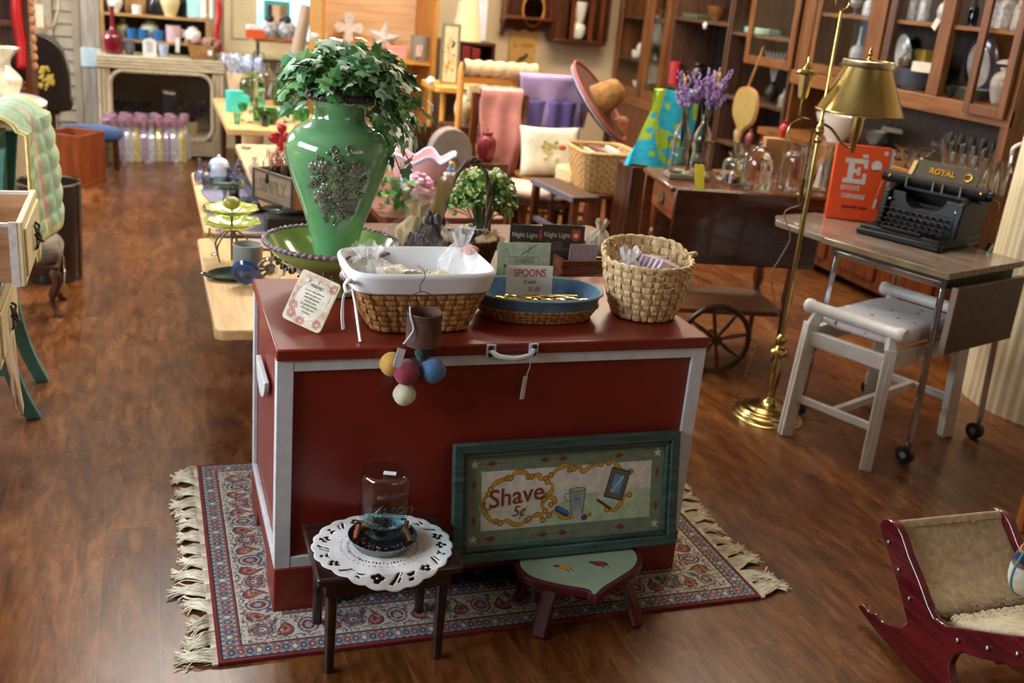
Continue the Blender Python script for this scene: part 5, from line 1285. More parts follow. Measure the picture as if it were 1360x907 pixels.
# on the front low table
def t2(px, py): return az(px, py, .451)
lot = thing('lotus_candle_holder', 'two tier yellow green glass lotus candle holder on a wire stand', 'candle holder', t2(308, 345)); s_ = mpp(lot.location)
ylg = paint('lotus_yellow', 'c3c840', .15, c2='96a428', sc=18, coat=.8)
for z, w in ((.115, .085), (.16, .078)):
    b = B()
    def pet(u, v, w=w, z=z): a = 2*PI*u; r = w*(.12+.88*v)*(1+.13*abs(math.sin(4*a))*v); return (r*math.cos(a), r*math.sin(a), z-.012+.028*v*v)
    b.sheet(pet, 64, 8, cu=True); b.out('lotus_cup', ylg, lot, solid=.004)
b = B(); b.ball((0, 0, .19), .028, (1, 1, .8)); b.out('finial', paint('lotus_top', '8f8a3c', .3), lot)
b = B(); b.cyl((0, 0, 0), (0, 0, .18), .004); 
for k in range(5): a = k*1.257; b.tube(curve([(.05*math.cos(a), .05*math.sin(a), 0), (.06*math.cos(a), .06*math.sin(a), .05), (.03*math.cos(a), .03*math.sin(a), .09), (0, 0, .1)], 4), .003, 5)
b.out('wire_stand', metal('old_gold', '8a7a4a', .4), lot)
pot('clear_candle_cup', 'clear ribbed glass cup below the yellow lotus holder', 'cup', t2(285, 338), 'goblet', 16, 34, cg)
tp2 = t2(314, 367); ov = thing('green_tray', 'oval dark green tray on the low front table', 'tray', tp2, rz=.3); B().lathe([(0, 0), (.06, 0), (.074, .012), (.072, .014), (.059, .003), (0, .003)], 40, sx=1.25, sy=.95).out('body', paint('greentray', '2c4438', .3), ov)
for s in (-1, 1): B().tube(curve([(s*.09, -.02, .012), (s*.106, -.012, .018), (s*.106, .012, .018), (s*.09, .02, .012)], 4), .004, 6).out('handle', MC['greentray'], ov)
mg = thing('stoneware_mug', 'grey stoneware mug with stamped pattern on the green tray', 'mug', t2(329, 362)+Vector((0, 0, .004))); b = B(); lathe_shape(b, 'mug', .095, .09, 36); b.out('body', paint('stoneware', '9a9c98', .5, var=.1), mg)
b = B()
for k in range(9): a = -2.2+k*.3; b.ball((.0465*math.cos(a), .0465*math.sin(a), .03), .008, (.5, .5, 1.2), 6, rot=(0, 0, a))
b.out('stamped_pattern', paint('stamp', '5a6660', .6), mg)
b = B(); b.tube(curve([(.046, .01, .07), (.075, .015, .065), (.075, .015, .03), (.046, .01, .02)], 4), .006, 8); b.out('handle', MC['stoneware'], mg)
for (px, py, c, l, nm) in ((327, 380, '2358a0', 'cobalt blue glass disc knob leaning at the chest corner', 'blue'), (361, 374, 'e8eef0', 'clear glass disc knob leaning beside the blue one', 'clear')):
    p = az(px, py, .451); t_ = thing('glass_disc_ornament', l, 'ornament', p); 
    rot = Euler((PI/2+.35, 0, -.3)); M = rot.to_matrix(); hgt = .045
    b = B(); b.lathe([(0, -.008), (.024, -.008), (.040, -.002), (.045, .004), (.036, .012), (.021, .008), (.014, .014), (0, .016)], 40, o=(0, 0, hgt), rot=tuple(rot)); b.out('disc', paint('cobalt', c, .08, coat=1, var=.35, sc=30) if nm == 'blue' else cg, t_)
    b = B(); b.cyl((0, .006, hgt), (0, .045, hgt-.022), .009, .014); b.out('stem', chrome, t_)
# black box gap between tables
block('black_crate', 'plain black crate in the gap behind the green bowl', 'crate', (.50, 3.75, .457), .20, .10, .07, MC['matte_black'])
# --- pine board table with crate
T3 = tabletop('pine_board_table', 'pine board on a low stand holding the wooden crate', .40, .78, 3.87, 5.15, .55, blondy, brn, th=.03, r=.05)
z3 = .551; a0 = az(336, 262, z3); a1 = az(388, 280, z3)
an = math.atan2(a1.y-a0.y, a1.x-a0.x); cl = (a1-a0).length
cr = thing('wooden_crate', 'weathered wooden crate with stencilled front holding small bottles', 'crate', a0, rz=an)
dw = wood('weathered', '6c5a48', '9c8668', 'x', .7); H_ = .115
B().bb(0, cl, 0, .012, 0, H_).out('front_board', dw, cr, bev=.002); B().bb(0, cl, .16, .172, 0, H_).out('back_board', dw, cr)
for x in (0, cl-.012): B().bb(x, x+.012, .012, .16, 0, H_).out('end_board', wood('crate_end', '8a5a30', 'b07a48', 'z', .6), cr)
B().bb(.012, cl-.012, .012, .16, .0, .07).out('bottom_board', dw, cr)
b = B(); w = .008; b.bb(.004, cl-.004, -.004, .001, 0, w); b.bb(.004, cl-.004, -.004, .001, H_-w, H_); b.bb(0, w, -.004, .001, 0, H_); b.bb(cl-w, cl, -.004, .001, 0, H_); b.out('front_border', paint('cratedark', '4a4038', .7), cr)
text('SIMPLY', .075, 'lettering', paint('stencil', '7a6c58', .8), cr, (cl*.5, -.001, H_/2), sx=.72, ext=.0006)
ca, sa = math.cos(an), math.sin(an)
rn = random.Random(8)
for k in range(8):
    x = .035+(k % 4)*(cl-.06)/3.2; y = .04+.075*(k//4); p = Vector((a0.x+x*ca-y*sa, a0.y+x*sa+y*ca, z3+.0705))
    m_ = [cg, glass('rose_glass', 'e8c8c4', .04), cg, frost][k % 4]
    pot('small_bottle', ['clear glass bottle standing in the wooden crate', 'rose tinted glass bottle standing in the wooden crate', 'clear glass bottle standing in the wooden crate', 'frosted glass bottle standing in the wooden crate'][k % 4], 'bottle', p, 'bottle', 15, 40+5*(k % 3), m_, ['clear bottles in the wooden crate', 'rose bottles in the wooden crate', 'clear bottles in the wooden crate', 'frosted bottles in the wooden crate'][k % 4])
pot('teal_glass_stopper', 'teal glass cup standing in the front of the wooden crate', 'cup', Vector((a0.x+.09*ca-.02*sa, a0.y+.09*sa+.02*ca, z3+.0705)), 'dome', 16, 22, glass('teal_st', '2a9a84', .05))
rb = B(); rb.ball((-.025, 0, .02), .028, (1, .5, .8)); rb.ball((.025, 0, .02), .028, (1, .5, .8)); rb.ball((0, 0, .0), .03, (.7, .5, 1.4)); rb.ball((0, 0, .06), .02); tag(rb.out('red_bow', MC['red_satin'], loc=(a0.x+.13, a0.y+.22, z3+.17)), 'red ribbon bow on the bottles behind the wooden crate', 'bow')
block('bow_box', 'small tan box under the red bow', 'box', (a0.x+.13, a0.y+.22, z3), .09, .08, .14, wood('tan_cone2', 'a8845c', 'd0b08a', 'z', .7))
pot('ivory_pot', 'ivory carved pot at the left end of the wooden crate', 'pot', az(338, 235, z3), 'vase', 17, 26, paint('ivorypot', 'e0d2b8', .5, c2='b8a488', sc=50))
pot('glass_plate', 'pale glass plate at the edge of the pine board', 'plate', az(365, 281, z3), 'plate', 34, 5, aqg)
# ================================================================ SIDE TABLE BEHIND THE CHEST (centre)
ST = tabletop('reddish_table', 'reddish brown table behind the chest carrying the twig basket', .60, 1.50, 2.64, 3.35, .60, wood('reddish', '3c1c10', '64321e', 'x', .35), chyz, th=.03)
zt = .601
def s1(px, py): return az(px, py, zt)
def s1y(px, y): return snap(ay(px, 330, y), zt)
# dark potpourri bag
pt = thing('potpourri_bag', 'clear gathered bag of dark potpourri standing between the green urn and the lined basket', 'bag', (.638, 2.49, LZ)); pt.scale = (.66, .8, 1.45)
b = B(); rn = random.Random(17)
for k in range(260):
    a = rn.random()*6.28; r = math.sqrt(rn.random()); z = rn.random()
    b.ball((.10*r*math.cos(a)*(1-.2*z)+.03*z, .055*r*math.sin(a), .008+(.045+.085*(.5+.5*math.cos(a)*r))*z*1.15), rn.uniform(.008, .016), (1, .7, .5), 6, rot=(rn.random()*3, rn.random()*3, 0), col=rn.choice(['2a2430', '4a3c4c', '66687c', '3c2c24', '7c7068', '262a38', '8a8ea0']))
o = b.out('potpourri', vcol('potp', .5), pt); o['kind'] = 'stuff'
crumple('', '', (0, 0, 0), .25, .15, .17, film('cello3', 'f4f0e8', .12, .05), 12, parent=pt).name = 'plastic_wrap'
b = B(); 
for k in range(9): b.sheet(lambda u, v, k=k: ((u-.5)*.03*(1+v)+.075+.03*v, .02*math.sin(k*.7+v*2), .12+.07*v+.01*math.sin(u*9+k)), 5, 4)
b.out('gathered_top', film('goldfilm', 'c8b47a', .5, .1), pt)
crumple('cellophane_bag', 'tan netted bag lying behind the potpourri bag', s1y(556, 2.98), .15, .10, .15, paint('tannet', 'b8a070', .5, c2='8f7f58', sc=40, bs=.4), 15)
# twig basket with plant
tw = thing('twig_basket', 'dark twig basket with tall braided handle holding the small plant', 'basket', s1y(612, 2.84))
twm = wood('twig', '2e1e14', '5c4230', 'z', .7, sc=3)
b = B(); tpth = rr_path(.17, .13, .22, .17, 2.2); weave(b, tpth, 0, .085, 0, 1, 40, 9, .003, res=4); b.out('wicker_body', twm, tw, solid=.003)
hz_ = ay(610, 212, 2.84).z-zt
for s in range(3):
    b = B(); pts = []
    for k in range(61):
        t = PI*k/60; q = k*.42+s*2.09; r = .0055; 
        x = -.072*math.cos(t)+.02*math.sin(t)+r*math.cos(q)*math.cos(t); z = .02+(hz_-.02)*math.sin(t)**.75+r*math.cos(q)*math.sin(t); pts.append((x*1.05, r*math.sin(q), z))
    b.tube(pts, .0052, 6); b.out('handle_twig', twm, tw)
crumple('cellophane_bag', 'crumpled clear bag in the left half of the twig basket', s1y(585, 2.84)+Vector((0, 0, .05)), .085, .08, .07, film('cello4', 'e8dcc8', .4), 3)
crumple('cellophane_bag', 'cream tissue bag in the right half of the twig basket', s1y(655, 2.84)+Vector((-.01, 0, .045)), .08, .07, .06, film('cello5', 'e8c890', .55), 6)
pl_ = thing('flowering_plant', 'small bushy green plant with tiny white flowers in a white pot', 'plant', s1y(634, 2.98))
b = B(); lathe_shape(b, 'cup', .08, .08); b.out('pot', cer, pl_)
cx_ = 0; zt_top = ay(625, 222, 2.98).z-zt
b = B(); st2 = B(); rn = random.Random(31)
for k in range(300):
    a = rn.random()*6.28; e_ = rn.uniform(-.55, 1.3); R = rn.uniform(.15, 1.15)**.5
    p = Vector((.105*R*math.cos(a)*math.cos(e_), .09*R*math.sin(a)*math.cos(e_), .17+(zt_top-.18)*R*math.sin(e_)))
    if k % 4 == 0: st2.tube([(0, 0, .06), tuple(p*.5+Vector((0, 0, .05))), tuple(p)], .0012, 4)
    for w in range(3):
        q = (p-Vector((0, 0, .12))).normalized().to_track_quat('Z', 'Y').to_matrix().to_4x4(); q.translation = p+Vector((rn.uniform(-.012, .012), rn.uniform(-.012, .012), rn.uniform(-.012, .012)))
        q = q @ Euler((rn.uniform(-1, 1), rn.uniform(-1, 1), rn.uniform(0, 6.28))).to_matrix().to_4x4(); s = rn.uniform(.008, .013)
        b.add([(0, -s, 0), (s*.6, -s*.2, .002), (s*.5, s*.6, 0), (0, s, -.002), (-s*.5, s*.6, 0), (-s*.6, -s*.2, .002)], [(0, 1, 2, 3, 4, 5)], 0, q, rn.choice(['7aa044', '98bc5c', '54803a', 'acc874', '64903e']))
b.out('foliage', vcol('plant_leaf', .5), pl_, flat=True); st2.out('stems', MC['ivy_stem'], pl_)
b = B()
for k in range(34):
    a = rn.random()*6.28; e_ = rn.uniform(-.1, 1.3); p = (.108*math.cos(a)*math.cos(e_), .095*math.sin(a)*math.cos(e_), .17+(zt_top-.17)*math.sin(e_))
    b.ball(p, rn.choice([.005, .006, .012]), (1, 1, .7), 8)
b.out('white_blossom', paint('petalw', 'efe9d0', .7), pl_)['kind'] = 'stuff'
# cards, crate, paper bags
P = Paint(.125, .075, 200, 120, '35302c'); P.rect(0, .125, .0, .008, '5a524a'); 
for x in (.1,): 
    P.disc(x, .046, .014, 'b8442e', ry=.017); P.disc(x-.008, .06, .005, 'b8442e'); P.disc(x+.008, .06, .005, 'b8442e'); P.disc(x, .046, .007, 'e8c8a8')
for k in range(4): P.line([(.012, .018-.004*k+.006), (.06, .018-.004*k+.006)], .0015, '8a8278', .6)
m_ = vcol('nightcard', .6)
for k, (px, y, l) in enumerate(((704, 2.80, 'black carded Night Light with red owl, left one behind the green card'), (747, 2.70, 'black carded Night Light with red owl, right one behind the green card'))):
    p = s1y(px, y); tz = ay(px, 300, y).z; t_ = thing('night_light_card', l, 'card', p, rot=(-.08, 0, -.2)); hh = tz-zt
    o = P.out('card', m_, t_, thick=.004, loc=(-.0625, 0, hh-.075)); B().bb(-.05, .05, .003, .03, 0, hh-.07).out('card_box', paint('cardbrown', '4a3a30', .8), t_)
    text('Night Light', .02, 'lettering', paint('cardwhite', 'd8d4c8', .7), t_, (-.018, -.0008, hh-.03), ext=.0002, sx=.85)
wc2 = thing('slatted_crate', 'reddish slatted wooden crate right of the green card', 'crate', s1y(785, 2.70)); cw = wood('crate_red', '5a2e18', '8a5030', 'x', .6)
hh = ay(785, 338, 2.70).z-zt
for k in range(3): B().bb(-.11, .09, -.06, -.052, hh*k/3+.002, hh*(k+1)/3-.003).out('slat', cw, wc2); B().bb(-.11, .09, .052, .06, hh*k/3+.002, hh*(k+1)/3-.003).out('slat', cw, wc2)
for x in (-.11, .082): B().bb(x, x+.008, -.052, .052, 0, hh).out('end_panel', cw, wc2)
B().bb(-.102, .082, -.052, .052, 0, .01).out('bottom_panel', cw, wc2)
block('lilac_card', 'pale lilac printed card standing in the slatted crate', 'card', s1y(780, 2.70)+Vector((-.02, -.02, .011)), .085, .004, hh+.025, paint('lilaccard', 'b8b0c0', .7, c2='9a90a4', sc=60), bev=0)
crumple('paper_bag', 'crumpled white paper bag in the slatted crate', s1y(795, 2.73)+Vector((0, 0, .06)), .07, .07, .10, paint('whitepaper', 'd8ccb8', .7), 5, cat='bag')
crumple('paper_bag', 'small brown netted bag left of the slatted crate', s1y(762, 2.84), .08, .06, .13, paint('brownnet', '6a5038', .8), 8, cat='bag')

# ================================================================ MIDDLE TABLE WITH PINK CHINA
MT = tabletop('middle_table', 'reddish table behind the green urn with pink china', .80, 1.28, 3.65, 4.55, .55, wood('red_table', '54281a', '80442a', 'x', .4), brn)
zm = .551
def m1(px, py): return az(px, py, zm)
pk_ = thing('ruffled_pink_bowl', 'large pink and blue ruffled glass bowl behind the green urn', 'bowl', m1(556, 250)); s_ = mpp(pk_.location); R = 46*s_
def rb_(u, v): a = 2*PI*u; r = R*(.45+.55*v**.7)*(1+.09*math.sin(7*a)*v*v); return (r*math.cos(a), r*.8*math.sin(a), .004+.13*v+.016*math.sin(7*a)*v*v)
b = B(); b.sheet(rb_, 98, 16, cu=True); b.out('bowl', paint('pinkglass', 'e6a8ac', .25, c2='e8c8cc', sc=6), pk_, solid=.005)
b = B(); b.tube([rb_(k/98, 1) for k in range(98)], .007, 6, closed=True); b.out('blue_rim', paint('rimblue', 'c8cce4', .3), pk_)
pf = thing('pink_blossom_ball', 'round pink blossom ball on the middle table', 'ornament', m1(554, 268)); b = B(); rn = random.Random(5)
for k in range(60):
    a = rn.random()*6.28; c = rn.uniform(-.6, 1); q = math.sqrt(1-c*c); b.ball((.05*q*math.cos(a), .05*q*math.sin(a), .055+.05*c), .015, n=6, col=rn.choice(['e0a8c0', 'd890b0', 'f0d0d8', 'e8c0c8', 'c8a0b8']))
b.out('blossoms', vcol('blossoms', .7), pf)
b = B(); rn = random.Random(6)
for k in range(60):
    p = (rn.uniform(-.06, .07), rn.uniform(-.05, .05), rn.uniform(.01, .12)); M = Matrix.Translation(p) @ Euler((rn.random()*3, rn.random()*3, rn.random()*6)).to_matrix().to_4x4(); b.add([(x, y, 0) for x, y in leaf_pts(.03)], [tuple(range(12))], 0, M, rn.choice(['4a8a3c', '6aa850', '3a6a34']))
tag(b.out('ivy_sprig', MC['ivy_leaf'], loc=m1(524, 280), flat=True), 'ivy sprig lying right of the green urn', 'leaves')
wbt = thing('china_bottle', 'white china bottle with blue and yellow stopper on the middle table', 'bottle', m1(596, 268)); s_ = mpp(wbt.location)
b = B(); lathe_shape(b, 'ginger', 33*s_, 42*s_); b.out('body', paint('pinkwhite', 'e6dce4', .2, coat=.6), wbt)
b = B(); b.lathe([(0, 0), (.014, 0), (.018, .008), (.01, .016), (.008, .022), (0, .026)], 16); b.out('stopper', paint('bluestop', '5a7a9c', .3), wbt, loc=(0, 0, 42*s_*.98))
B().ball((0, 0, .03), .01).out('knob', paint('yelstop', 'd8c86a', .3), wbt, loc=(0, 0, 42*s_*.98))
pot('amber_bottle', 'amber glass bottle behind the plant on the middle table', 'bottle', m1(619, 262), 'bottle', 20, 44, glass('amber', 'd8a850', .05))
pot('orange_box', 'amber glass box shaped votive beside the pink bowl', 'votive', m1(538, 275), 'mug', 15, 15, paint('amberv', 'd8923a', .4))
pot('pale_bowl', 'pale blue glass bowl left of the pink blossom ball', 'bowl', m1(528, 262), 'bowl', 26, 24, aqg)
# ================================================================ PINE CABINET with cross and star
PY = 6.9; pl0 = ay(418, 40, PY).x; pr0 = ay(578, 60, PY-.35).x; zl = ay(520, 78, PY-.2).z; pzr = ay(595, 108, PY-.4).z
pc0 = thing('pine_cabinet', 'open pine display cabinet behind the ivy with cross and star', 'cabinet', ((pl0+pr0)/2, PY, 0)); q = (pr0-pl0)/2
pin = wood('pale_pine', 'c29a6c', 'dcb88e', 'x', .6, sc=.7); pinz = wood('gold_pine', '9a6426', 'c48a3c', 'z', .5)
B().bb(-q, q, .16, .18, 0, 1.9).out('back_panel', pin, pc0)
for s in (-1, 1): B().bb(s*q-.012, s*q+.012, -.35, .16, 0, 1.9).out('side_panel', pinz, pc0, bev=.003)
B().bb(-q+.012, q-.012, -.3, .16, zl-.02, zl).out('shelf_board', yellx, pc0)
B().bb(-q+.012, q-.012, -.3, .16, .30, .32).out('shelf_board', yellx, pc0)
def pcx(px, py=78, d=-.05): return snap(ay(px, py, PY+d), zl+.001)
zc0 = ay(462, 58, PY+.1).z
wcr = thing('white_cross', 'white painted wooden cross with flared arms leaning in the pine cabinet', 'cross', snap(ay(462, 58, PY+.1), zl+.001)); dzc = zc0-zl
s_ = mpp(wcr.location); w = 20.5*s_; wd = paint('whitewash', 'd8d6d6', .7, var=.15, sc=40)
pts = []
for k in range(4):
    a = k*PI/2
    for (x, y) in ((.22, .22), (.3, .62), (.36, .68), (.26, .84), (.12, .86), (0, 1), (-.12, .86), (-.26, .84), (-.36, .68), (-.3, .62)):
        pts.append((w*(x*math.cos(a)-y*math.sin(a)), w*(x*math.sin(a)+y*math.cos(a))))
B().prism(pts, 0, .018, Matrix.Translation((0, 0, dzc+w)) @ MXZ).out('cross_body', wd, wcr)
B().bb(-.04, .04, -.01, .05, 0, dzc+.02).out('stand', yellx, wcr)
wst = thing('white_star', 'white speckled five pointed star leaning in the pine cabinet', 'star', snap(ay(509, 66, PY+.1), zl+.001)); R = 24*s_; hz = ay(509, 52, PY+.1).z-zl
b = B(); pts = [((R if k % 2 == 0 else R*.42)*math.sin(PI*k/5+.12), (R if k % 2 == 0 else R*.42)*math.cos(PI*k/5+.12)) for k in range(10)]
b.add([(x, 0, y+hz) for x, y in pts]+[(0, -.03, hz), (0, .012, hz)], [(k, (k+1) % 10, 10) for k in range(10)]+[((k+1) % 10, k, 11) for k in range(10)]); b.out('star_body', paint('starwhite', 'd4d4d0', .7, var=.2, sc=60), wst, flat=True)
B().bb(-.03, .03, .0, .05, 0, hz-.03).out('stand', yellx, wst)
pot('footed_jar', 'small grey footed jar at the left of the pine cabinet', 'jar', pcx(423, 62, -.2), 'goblet', 22, 26, paint('greyjar', 'b8b8a4', .5))
block('pink_box', 'pink box on the pine cabinet shelf', 'box', pcx(524, 92, -.12), .13, .08, .075, paint('pinkbox', 'e09a90', .6))
gj = thing('grey_crock', 'grey crock with a small framed picture on its front on the pine shelf', 'crock', pcx(556, 104, -.2)); b = B(); lathe_shape(b, 'mug', .13, .15); b.out('body', paint('crock', '8f8a80', .5), gj); B().bb(-.045, -.005, -.072, -.062, .03, .1).out('picture', paint('picw', 'e0d4c4', .6, c2='a05a4a', sc=70), gj)
# pine plank table + bird picture
PT = tabletop('pine_plank_table', 'yellow pine plank table with the framed bird picture', 1.62, 2.02, 6.05, 6.45, ay(600, 116, 6.05).z, yellx, yell, th=.035)
zq = ay(600, 116, 6.05).z+.001
pg = snap(ay(596, 108, 6.22), zq)
fp = thing('bird_picture', 'narrow framed picture of a bird on a branch standing on the pine plank', 'picture', pg, rot=(-.06, 0, -.15)); s_ = mpp(pg); w, h = 23*s_, 76*s_
P = Paint(w, h, 60, 190, 'e0cc9a'); rn = random.Random(2)
for k in range(26): P.disc(w*.5+rn.uniform(-.03, .03)-.01, h*.2+rn.uniform(0, h*.45), rn.uniform(.004, .010), rn.choice(['c89a50', 'a87a40', '8a5a34', 'd8b070']))
P.line([(w*.3, h*.15), (w*.45, h*.4), (w*.4, h*.7), (w*.6, h*.8)], .004, '6a4a2a', smooth=4); P.disc(w*.65, h*.66, .008, '2a2622', ry=.022, rot=-.5); P.disc(w*.6, h*.72, .007, '2a2622')
for x in (.0, w-.012): P.rect(x, x+.012, 0, h, '7a7254')
for y in (0, h-.012): P.rect(0, w, y, y+.012, '8a8460')
P.out('picture_panel', vcol('birdart', .4), fp, loc=(-w/2, 0, 0)); B().bb(-w/2-.004, w/2+.004, .001, .02, 0, h+.004).out('frame', paint('sageframe', '8a8a64', .5), fp)
pot('white_round_pot', 'small white round pot on the edge of the pine plank', 'pot', snap(ay(572, 108, 6.1), zq), 'ginger', 12, 11, cer)
# ================================================================ LAMPSHADE SHELF beside white post
sb = thing('narrow_bookcase', 'narrow dark bookcase under the cream lampshade', 'bookcase', (2.27, 7.75, 0)); zz = ay(620, 55, 7.65).z; zz2 = ay(620, 66, 7.65).z
B().bb(-.2, .2, -.14, .14, zz-.02, zz).out('top_board', brnx, sb)
for s in (-1, 1): B().bb(s*.19-.01, s*.19+.01, -.14, .14, 0, zz-.02).out('side_panel', brn, sb)
B().bb(-.18, .18, .12, .14, 0, zz-.02).out('back_panel', brn, sb)
for z in (ay(620, 90, 7.6).z, .3): B().bb(-.18, .18, -.14, .12, z-.015, z).out('shelf_board', wood('grey_shelf', '7a7468', 'a39a88', 'x', .6), sb)
shz = ay(620, 52, 7.7).z
lsd = thing('cream_lampshade', 'tall cream pleated lampshade left of the white post', 'lampshade', snap(ay(619, 52, 7.72), zz+.001)); 
B().lathe([(.115, 0), (.045, .42)], 40, mod=lambda a, t: 1+.01*math.sin(40*a)).out('shade', stripes('pleats', 'cdbf8e', 'e6dcb4', 60, 'X', .8, .1), lsd, solid=.003)
for k in range(3):
    block('red_book', 'red book standing under the cream lampshade', 'book', (2.17+.075*k, 7.68, ay(620, 90, 7.6).z+.001), .06, .16, .14+.01*(k % 2), paint('redbook', '7a1c1c', .5), group='red books under the lampshade')
# ================================================================ CENTRE WALL
wyc = 8.2
mc_ = thing('wall_shelf', 'dark wooden wall shelf with arched mirror on the tan wall', 'shelf', (0, wyc, 0)); xa, xb = ay(666, 30, wyc).x, ay(730, 30, wyc).x; zb = ay(700, 48, wyc).z; zh = ay(700, 22, wyc).z
mc_.location = ((xa+xb)/2, wyc, zb); q = (xb-xa)/2
B().bb(-q, q, -.14, .04, zh-zb-.02, zh-zb).out('shelf_board', chy, mc_, bev=.003)
for s in (-1, 1):
    B().prism([(0, 0), (-.03, 0), (-.05, .05), (-.12, zh-zb-.02), (-.12, .45), (0, .45)], -.01, .01, Matrix.Translation((s*(q-.012), .04, 0)) @ MYZ).out('side_bracket', chyz, mc_)
B().prism(curve([(-q+.02, .05), (-q*.6, .055), (-q*.3, .03), (0, .05), (q*.3, .03), (q*.6, .055), (q-.02, .05), (q-.02, zh-zb-.02), (-q+.02, zh-zb-.02)], 3, True), 0, .015, Matrix.Translation((0, .03, 0)) @ MXZ).out('scalloped_rail', chy, mc_)
B().bb(-q+.02, q-.02, .02, .035, zh-zb, .5).out('back_panel', brn, mc_); b = B(); b.tube([(q*.3+.09*math.cos(k*PI/16), .01, .21+.13*math.sin(k*PI/16)) for k in range(32)], .008, 6, closed=True); b.out('mirror_frame', yell, mc_); B().cyl((q*.3, .018, .21), (q*.3, .012, .21), .085, n=30).out('mirror_glass', metal('darkmirror', '4a4038', .1), mc_)
xa, xb = ay(675, 95, wyc).x, ay(710, 95, wyc).x; zb = ay(692, 96, wyc).z; zh = ay(692, 39, wyc).z
w, h = xb-xa, zh-zb; bp_ = thing('bird_plaque', 'yellow wooden plaque with black lettering and bird hanging on the tan wall', 'plaque', (xa, wyc+.02, zb))
P = Paint(w, h, 90, 150, 'b98d48'); rn = random.Random(9)
for k in range(60): P.line([(rn.random()*w, 0), (rn.random()*w, h)], .001, rn.choice(['a87c3a', 'c89c58']), .3)
P.disc(w*.52, h*.32, .045, '3a2c1a', ry=.018, rot=.5); P.disc(w*.66, h*.40, .016, '3a2c1a'); P.line([(w*.2, h*.2), (w*.5, h*.26), (w*.8, h*.2)], .006, '5a4424', smooth=4); P.line([(w*.3, h*.24), (w*.2, h*.16)], .012, '4a3820'); P.disc(w*.5, h*.06, .05, '7a6030', ry=.014)
P.out('board', vcol('plaqueart', .6), bp_, thick=.018); text('SLY FARM', .05, 'lettering', MC['matte_black'], bp_, (w/2, -.001, h*.62), sx=.75, ext=.0004)
wc = thing('wall_cabinet', 'dark wooden wall cabinet with narrow glass doors and white china', 'cabinet', (0, wyc, 0)); xa, xb = ay(733, 50, wyc-.1).x, ay(803, 55, wyc-.1).x; zb = ay(765, 58, wyc-.1).z; wc.location = ((xa+xb)/2, wyc, zb); q = (xb-xa)/2
B().bb(-q, q, -.14, .04, 0, .03).out('bottom_board', brnx, wc, bev=.004)
for s in (-1, 1): B().bb(s*q-.012, s*q+.012, -.13, .04, .03, .6).out('side_panel', brn, wc)
B().bb(-q, q, .03, .04, .03, .6).out('back_panel', brn, wc)
for x in (-q, -.1, .065, q-.075): B().bb(x, x+.035 if x != -q else x+.1, -.14, -.125, .03, .6).out('door_stile', chyz if x != -q else brn, wc)
B().bb(-.065, .065, -.134, -.131, .05, .6).out('door_glass', pane_glass(), wc)
for k, z in enumerate((.035, .17)): pot('china_cup', ['small white china cup low in the wall cabinet', 'white china plate set high in the wall cabinet'][k], 'china', Vector((wc.location.x, wyc-.05, zb+z)), ['ginger', 'cup'][k], 22, 24, cer)
# ================================================================ QUILT RACK, TOWELS
QY = 5.5
qx0, qx1 = ay(612, 110, QY).x, ay(712, 118, QY).x; qz = ay(660, 108, QY).z
qr = thing('crib_headboard', 'yellow wood headboard with spindles and a rolled cream fleece', 'headboard', ((qx0+qx1)/2, QY, 0)); q = (qx1-qx0)/2
for s in (-1, 1): B().tube([(s*q, 0, 0), (s*q, 0, qz+.05), (s*q, 0, qz+.09)], [.018, .018, .01], 10).out('post', yell, qr)
for z in (qz, qz-.36, .25): B().bb(-q, q, -.012, .012, z-.018, z+.018).out('rail', yellx, qr, bev=.004)
for k in range(7): B().cyl((-q+.05+k*(2*q-.1)/6, 0, .26), (-q+.05+k*(2*q-.1)/6, 0, qz-.36), .009, n=8).out('spindle', yell, qr)
fle = paint('fleece', 'dccca0', .95, c2='c2ad80', sc=60, bs=.8)
b = B(); b.sheet(lambda u, v: (-q+.01+(2*q-.02)*v, .045*math.cos(2*PI*u), qz+.062+.042*math.sin(2*PI*u)+.004*math.sin(v*40)), 20, 40, cu=True); tag(b.out('rolled_fleece', fle, loc=((qx0+qx1)/2, QY, 0)), 'rolled cream fleece blanket on the yellow headboard', 'blanket')
b = B(); b.sheet(lambda u, v: (-q+.03+(2*q-.06)*u, -.02-.004*math.sin(u*30), qz-.02-.09*v), 30, 8); tag(b.out('cream_fleece', fle, loc=((qx0+qx1)/2, QY-.005, 0), solid=.008), 'cream fleece panel hanging under the rail of the yellow headboard', 'blanket')
# pink towel over a rocking chair arm/back
def towel(name, label, p0, p1, z, L, front, mat, y, lean=0, seed=0):
    rn = random.Random(seed)
    def fn(u, v):
        x = p0+(p1-p0)*u+lean*v; d = v*L
        if d < .12: yy, zz = y+.035, z-(.12-d)*1.0
        elif d < .17: a = (d-.12)/.05*PI; yy, zz = y+.035*math.cos(a), z+.02*math.sin(a)
        else: yy, zz = y-.035-.01*math.sin(u*14+v*3)*min(1, (d-.17)*6), z-(d-.17)
        return (x+.008*math.sin(v*11), yy, zz-front*u*(1 if d > .17 else 0)*(d-.17))
    b = B(); b.sheet(fn, 30, 50); return tag(b.out(name, mat, solid=.006), label, 'towel')
tx0, tx1 = ay(637, 130, 5.35).x, ay(692, 130, 5.35).x; tz0 = ay(660, 123, 5.35).z
ch2 = thing('towel_rack', 'reddish wooden towel rack holding the pink towel', 'rack', ((tx0+tx1)/2, 5.35, 0))
for s in (-1, 1): B().bb(s*.14-.015, s*.14+.015, -.02, .02, 0, tz0-.005).out('post', chyz, ch2); B().bb(s*.14-.015, s*.14+.015, -.08, .05, 0, .03).out('foot', chyz, ch2)
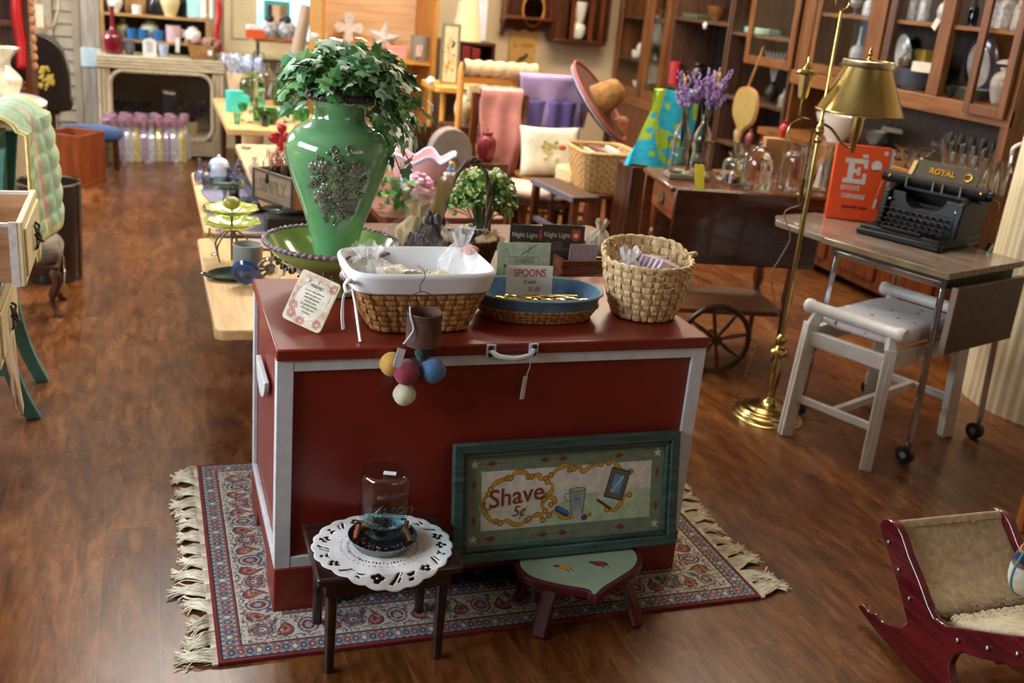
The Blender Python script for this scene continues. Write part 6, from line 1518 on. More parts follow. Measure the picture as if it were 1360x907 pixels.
B().cyl((-.14, 0, tz0-.02), (.14, 0, tz0-.02), .012).out('rail', chyz, ch2)
towel('pink_towel', 'salmon pink towel hanging over the wooden rack', tx0, tx1, tz0, .58, .1, cloth('pink_terry', 'e89a90', sc=260, big=7), 5.35)
B().bb(0, 0, 0, 0, 0, 0)
b = B(); b.sheet(lambda u, v: (tx0+.02+(tx1-tx0)*u*1.15, 5.40+.01*math.sin(u*12), tz0-.02-.52*v), 20, 20); tag(b.out('rose_towel', cloth('rose_terry', 'b0524e', sc=260, big=7), solid=.006), 'darker rose towel showing under the pink towel', 'towel')
# ladder back chair with purple towel
ux0, ux1 = ay(690, 110, 5.45).x, ay(768, 125, 5.45).x; uz = ay(728, 108, 5.45).z
lc = thing('wooden_chair', 'light brown spindle back chair under the purple towel', 'chair', ((ux0+ux1)/2, 5.45, 0), rz=-.12); q = (ux1-ux0)/2
gw = wood('golden_chair', '7a4a1e', 'b07a38', 'z', .4)
for s in (-1, 1):
    B().tube([(s*q, 0, 0), (s*q, 0, .42), (s*q, .04, uz)], [.016, .018, .014], 10).out('back_post', gw, lc)
    B().tube([(s*q*1.05, -.38, 0), (s*q*1.05, -.36, .42)], [.014, .018], 10).out('front_leg', gw, lc)
for z in (uz-.03, .55): B().bb(-q, q, .01, .035, z-.025, z+.025).out('back_rail', gw, lc, bev=.004)
for k in range(5): B().cyl((-q+.07+k*(2*q-.14)/4, .015, .44), (-q+.07+k*(2*q-.14)/4, .03, uz-.05), .008, n=8).out('spindle', gw, lc)
B().bb(-q-.02, q+.02, -.39, .02, .41, .435).out('seat', gw, lc, bev=.006)
for z in (.15, .25): B().bb(-q, q, -.38, -.36, z-.01, z+.01).out('stretcher', gw, lc)
towel('purple_towel', 'lavender purple towel folded over the spindle back chair', ux0-.01, ux1+.03, uz+.012, .42, .0, cloth('lav_terry', 'b095c4', sc=260, big=7), 5.45, lean=.02).rotation_euler = (0, .0, 0)
b = B(); b.sheet(lambda u, v: (ux0+.03+(ux1-ux0-.02)*u, 5.402+.008*math.sin(u*22), uz-.1-(.26)*v), 30, 16); tag(b.out('violet_towel', cloth('violet_terry', '6a5aa0', sc=260, big=7), solid=.005), 'darker violet towel under the lavender towel', 'towel')
def pillow(b, w, h, t, n=24, pinch=.12):
    for sg in (1, -1):
        def fn(u, v, sg=sg):
            x, y = (u-.5)*2, (v-.5)*2; e = (1-x**4)*(1-y**4); s1_ = 1-pinch*(1-abs(y))*abs(x)**3*0-pinch*.5*(y*y*(1-abs(x)))*0
            k = 1-pinch*(1-min(1, abs(x)+abs(y)-.0)/2)
            return (w/2*x*(1-pinch*(1-y*y)*x*x*.6), sg*t/2*max(e, 0)**.45, h/2*y*(1-pinch*(1-x*x)*y*y*.6))
        b.sheet(fn, n, n)
cwp = cloth('cream_pillow', 'e8dfc4', sc=300, big=8)
pp_ = ay(733, 215, 5.12); cp = thing('cream_cushion', 'cream cushion with embroidered orange bird leaning on the spindle chair', 'cushion', (pp_.x, 5.17, .56), rot=(-.25, 0, 0)); b = B(); pillow(b, .34, .27, .12); b.out('cushion_body', cwp, cp)
b = B()
for k in range(26): rn = random.Random(k); b.ball((-.02+rn.uniform(-.05, .04), -.062, rn.uniform(-.05, .05)), .012, (1, .25, .8), 6, col=['c8b868', 'd8c890', '9aa05a'][k % 3])
b.ball((.05, -.06, .02), .020, (1.2, .3, .7), 8, col='c8542a'); b.out('embroidery', vcol('embroid', .8), cp)
block('white_paper', 'folded cream knitted blanket beside the wicker basket', 'blanket', (pp_.x+.09, 4.98, .438), .2, .14, .09, fle, rz=.4, bev=.02)
# pink padded bench (kneeler)
kx = az(705, 240, .44); kb = thing('padded_bench', 'dark wooden bench with pale pink padded seat below the cream cushion', 'bench', (1.82, 4.95, 0), rz=-.75)
b = B(); b.sheet(lambda u, v: (.26*math.copysign(abs(math.cos(2*PI*u))**.5, math.cos(2*PI*u))*math.sin(PI*v)**.3, .13*math.copysign(abs(math.sin(2*PI*u))**.5, math.sin(2*PI*u))*math.sin(PI*v)**.3, .405-.03*math.cos(PI*v)), 30, 12, cu=True); b.out('padded_seat', cloth('pink_pad', 'dcb8a4', sc=300, big=8), kb)
B().bb(-.24, .24, -.11, .11, .34, .38).out('frame', brnx, kb, bev=.005)
for sx in (-1, 1):
    for sy in (-1, 1): B().cyl((sx*.21, sy*.08, 0), (sx*.21, sy*.08, .34), .016, .02).out('leg', brn, kb)
# small dark side table with steel edge
e0 = az(706, 236, .50); e1 = az(762, 262, .50); an = math.atan2(e1.y-e0.y, e1.x-e0.x); L = (e1-e0).length
dt = thing('dark_side_table', 'small dark wooden side table with light metal edge in front of the padded bench', 'table', e0, rz=an); dt.location.z = 0
B().bb(0, L, 0, .14, .475, .50).out('tabletop', brnx, dt, bev=.003); B().bb(0, L, -.006, 0, .475, .50).out('metal_edge', paint('steel_edge', '9a94a8', .35, metal=.6), dt)
for x in (.02, L-.02):
    for y in (.02, .12): B().bb(x-.016, x+.016, y-.016, y+.016, 0, .475).out('leg', chyz, dt)
B().bb(.02, L-.02, .01, .03, .30, .32).out('stretcher', MC['steel_edge'], dt)
# small rocking chair
rc_ = thing('child_rocker', 'small light wooden rocking chair between the plant and the side table', 'chair', az(690, 300, 0), rz=-.5); rc_.location.z = 0
for s in (-1, 1):
    b = B(); b.tube(curve([(s*.12, -.2, .05), (s*.12, -.1, .015), (s*.12, .05, .012), (s*.12, .22, .06)], 5), .012, 8); b.out('runner', gw, rc_)
    B().cyl((s*.12, -.1, .015), (s*.12, -.1, .34), .012).out('front_leg', gw, rc_); B().cyl((s*.12, .1, .02), (s*.12, .13, .52), .012).out('back_post', gw, rc_)
    B().bb(s*.12-.02, s*.12+.02, -.13, .12, .34, .355).out('armrest', gw, rc_)
B().bb(-.14, .14, -.13, .12, .20, .22).out('seat', wood('honey', 'b07830', 'd8a050', 'x', .4), rc_, bev=.005)
for z in (.32, .4, .48): B().bb(-.12, .12, .11, .125, z-.015, z+.015).out('back_slat', gw, rc_)
# grey arch, red jar, column vase, white panel
ga = thing('stone_arch', 'grey stone arch ornament behind the pink bowl', 'ornament', snap(az(584, 215, .55), 0)); s_ = mpp(ga.location); ga.location = (1.45, 5.1, 0)
zA = ay(583, 168, 5.1).z; pts = [(-.11, 0)]+[(.11*math.cos(a), zA-.13+.13*math.sin(a)) for a in [PI-PI*k/14 for k in range(15)]]+[(.11, 0), (.045, 0)]+[(.045*math.cos(a), zA-.2+.06*math.sin(a)) for a in [PI*k/8 for k in range(9)]]+[(-.045, 0)]
B().prism(pts[::-1], -.03, .06, MXZ).out('arch_body', paint('stonegrey', '8a7c70', .8, var=.15), ga, bev=.006)
rj = block('jar_stand', 'dark box stand under the red ribbed jar', 'box', (1.66, 5.15, 0), .2, .2, ay(616, 214, 5.1).z, brn)
pot('red_ribbed_jar', 'round dark red ribbed jar beside the grey stone arch', 'jar', Vector((1.655, 5.12, ay(616, 214, 5.1).z+.001)), 'ginger', 25, 40, paint('redrib', '7a1c1c', .4), mod=lambda a, t: 1+.05*math.sin(16*a))
cs = block('column_stand', 'dark stand under the ivory column vase', 'stand', (1.72, 5.85, 0), .2, .2, ay(607, 165, 5.85).z, brn)
pot('column_vase', 'tall ivory waisted vase left of the pink towel', 'vase', Vector((1.72, 5.82, ay(607, 165, 5.85).z+.001)), 'vase', 25, 46, paint('ivoryv', 'd8c8a0', .5, c2='a89468', sc=40), mod=lambda a, t: .9+.03*math.sin(10*a))
wp_ = ay(533, 175, 5.3); block('white_board', 'plain white upright board behind the right shoulder of the green urn', 'board', (wp_.x, 5.3, 0), .12, .02, ay(533, 150, 5.3).z, paint('boardw', 'd8d4cc', .6), rz=-.2)
block('dark_filler', 'dark cupboard shaped block added to fill the dark area behind the pink bowl', 'cupboard', (1.3, 5.75, 0), .4, .2, .6, brnx)  # added block, only there to keep the area behind the bowl dark
# sombrero
so = thing('sombrero', 'straw sombrero with wide dark brim and striped edge hung on a chair post', 'hat', (0, 0, 0)); P0 = ay(790, 138, 5.3); so.location = P0
ax_ = (CR*.80+CU*.46-FW*.38).normalized(); so.rotation_euler = ax_.to_track_quat('Z', 'X').to_euler()
s_ = mpp(P0); R = 60*s_
straw = paint('straw', 'a9773a', .8, c2='7a5224', sc=40, bs=.6)
b = B(); b.lathe(prof([(R*.95, .01), (R*.6, -.01), (R*.42, .0), (R*.38, .03), (R*.33, .08), (R*.25, .15), (R*.12, .175), (0, .17)], 4), 48); b.out('crown', straw, so, solid=.004)
b = B(); b.lathe(prof([(R*.4, -.006), (R*.75, -.012), (R*.97, .014), (R*1.0, .03)], 4), 60); b.out('brim', paint('brim_dark', '5e2e1c', .8, c2='4a2014', sc=30), so, solid=.004)
for k, (c, r) in enumerate((('b85a3a', 1.0), ('5a5a9a', .985), ('d8d0c8', .97), ('2e2a4a', .955))):
    b = B(); b.tube([(R*r*math.cos(a*PI/30), R*r*math.sin(a*PI/30), .034-.008*k) for a in range(60)], .006, 6, closed=True); b.out('edge_braid', paint('braid'+c, c, .7), so)
hp_ = thing('hat_stand', 'dark wooden post stand carrying the sombrero', 'stand', (P0.x+.10, P0.y+.02, 0)); B().cyl((0, 0, 0), (0, 0, P0.z-.06), .018).out('post', brn, hp_); B().lathe([(0, 0), (.15, 0), (.14, .02), (.03, .04), (0, .04)], 24).out('base', brn, hp_)
pr_ = block('paisley_hat', 'small red brown paisley cap hanging below the sombrero', 'cap', (P0.x+.17, P0.y-.0, P0.z-.26), .09, .05, .2, paint('paisley', '9a4a34', .8, c2='c8946a', sc=60), rz=.3, bev=.03)
# wicker basket on red stool
sk = thing('red_leg_stool', 'square stool with reddish legs under the wicker basket', 'stool', (2.17, 4.78, 0))
B().bb(-.13, .13, -.13, .13, .42, .445).out('seat', chy, sk, bev=.005)
for sx in (-1, 1):
    for sy in (-1, 1): B().tube([(sx*.14, sy*.14, 0), (sx*.1, sy*.1, .42)], [.016, .022], 10).out('leg', wood('redleg', '5a2012', '8a3a22', 'z', .3), sk)
    B().cyl((sx*.125, -.12, .2), (sx*.125, .12, .2), .01).out('stretcher', chyz, sk)
wb_ = thing('book_basket', 'rectangular tan wicker basket of books on the red legged stool', 'basket', (2.165, 4.80, .446), rz=-.1)
b = B(); pth2 = rr_path(.23, .27, .30, .36, 6); weave(b, pth2, 0, .2, 0, 1, 40, 12, .004, res=4); b.sheet(lambda u, v: (*[q*v for q in pth2(u, 0)], .004), 40, 3, cu=True); b.out('wicker_body', wood('wick_yel', 'a87e46', 'dcb478', 'z', .5, sc=4), wb_, solid=.004)
b = B(); b.tube([(*pth2(k/80, 1), .2) for k in range(80)], .009, 7, closed=True); b.out('rim', MC['wick_yel'], wb_)
for k in range(7):
    c = ['9a4a34', 'b8b0a0', '6a3a2a', 'c87a50', '8a8478', 'd0c8b8', '7a4a3a'][k]
    block('book', ['rust', 'grey', 'brown', 'orange', 'taupe', 'cream', 'dark tan'][k]+' covered book standing in the wicker book basket', 'book', (2.07+.03*k, 4.80, .455), .024, .2, .17+.012*(k % 3), paint('bk'+c, c, .6), rz=-.1)
# blue green bag
bgx = ay(868, 215, 4.35); P = Paint(.26, .30, 150, 170, '18a8c4'); lg = '9ab82a'
P.rect(.0, .045, .1, .3, lg); P.line([(.16, .3), (.2, .2), (.18, .12), (.22, .05)], .035, lg, smooth=5); P.disc(.11, .12, .05, lg, ry=.035); P.line([(.05, .16), (.11, .06), (.19, .02)], .02, lg, smooth=5); P.line([(.22, .3), (.25, .2)], .03, lg)
for x, y in ((.02, .2), (.03, .14), (.13, .13), (.2, .22), (.1, .2)): P.disc(x, y, .013, '18a8c4')
for x, y in ((.08, .24), (.14, .18), (.07, .05)): P.disc(x, y, .012, lg)
bgb = thing('beach_bag', 'turquoise and lime green patterned bag slumped behind the drop leaf table', 'bag', (bgx.x, 4.35, .0)); zb_ = ay(862, 222, 4.3).z
o = P.out('bag_front', vcol('bagart', .8), bgb); me = o.data
for v in me.vertices:
    x, z = v.co.x/.26, v.co.z/.30; sx = (x-.5)*.27*(1.1-.30*z)+.065*z; v.co = Vector((sx+.01, -.05*math.sin(PI*x)*(1-.5*z)-.02+.01*math.sin(x*14+z*5), zb_+z*.34+.012*math.sin(x*9)))
q = o.modifiers.new('s', 'SOLIDIFY'); q.thickness = .06; q.offset = -1
block('bag_stool', 'plain dark stool block under the turquoise bag', 'stool', (bgx.x, 4.38, 0), .26, .16, zb_-.001, brn)
# ================================================================ RIGHT WALL CABINETS (fronts on x=3.7)
XF = 3.7
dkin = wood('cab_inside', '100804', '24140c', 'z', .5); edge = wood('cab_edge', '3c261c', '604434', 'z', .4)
def cabx(name, label, y0, y1, z1=1.9, side=None, z0=0, depth=.38, back=dkin):
    t = thing(name, label, 'cabinet', (XF, (y0+y1)/2, z0)); q = (y1-y0)/2
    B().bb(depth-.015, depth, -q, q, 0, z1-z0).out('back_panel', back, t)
    for s in (-1, 1): B().bb(0, depth-.015, s*q-(.02 if s > 0 else 0), s*q+(0 if s > 0 else .02), 0, z1-z0).out('side_panel', side or edge, t, bev=.002)
    return t, q
def shelf(t, q, z, m=None, th=.02, x0=.005, depth=.36): return B().bb(x0, depth, -q+.02, q-.02, z-th, z).out('shelf_board', m or edge, t, bev=.002)
def frame_yz(t, y0, y1, z0, z1, w, m, name='door', glassy=True, x=-.018, th=.02):
    """framed glass door standing in the y-z plane, local coordinates"""
    d = B(); d.bb(x, x+th, y0, y0+w, z0, z1); d.bb(x, x+th, y1-w, y1, z0, z1); d.bb(x, x+th, y0+w, y1-w, z0, z0+w); d.bb(x, x+th, y0+w, y1-w, z1-w, z1)
    o = d.out(name, m, t, bev=.004)
    if glassy: B().bb(x+.008, x+.010, y0+w, y1-w, z0+w, z1-w).out('glass_pane', pane_glass(), o)
    return o
# --- corner china cabinet
c1, q1 = cabx('corner_cabinet', 'brown glass door china cabinet in the far right corner', 7.26, 8.16, 1.9, oak)
shelf(c1, q1, .63, oak); shelf(c1, q1, .90); shelf(c1, q1, 1.22)
B().bb(-.02, 0, -q1, q1, .54, .62).out('waist_rail', oaky, c1, bev=.004); B().bb(0, .02, -q1, q1, .0, .54).out('lower_door', chyz, c1)
frame_yz(c1, -q1, -.12, .62, 1.9, .07, oak); frame_yz(c1, -.10, q1, .62, 1.9, .07, oak)
def platter(name, label, p, w, h, mat, tilt=-.25, rim=None, rz=0):
    """upright oval plate facing -x"""
    s = mpp(p); W, H = w*s/2, h*s/2; t = thing(name, label, 'platter', p, rz)
    b = B(); b.lathe([(0, .006), (.6, .008), (.72, .0), (1, -.012), (1.0, -.016), (.7, -.006), (0, 0)], 36); M = Matrix.Translation((0, 0, H)) @ Euler((0, -PI/2+tilt*.6, 0)).to_matrix().to_4x4() @ Matrix.Diagonal((H, W, 1, 1))
    b.v = [tuple(M @ Vector(v)) for v in b.v]; b.out('plate_body', mat, t)
    if rim:
        b = B(); b.lathe([(.70, .0075), (.8, .006), (1, -.010), (1.0, -.0125), (.7, .003)], 36); b.f = [f for f in b.f if len(f) == 4]; b.m = b.m[:len(b.f)]; b.v = [tuple(M @ Vector(v)) for v in b.v]; b.out('rim_band', rim, t)
    B().bb(.02, .05, -.03, .03, 0, H*.6).out('plate_stand', dkin, t)
    return t
def xs(px, py, z, dx=.18): return snap(ax(px, py, XF+dx), z+.001)
old = paint('old_china', 'c9c6b4', .25, coat=.4, c2='b5b09a', sc=20)
platter('white_platter', 'large ivory oval platter low in the corner cabinet', xs(862, 122, .631), 36, 54, old)
platter('white_platter', 'ivory platter at the left behind the corner cabinet stile', xs(834, 115, .631), 22, 44, old)
platter('green_rim_platter', 'green rimmed white platter high in the corner cabinet', xs(870, 55, .901, .2), 26, 56, old, rim=paint('greenrim', '8a9a7a', .3))
pot('soup_tureen', 'white china tureen in the middle of the corner cabinet', 'tureen', xs(858, 66, .901, .12), 'ginger', 26, 24, cer); pot('china_cup', 'small white cup on the middle shelf of the corner cabinet left', 'cup', xs(846, 58, .901, .06), 'cup', 12, 9, cer)
pot('china_bowls', 'stacked ivory bowls at the bottom of the corner cabinet', 'bowl', xs(852, 140, .631, .08), 'bowl', 34, 16, cer)
# --- dark open bookcase
c2, q2 = cabx('tall_bookcase', 'dark open bookcase behind the lavender bottles', 6.40, 7.22, 1.9, edge)
for z in (.42, .77, 1.255): shelf(c2, q2, z)
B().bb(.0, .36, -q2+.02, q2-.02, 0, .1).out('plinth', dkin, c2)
c3, q3 = cabx('glass_door_bookcase', 'dark bookcase with an open glass door behind the brass candle lamp', 5.60, 6.38, 1.9, edge)
for z in (.50, .80, 1.21): shelf(c3, q3, z)
B().bb(.0, .36, -q3+.02, q3-.02, 0, .1).out('plinth', dkin, c3)
fd = frame_yz(c3, -q3-.02, .14, 1.03, 1.88, .055, oak)
pot('red_candle', 'thick red pillar candle on the dark open bookcase', 'candle', xs(893, 112, .771, .06), 'candle', 17, 28, paint('redwax', 'a82a2c', .5))
book = thing('illustrated_book', 'bright illustrated book standing on the dark bookcase shelf', 'book', xs(947, 105, .771, .1), rz=.3); P = Paint(.12, .15, 60, 75, 'c8a84a'); 
for k, c in enumerate(('b8502a', '8a9a4a', 'e0c88a', 'b03a30', '5a7a3a', 'e8d8a8')): P.disc(.03+.03*(k % 3), .05+.05*(k//3), .022, c)
P.out('cover', vcol('bookart', .5), book, thick=.02, rot=(0, 0, -PI/2))
pot('black_teapot', 'black rounded teapot with brass knob beside the red candle', 'teapot', xs(925, 108, .771, .12), 'ginger', 26, 34, MC['japan_black'], handle=PI/2, spout=True); pot('brass_bell', 'small shiny brass bell beside the red candle', 'bell', xs(912, 100, .771, .05), 'dome', 9, 20, brass)
wk_ = thing('toy_basket', 'rust brown plaid fabric basket on the top shelf of the dark bookcase', 'basket', xs(952, 22, 1.256, .14)); b = B(); lathe_shape(b, 'bowl', .15, .10); b.out('body', paint('plaidb', '8a5a2a', .8, c2='5a2a14', sc=60), wk_); b = B(); b.tube(curve([(0, -.07, .08), (0, -.05, .18), (0, .05, .18), (0, .07, .08)], 6), .006, 6); b.out('handle', brn, wk_)
block('green_box', 'flat dark green box under the rust plaid basket', 'box', xs(925, 24, 1.256, .12), .12, .22, .03, paint('dkgreen', '4a5438', .6))
pot('shelf_tag_ornament', 'small white china shell hanging tag on the bookcase shelf edge', 'tag', xs(937, 30, 1.20, -.01), 'ginger', 6, 9, cer)
block('mint_box', 'pale mint flat box on the top shelf behind the open glass door', 'box', xs(1010, 36, 1.211, .14), .09, .36, .035, paint('mintbox', '8ab0a0', .6))
pot('white_rabbit', 'small white china figurine at the top of the glass door bookcase', 'figurine', xs(985, 14, 1.211, .1), 'ginger', 12, 14, cer)
# round straw chair back / fan
hb = thing('straw_fan', 'rounded straw seated fan back with wooden handle leaning in the dark bookcase', 'fan', (0, 0, 0)); p = ax(990, 138, XF-.16); hb.location = p; s_ = mpp(p)
pts = curve([(0, -.30), (.04, -.24), (.13, -.16), (.16, -.02), (.13, .10), (.03, .15), (-.08, .13), (-.13, .03), (-.13, -.1), (-.07, -.2)], 5, True)
Mf = Matrix(((.25, 0, -.97, 0), (-.97, 0, -.25, 0), (0, 1, 0, 0), (0, 0, 0, 1)))
B().prism([(x*.66, y*.62) for x, y in pts], -.015, .015, Mf).out('straw_panel', paint('strawfan', 'a08a4c', .8, c2='8a743a', sc=60, bs=.5), hb, bev=.006)
b = B(); b.tube([tuple(Mf @ Vector((x*.68, y*.64, 0))) for x, y in pts], .010, 6, closed=True); b.out('rim', gw, hb); B().cyl(tuple(Mf @ Vector((0, -.19, 0))), tuple(Mf @ Vector((-.03, -(p.z-.43), 0))), .009).out('handle', gw, hb)
B().cyl(tuple(Mf @ Vector((-.02, .09, -.02))), tuple(Mf @ Vector((.03, .35, -.05))), .007).out('stick', gw, hb)
for k, (px, c, l, sh) in enumerate(((984, 'b8a888', 'cream figurine on the low shelf under the straw fan', 'ginger'), (1000, '8a4a44', 'red brown figurine on the low shelf under the straw fan', 'vase'), (1020, '5a1018', 'dark red glass candle holder on the low bookcase shelf', 'candle'), (1036, '8a8a70', 'olive bottle on the middle shelf behind the brass lamp', 'bottle'))):
    pot('figurine' if k < 2 else 'candle_holder' if k == 2 else 'olive_bottle', l, 'figurine' if k < 2 else 'candle holder' if k == 2 else 'bottle', xs(px, 160, .501 if k < 3 else .801, .08), sh, 13, 22, paint('fig'+c, c, .3))
pot('dark_urn', 'dark metal urn with feathers on the middle shelf behind the brass lamp', 'urn', xs(1025, 120, .801, .15), 'vase', 18, 26, MC['iron_black'])
b = B()
for k in range(6): b.tube(curve([(0, 0, 0), (-.01, .02*(k-2.5), .12), (-.02, .05*(k-2.5), .22)], 4), [.004]*5+[.012]*3+[.004], 5, flat=.3)
tag(b.out('feathers', paint('feather', '8a8a84', .8), loc=xs(1025, 120, .90, .15)), 'grey feathers standing in the dark metal urn', 'feathers')
# --- hutch
HC = thing('china_hutch', 'long oak china hutch with open shelves and glass doors on the right wall', 'cabinet', (XF, 4.66, 0)); hy0, hy1 = 3.77-4.66, 5.56-4.66
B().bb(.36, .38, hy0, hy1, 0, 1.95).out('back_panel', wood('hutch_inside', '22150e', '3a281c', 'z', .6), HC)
B().bb(-.20, .36, hy0+.02, hy1-.02, .66, .70).out('counter', oaky, HC, bev=.004)
B().bb(-.17, .36, hy0+.02, hy1-.02, .05, .66).out('base_cabinet', chyz, HC)
for k in range(4):
    y = hy0+.06+k*.43; d = B().bb(-.185, -.17, y, y+.39, .1, .62).out('door', chyz, HC, bev=.004); B().ball((-.19, y+.05, .4), .012).out('knob', brass, d)
B().bb(-.02, .36, hy0, hy0+.05, .0, 1.95).out('end_panel', oak, HC, bev=.003); B().bb(0, .36, hy1-.02, hy1, 0, 1.95).out('end_panel', oak, HC)
for z in (1.045, 1.385): B().bb(.0, .36, hy0+.05, hy1-.02, z-.02, z).out('shelf_board', oaky, HC, bev=.002)
B().bb(-.022, .0, hy0, hy1, .965, 1.045).out('bottom_rail', oaky, HC, bev=.004)
for y, w, m_ in ((4.32-4.66, .085, oak), (4.73-4.66, .05, edge), (4.83-4.66, .10, oak), (5.46-4.66, .09, oak)): B().bb(-.02, .02, y-w/2, y+w/2, 1.045, 1.95).out('stile', m_, HC, bev=.003)
frame_yz(HC, 4.88-4.66, 5.42-4.66, 1.05, 1.9, .05, oak, x=-.012, th=.015)
# open door at the right end, swung out
od = thing('door', '', '', (0, 0, 0)); del od['label'], od['category']; od.parent = HC
pA = ax(1282, 143, XF-.03); od.location = (-.03, pA.y-4.66, 1.0); yw = 3.84-pA.y
b = B(); w = .045; L_ = abs(yw)+.05
b.bb(-.02, 0, -w, 0, 0, .9); b.bb(-.02, 0, -L_, -L_+w, 0, .9); b.bb(-.02, 0, -L_+w, -w, 0, w); b.out('door_frame', wood('door_dark', '4a2812', '7a4a24', 'z', .4), od, bev=.003)
B().bb(-.011, -.009, -L_+w, -w, w, .9).out('glass_pane', pane_glass(), od)
def hs_(px, py, z, dx=.15): return snap(ax(px, py, XF+dx), z+.001)
grw = paint('grey_ware', 'a9a8b0', .3, c2='9698a4', sc=20)
for k in range(7): pot('grey_plate', 'grey blue plate in the stack behind the brass lampshade', 'plate', hs_(1213, 113, 1.046, .16)+Vector((0, 0, .013*k)), 'plate', 62, 6, grw, 'stacked grey plates in the hutch', n=36)
block('white_card', 'folded white card lying on the grey plate stack', 'card', hs_(1228, 108, 1.046, .10)+Vector((0, 0, .094)), .10, .12, .05, paint('cardw2', 'd8d0bc', .6), rz=.3)
platter('white_platter', 'large white oval platter standing at the left inside the hutch', hs_(1193, 96, 1.046, .30), 34, 62, cer, tilt=-.3)
gbx = thing('gold_box', 'tall mustard gold box with oval window behind the plate stack', 'box', hs_(1228, 98, 1.046, .22), rz=-.3); B().bb(-.05, .05, -.07, .07, 0, .20).out('box_body', paint('mustard', 'a8882e', .5), gbx, bev=.003); B().cyl((-.052, .02, .1), (-.05, .02, .1), .04, n=24).out('oval_window', paint('palewin', 'b8b48a', .4), gbx)
gbl = block('amber_block', 'amber box behind the clear crystal glass in the hutch', 'box', hs_(1205, 96, 1.046, .26), .08, .09, .14, paint('amberbox', 'a86a2a', .5))
pot('crystal_glass', 'clear fluted crystal glass in front of the amber box in the hutch', 'glass', hs_(1203, 100, 1.12, .17), 'vase', 22, 30, cg, mod=lambda a, t: 1+.04*math.sin(12*a))
cob = paint('cobalt_rim', '1c2448', .2, coat=.5)
platter('cobalt_platter', 'big white oval platter with cobalt blue rim standing in the hutch', hs_(1293, 118, 1.046, .28), 62, 82, paint('offwhite', 'b9b4a8', .25, coat=.4), tilt=-.3, rim=cob)
for k in range(3): pot('grey_plate', 'grey green plate stacked under the cobalt rimmed platter', 'plate', hs_(1290, 124, 1.046, .14)+Vector((0, 0, .014*k)), 'plate', 52, 6, paint('greengrey_ware', '7f8474', .35), 'grey green plates below the cobalt platter')
pot('ginger_jar', 'white lidded ginger jar with grey pattern behind the open hutch door', 'jar', hs_(1332, 128, 1.046, .14), 'ginger', 38, 50, paint('ginger_w', 'b8b0a0', .25, c2='8a8a88', sc=40), lid=cer)
pot('dark_bowl', 'small dark green bowl between the hutch stiles', 'bowl', hs_(1262, 122, 1.046, .06), 'bowl', 22, 14, paint('darkgreenb', '2a3028', .3))
bf = paint('blue_flower', 'c9c2ac', .3, c2='6a7290', sc=48)
for k, (px, w, h, l) in enumerate(((1212, 15, 34, 'left of a pair of crocks painted with blue flowers on the upper hutch shelf'), (1226, 17, 38, 'right of a pair of crocks painted with blue flowers on the upper hutch shelf'), (1252, 20, 32, 'patterned jug beside the pair of blue flowered crocks'), (1334, 26, 42, 'tall salt glazed crock at the right of the upper hutch shelf'), (1318, 20, 34, 'salt glazed crock with blue spot behind the open door on the upper shelf'), (1352, 20, 38, 'grey crock at the far right end of the upper hutch shelf'))):
    pot('flowered_crock', l, 'crock', hs_(px, 24+(px-1200)*.1, 1.386, .12 if k != 4 else .2), 'jar' if k != 2 else 'vase', w, h, bf, handle=.5 if k == 2 else None)
pot('cobalt_bottle', 'deep cobalt blue bottle between the hutch stiles on the upper shelf', 'bottle', hs_(1290, 33, 1.386, .1), 'bottle', 14, 34, glass('cobglass', '1c2a6a', .05))
block('hutch_price_tag', 'oval white price tag hanging from the upper hutch shelf', 'tag', ax(1241, 30, XF-.012)+Vector((0, 0, -.03)), .003, .035, .055, paint('tagw2', 'dad2c4', .7), rot=(.5, 0, 0), bev=.001)
pot('slender_vase', 'slender white vase with faint flowers behind the lamp finial', 'vase', hs_(1137, 79, 1.13, .12), 'longneck', 20, 44, paint('slenderw', 'a9a49c', .25, c2='8a8a90', sc=30))
block('vase_box', 'low dark box under the slender white vase', 'box', hs_(1137, 79, 1.046, .12), .12, .14, .082, brn)
pot('tulip_vase', 'blue and white footed cup at the top of the left hutch door', 'cup', hs_(1135, 14, 1.386, .1), 'goblet', 18, 18, paint('bluegrey', '8f98a0', .3)); pot('tan_crock', 'tan crock at the top of the left hutch door', 'crock', hs_(1155, 16, 1.386, .12), 'jar', 18, 22, bf)
pot('mint_dish', 'pale mint dish behind the brass lampshade', 'dish', hs_(1112, 90, 1.046, .08), 'bowl', 26, 9, paint('mintd', '8fa89a', .3))
# counter items
cz = .701
def ct(px, py): return az(px, py, cz)
pot('white_basin', 'large white china basin on the hutch counter behind the lamp', 'basin', ct(1110, 188), 'bowl', 64, 34, cer)
pot('white_tureen', 'white china dish behind the lamp stem on the hutch counter', 'dish', ct(1145, 176), 'bowl', 50, 16, cer)
pot('small_white_bowl', 'small white bowl beside the cake plate', 'bowl', ct(1160, 190), 'bowl', 30, 15, cer)
ckp = thing('brown_cake_plate', 'footed cream plate with dark brown cake cover on the hutch counter', 'cake plate', ct(1196, 192)); s_ = mpp(ckp.location); b = B(); lathe_shape(b, 'pedestal', 54*s_, 22*s_, 36); b.out('plate_body', paint('creamplate', 'c8bfa4', .3), ckp); b = B(); b.lathe([(0, 0), (20*s_, 0), (18*s_, 7*s_), (10*s_, 12*s_), (0, 13*s_)], 28); b.out('cake_cover', paint('darkcake', '2a1410', .4), ckp, loc=(0, 0, 20*s_))
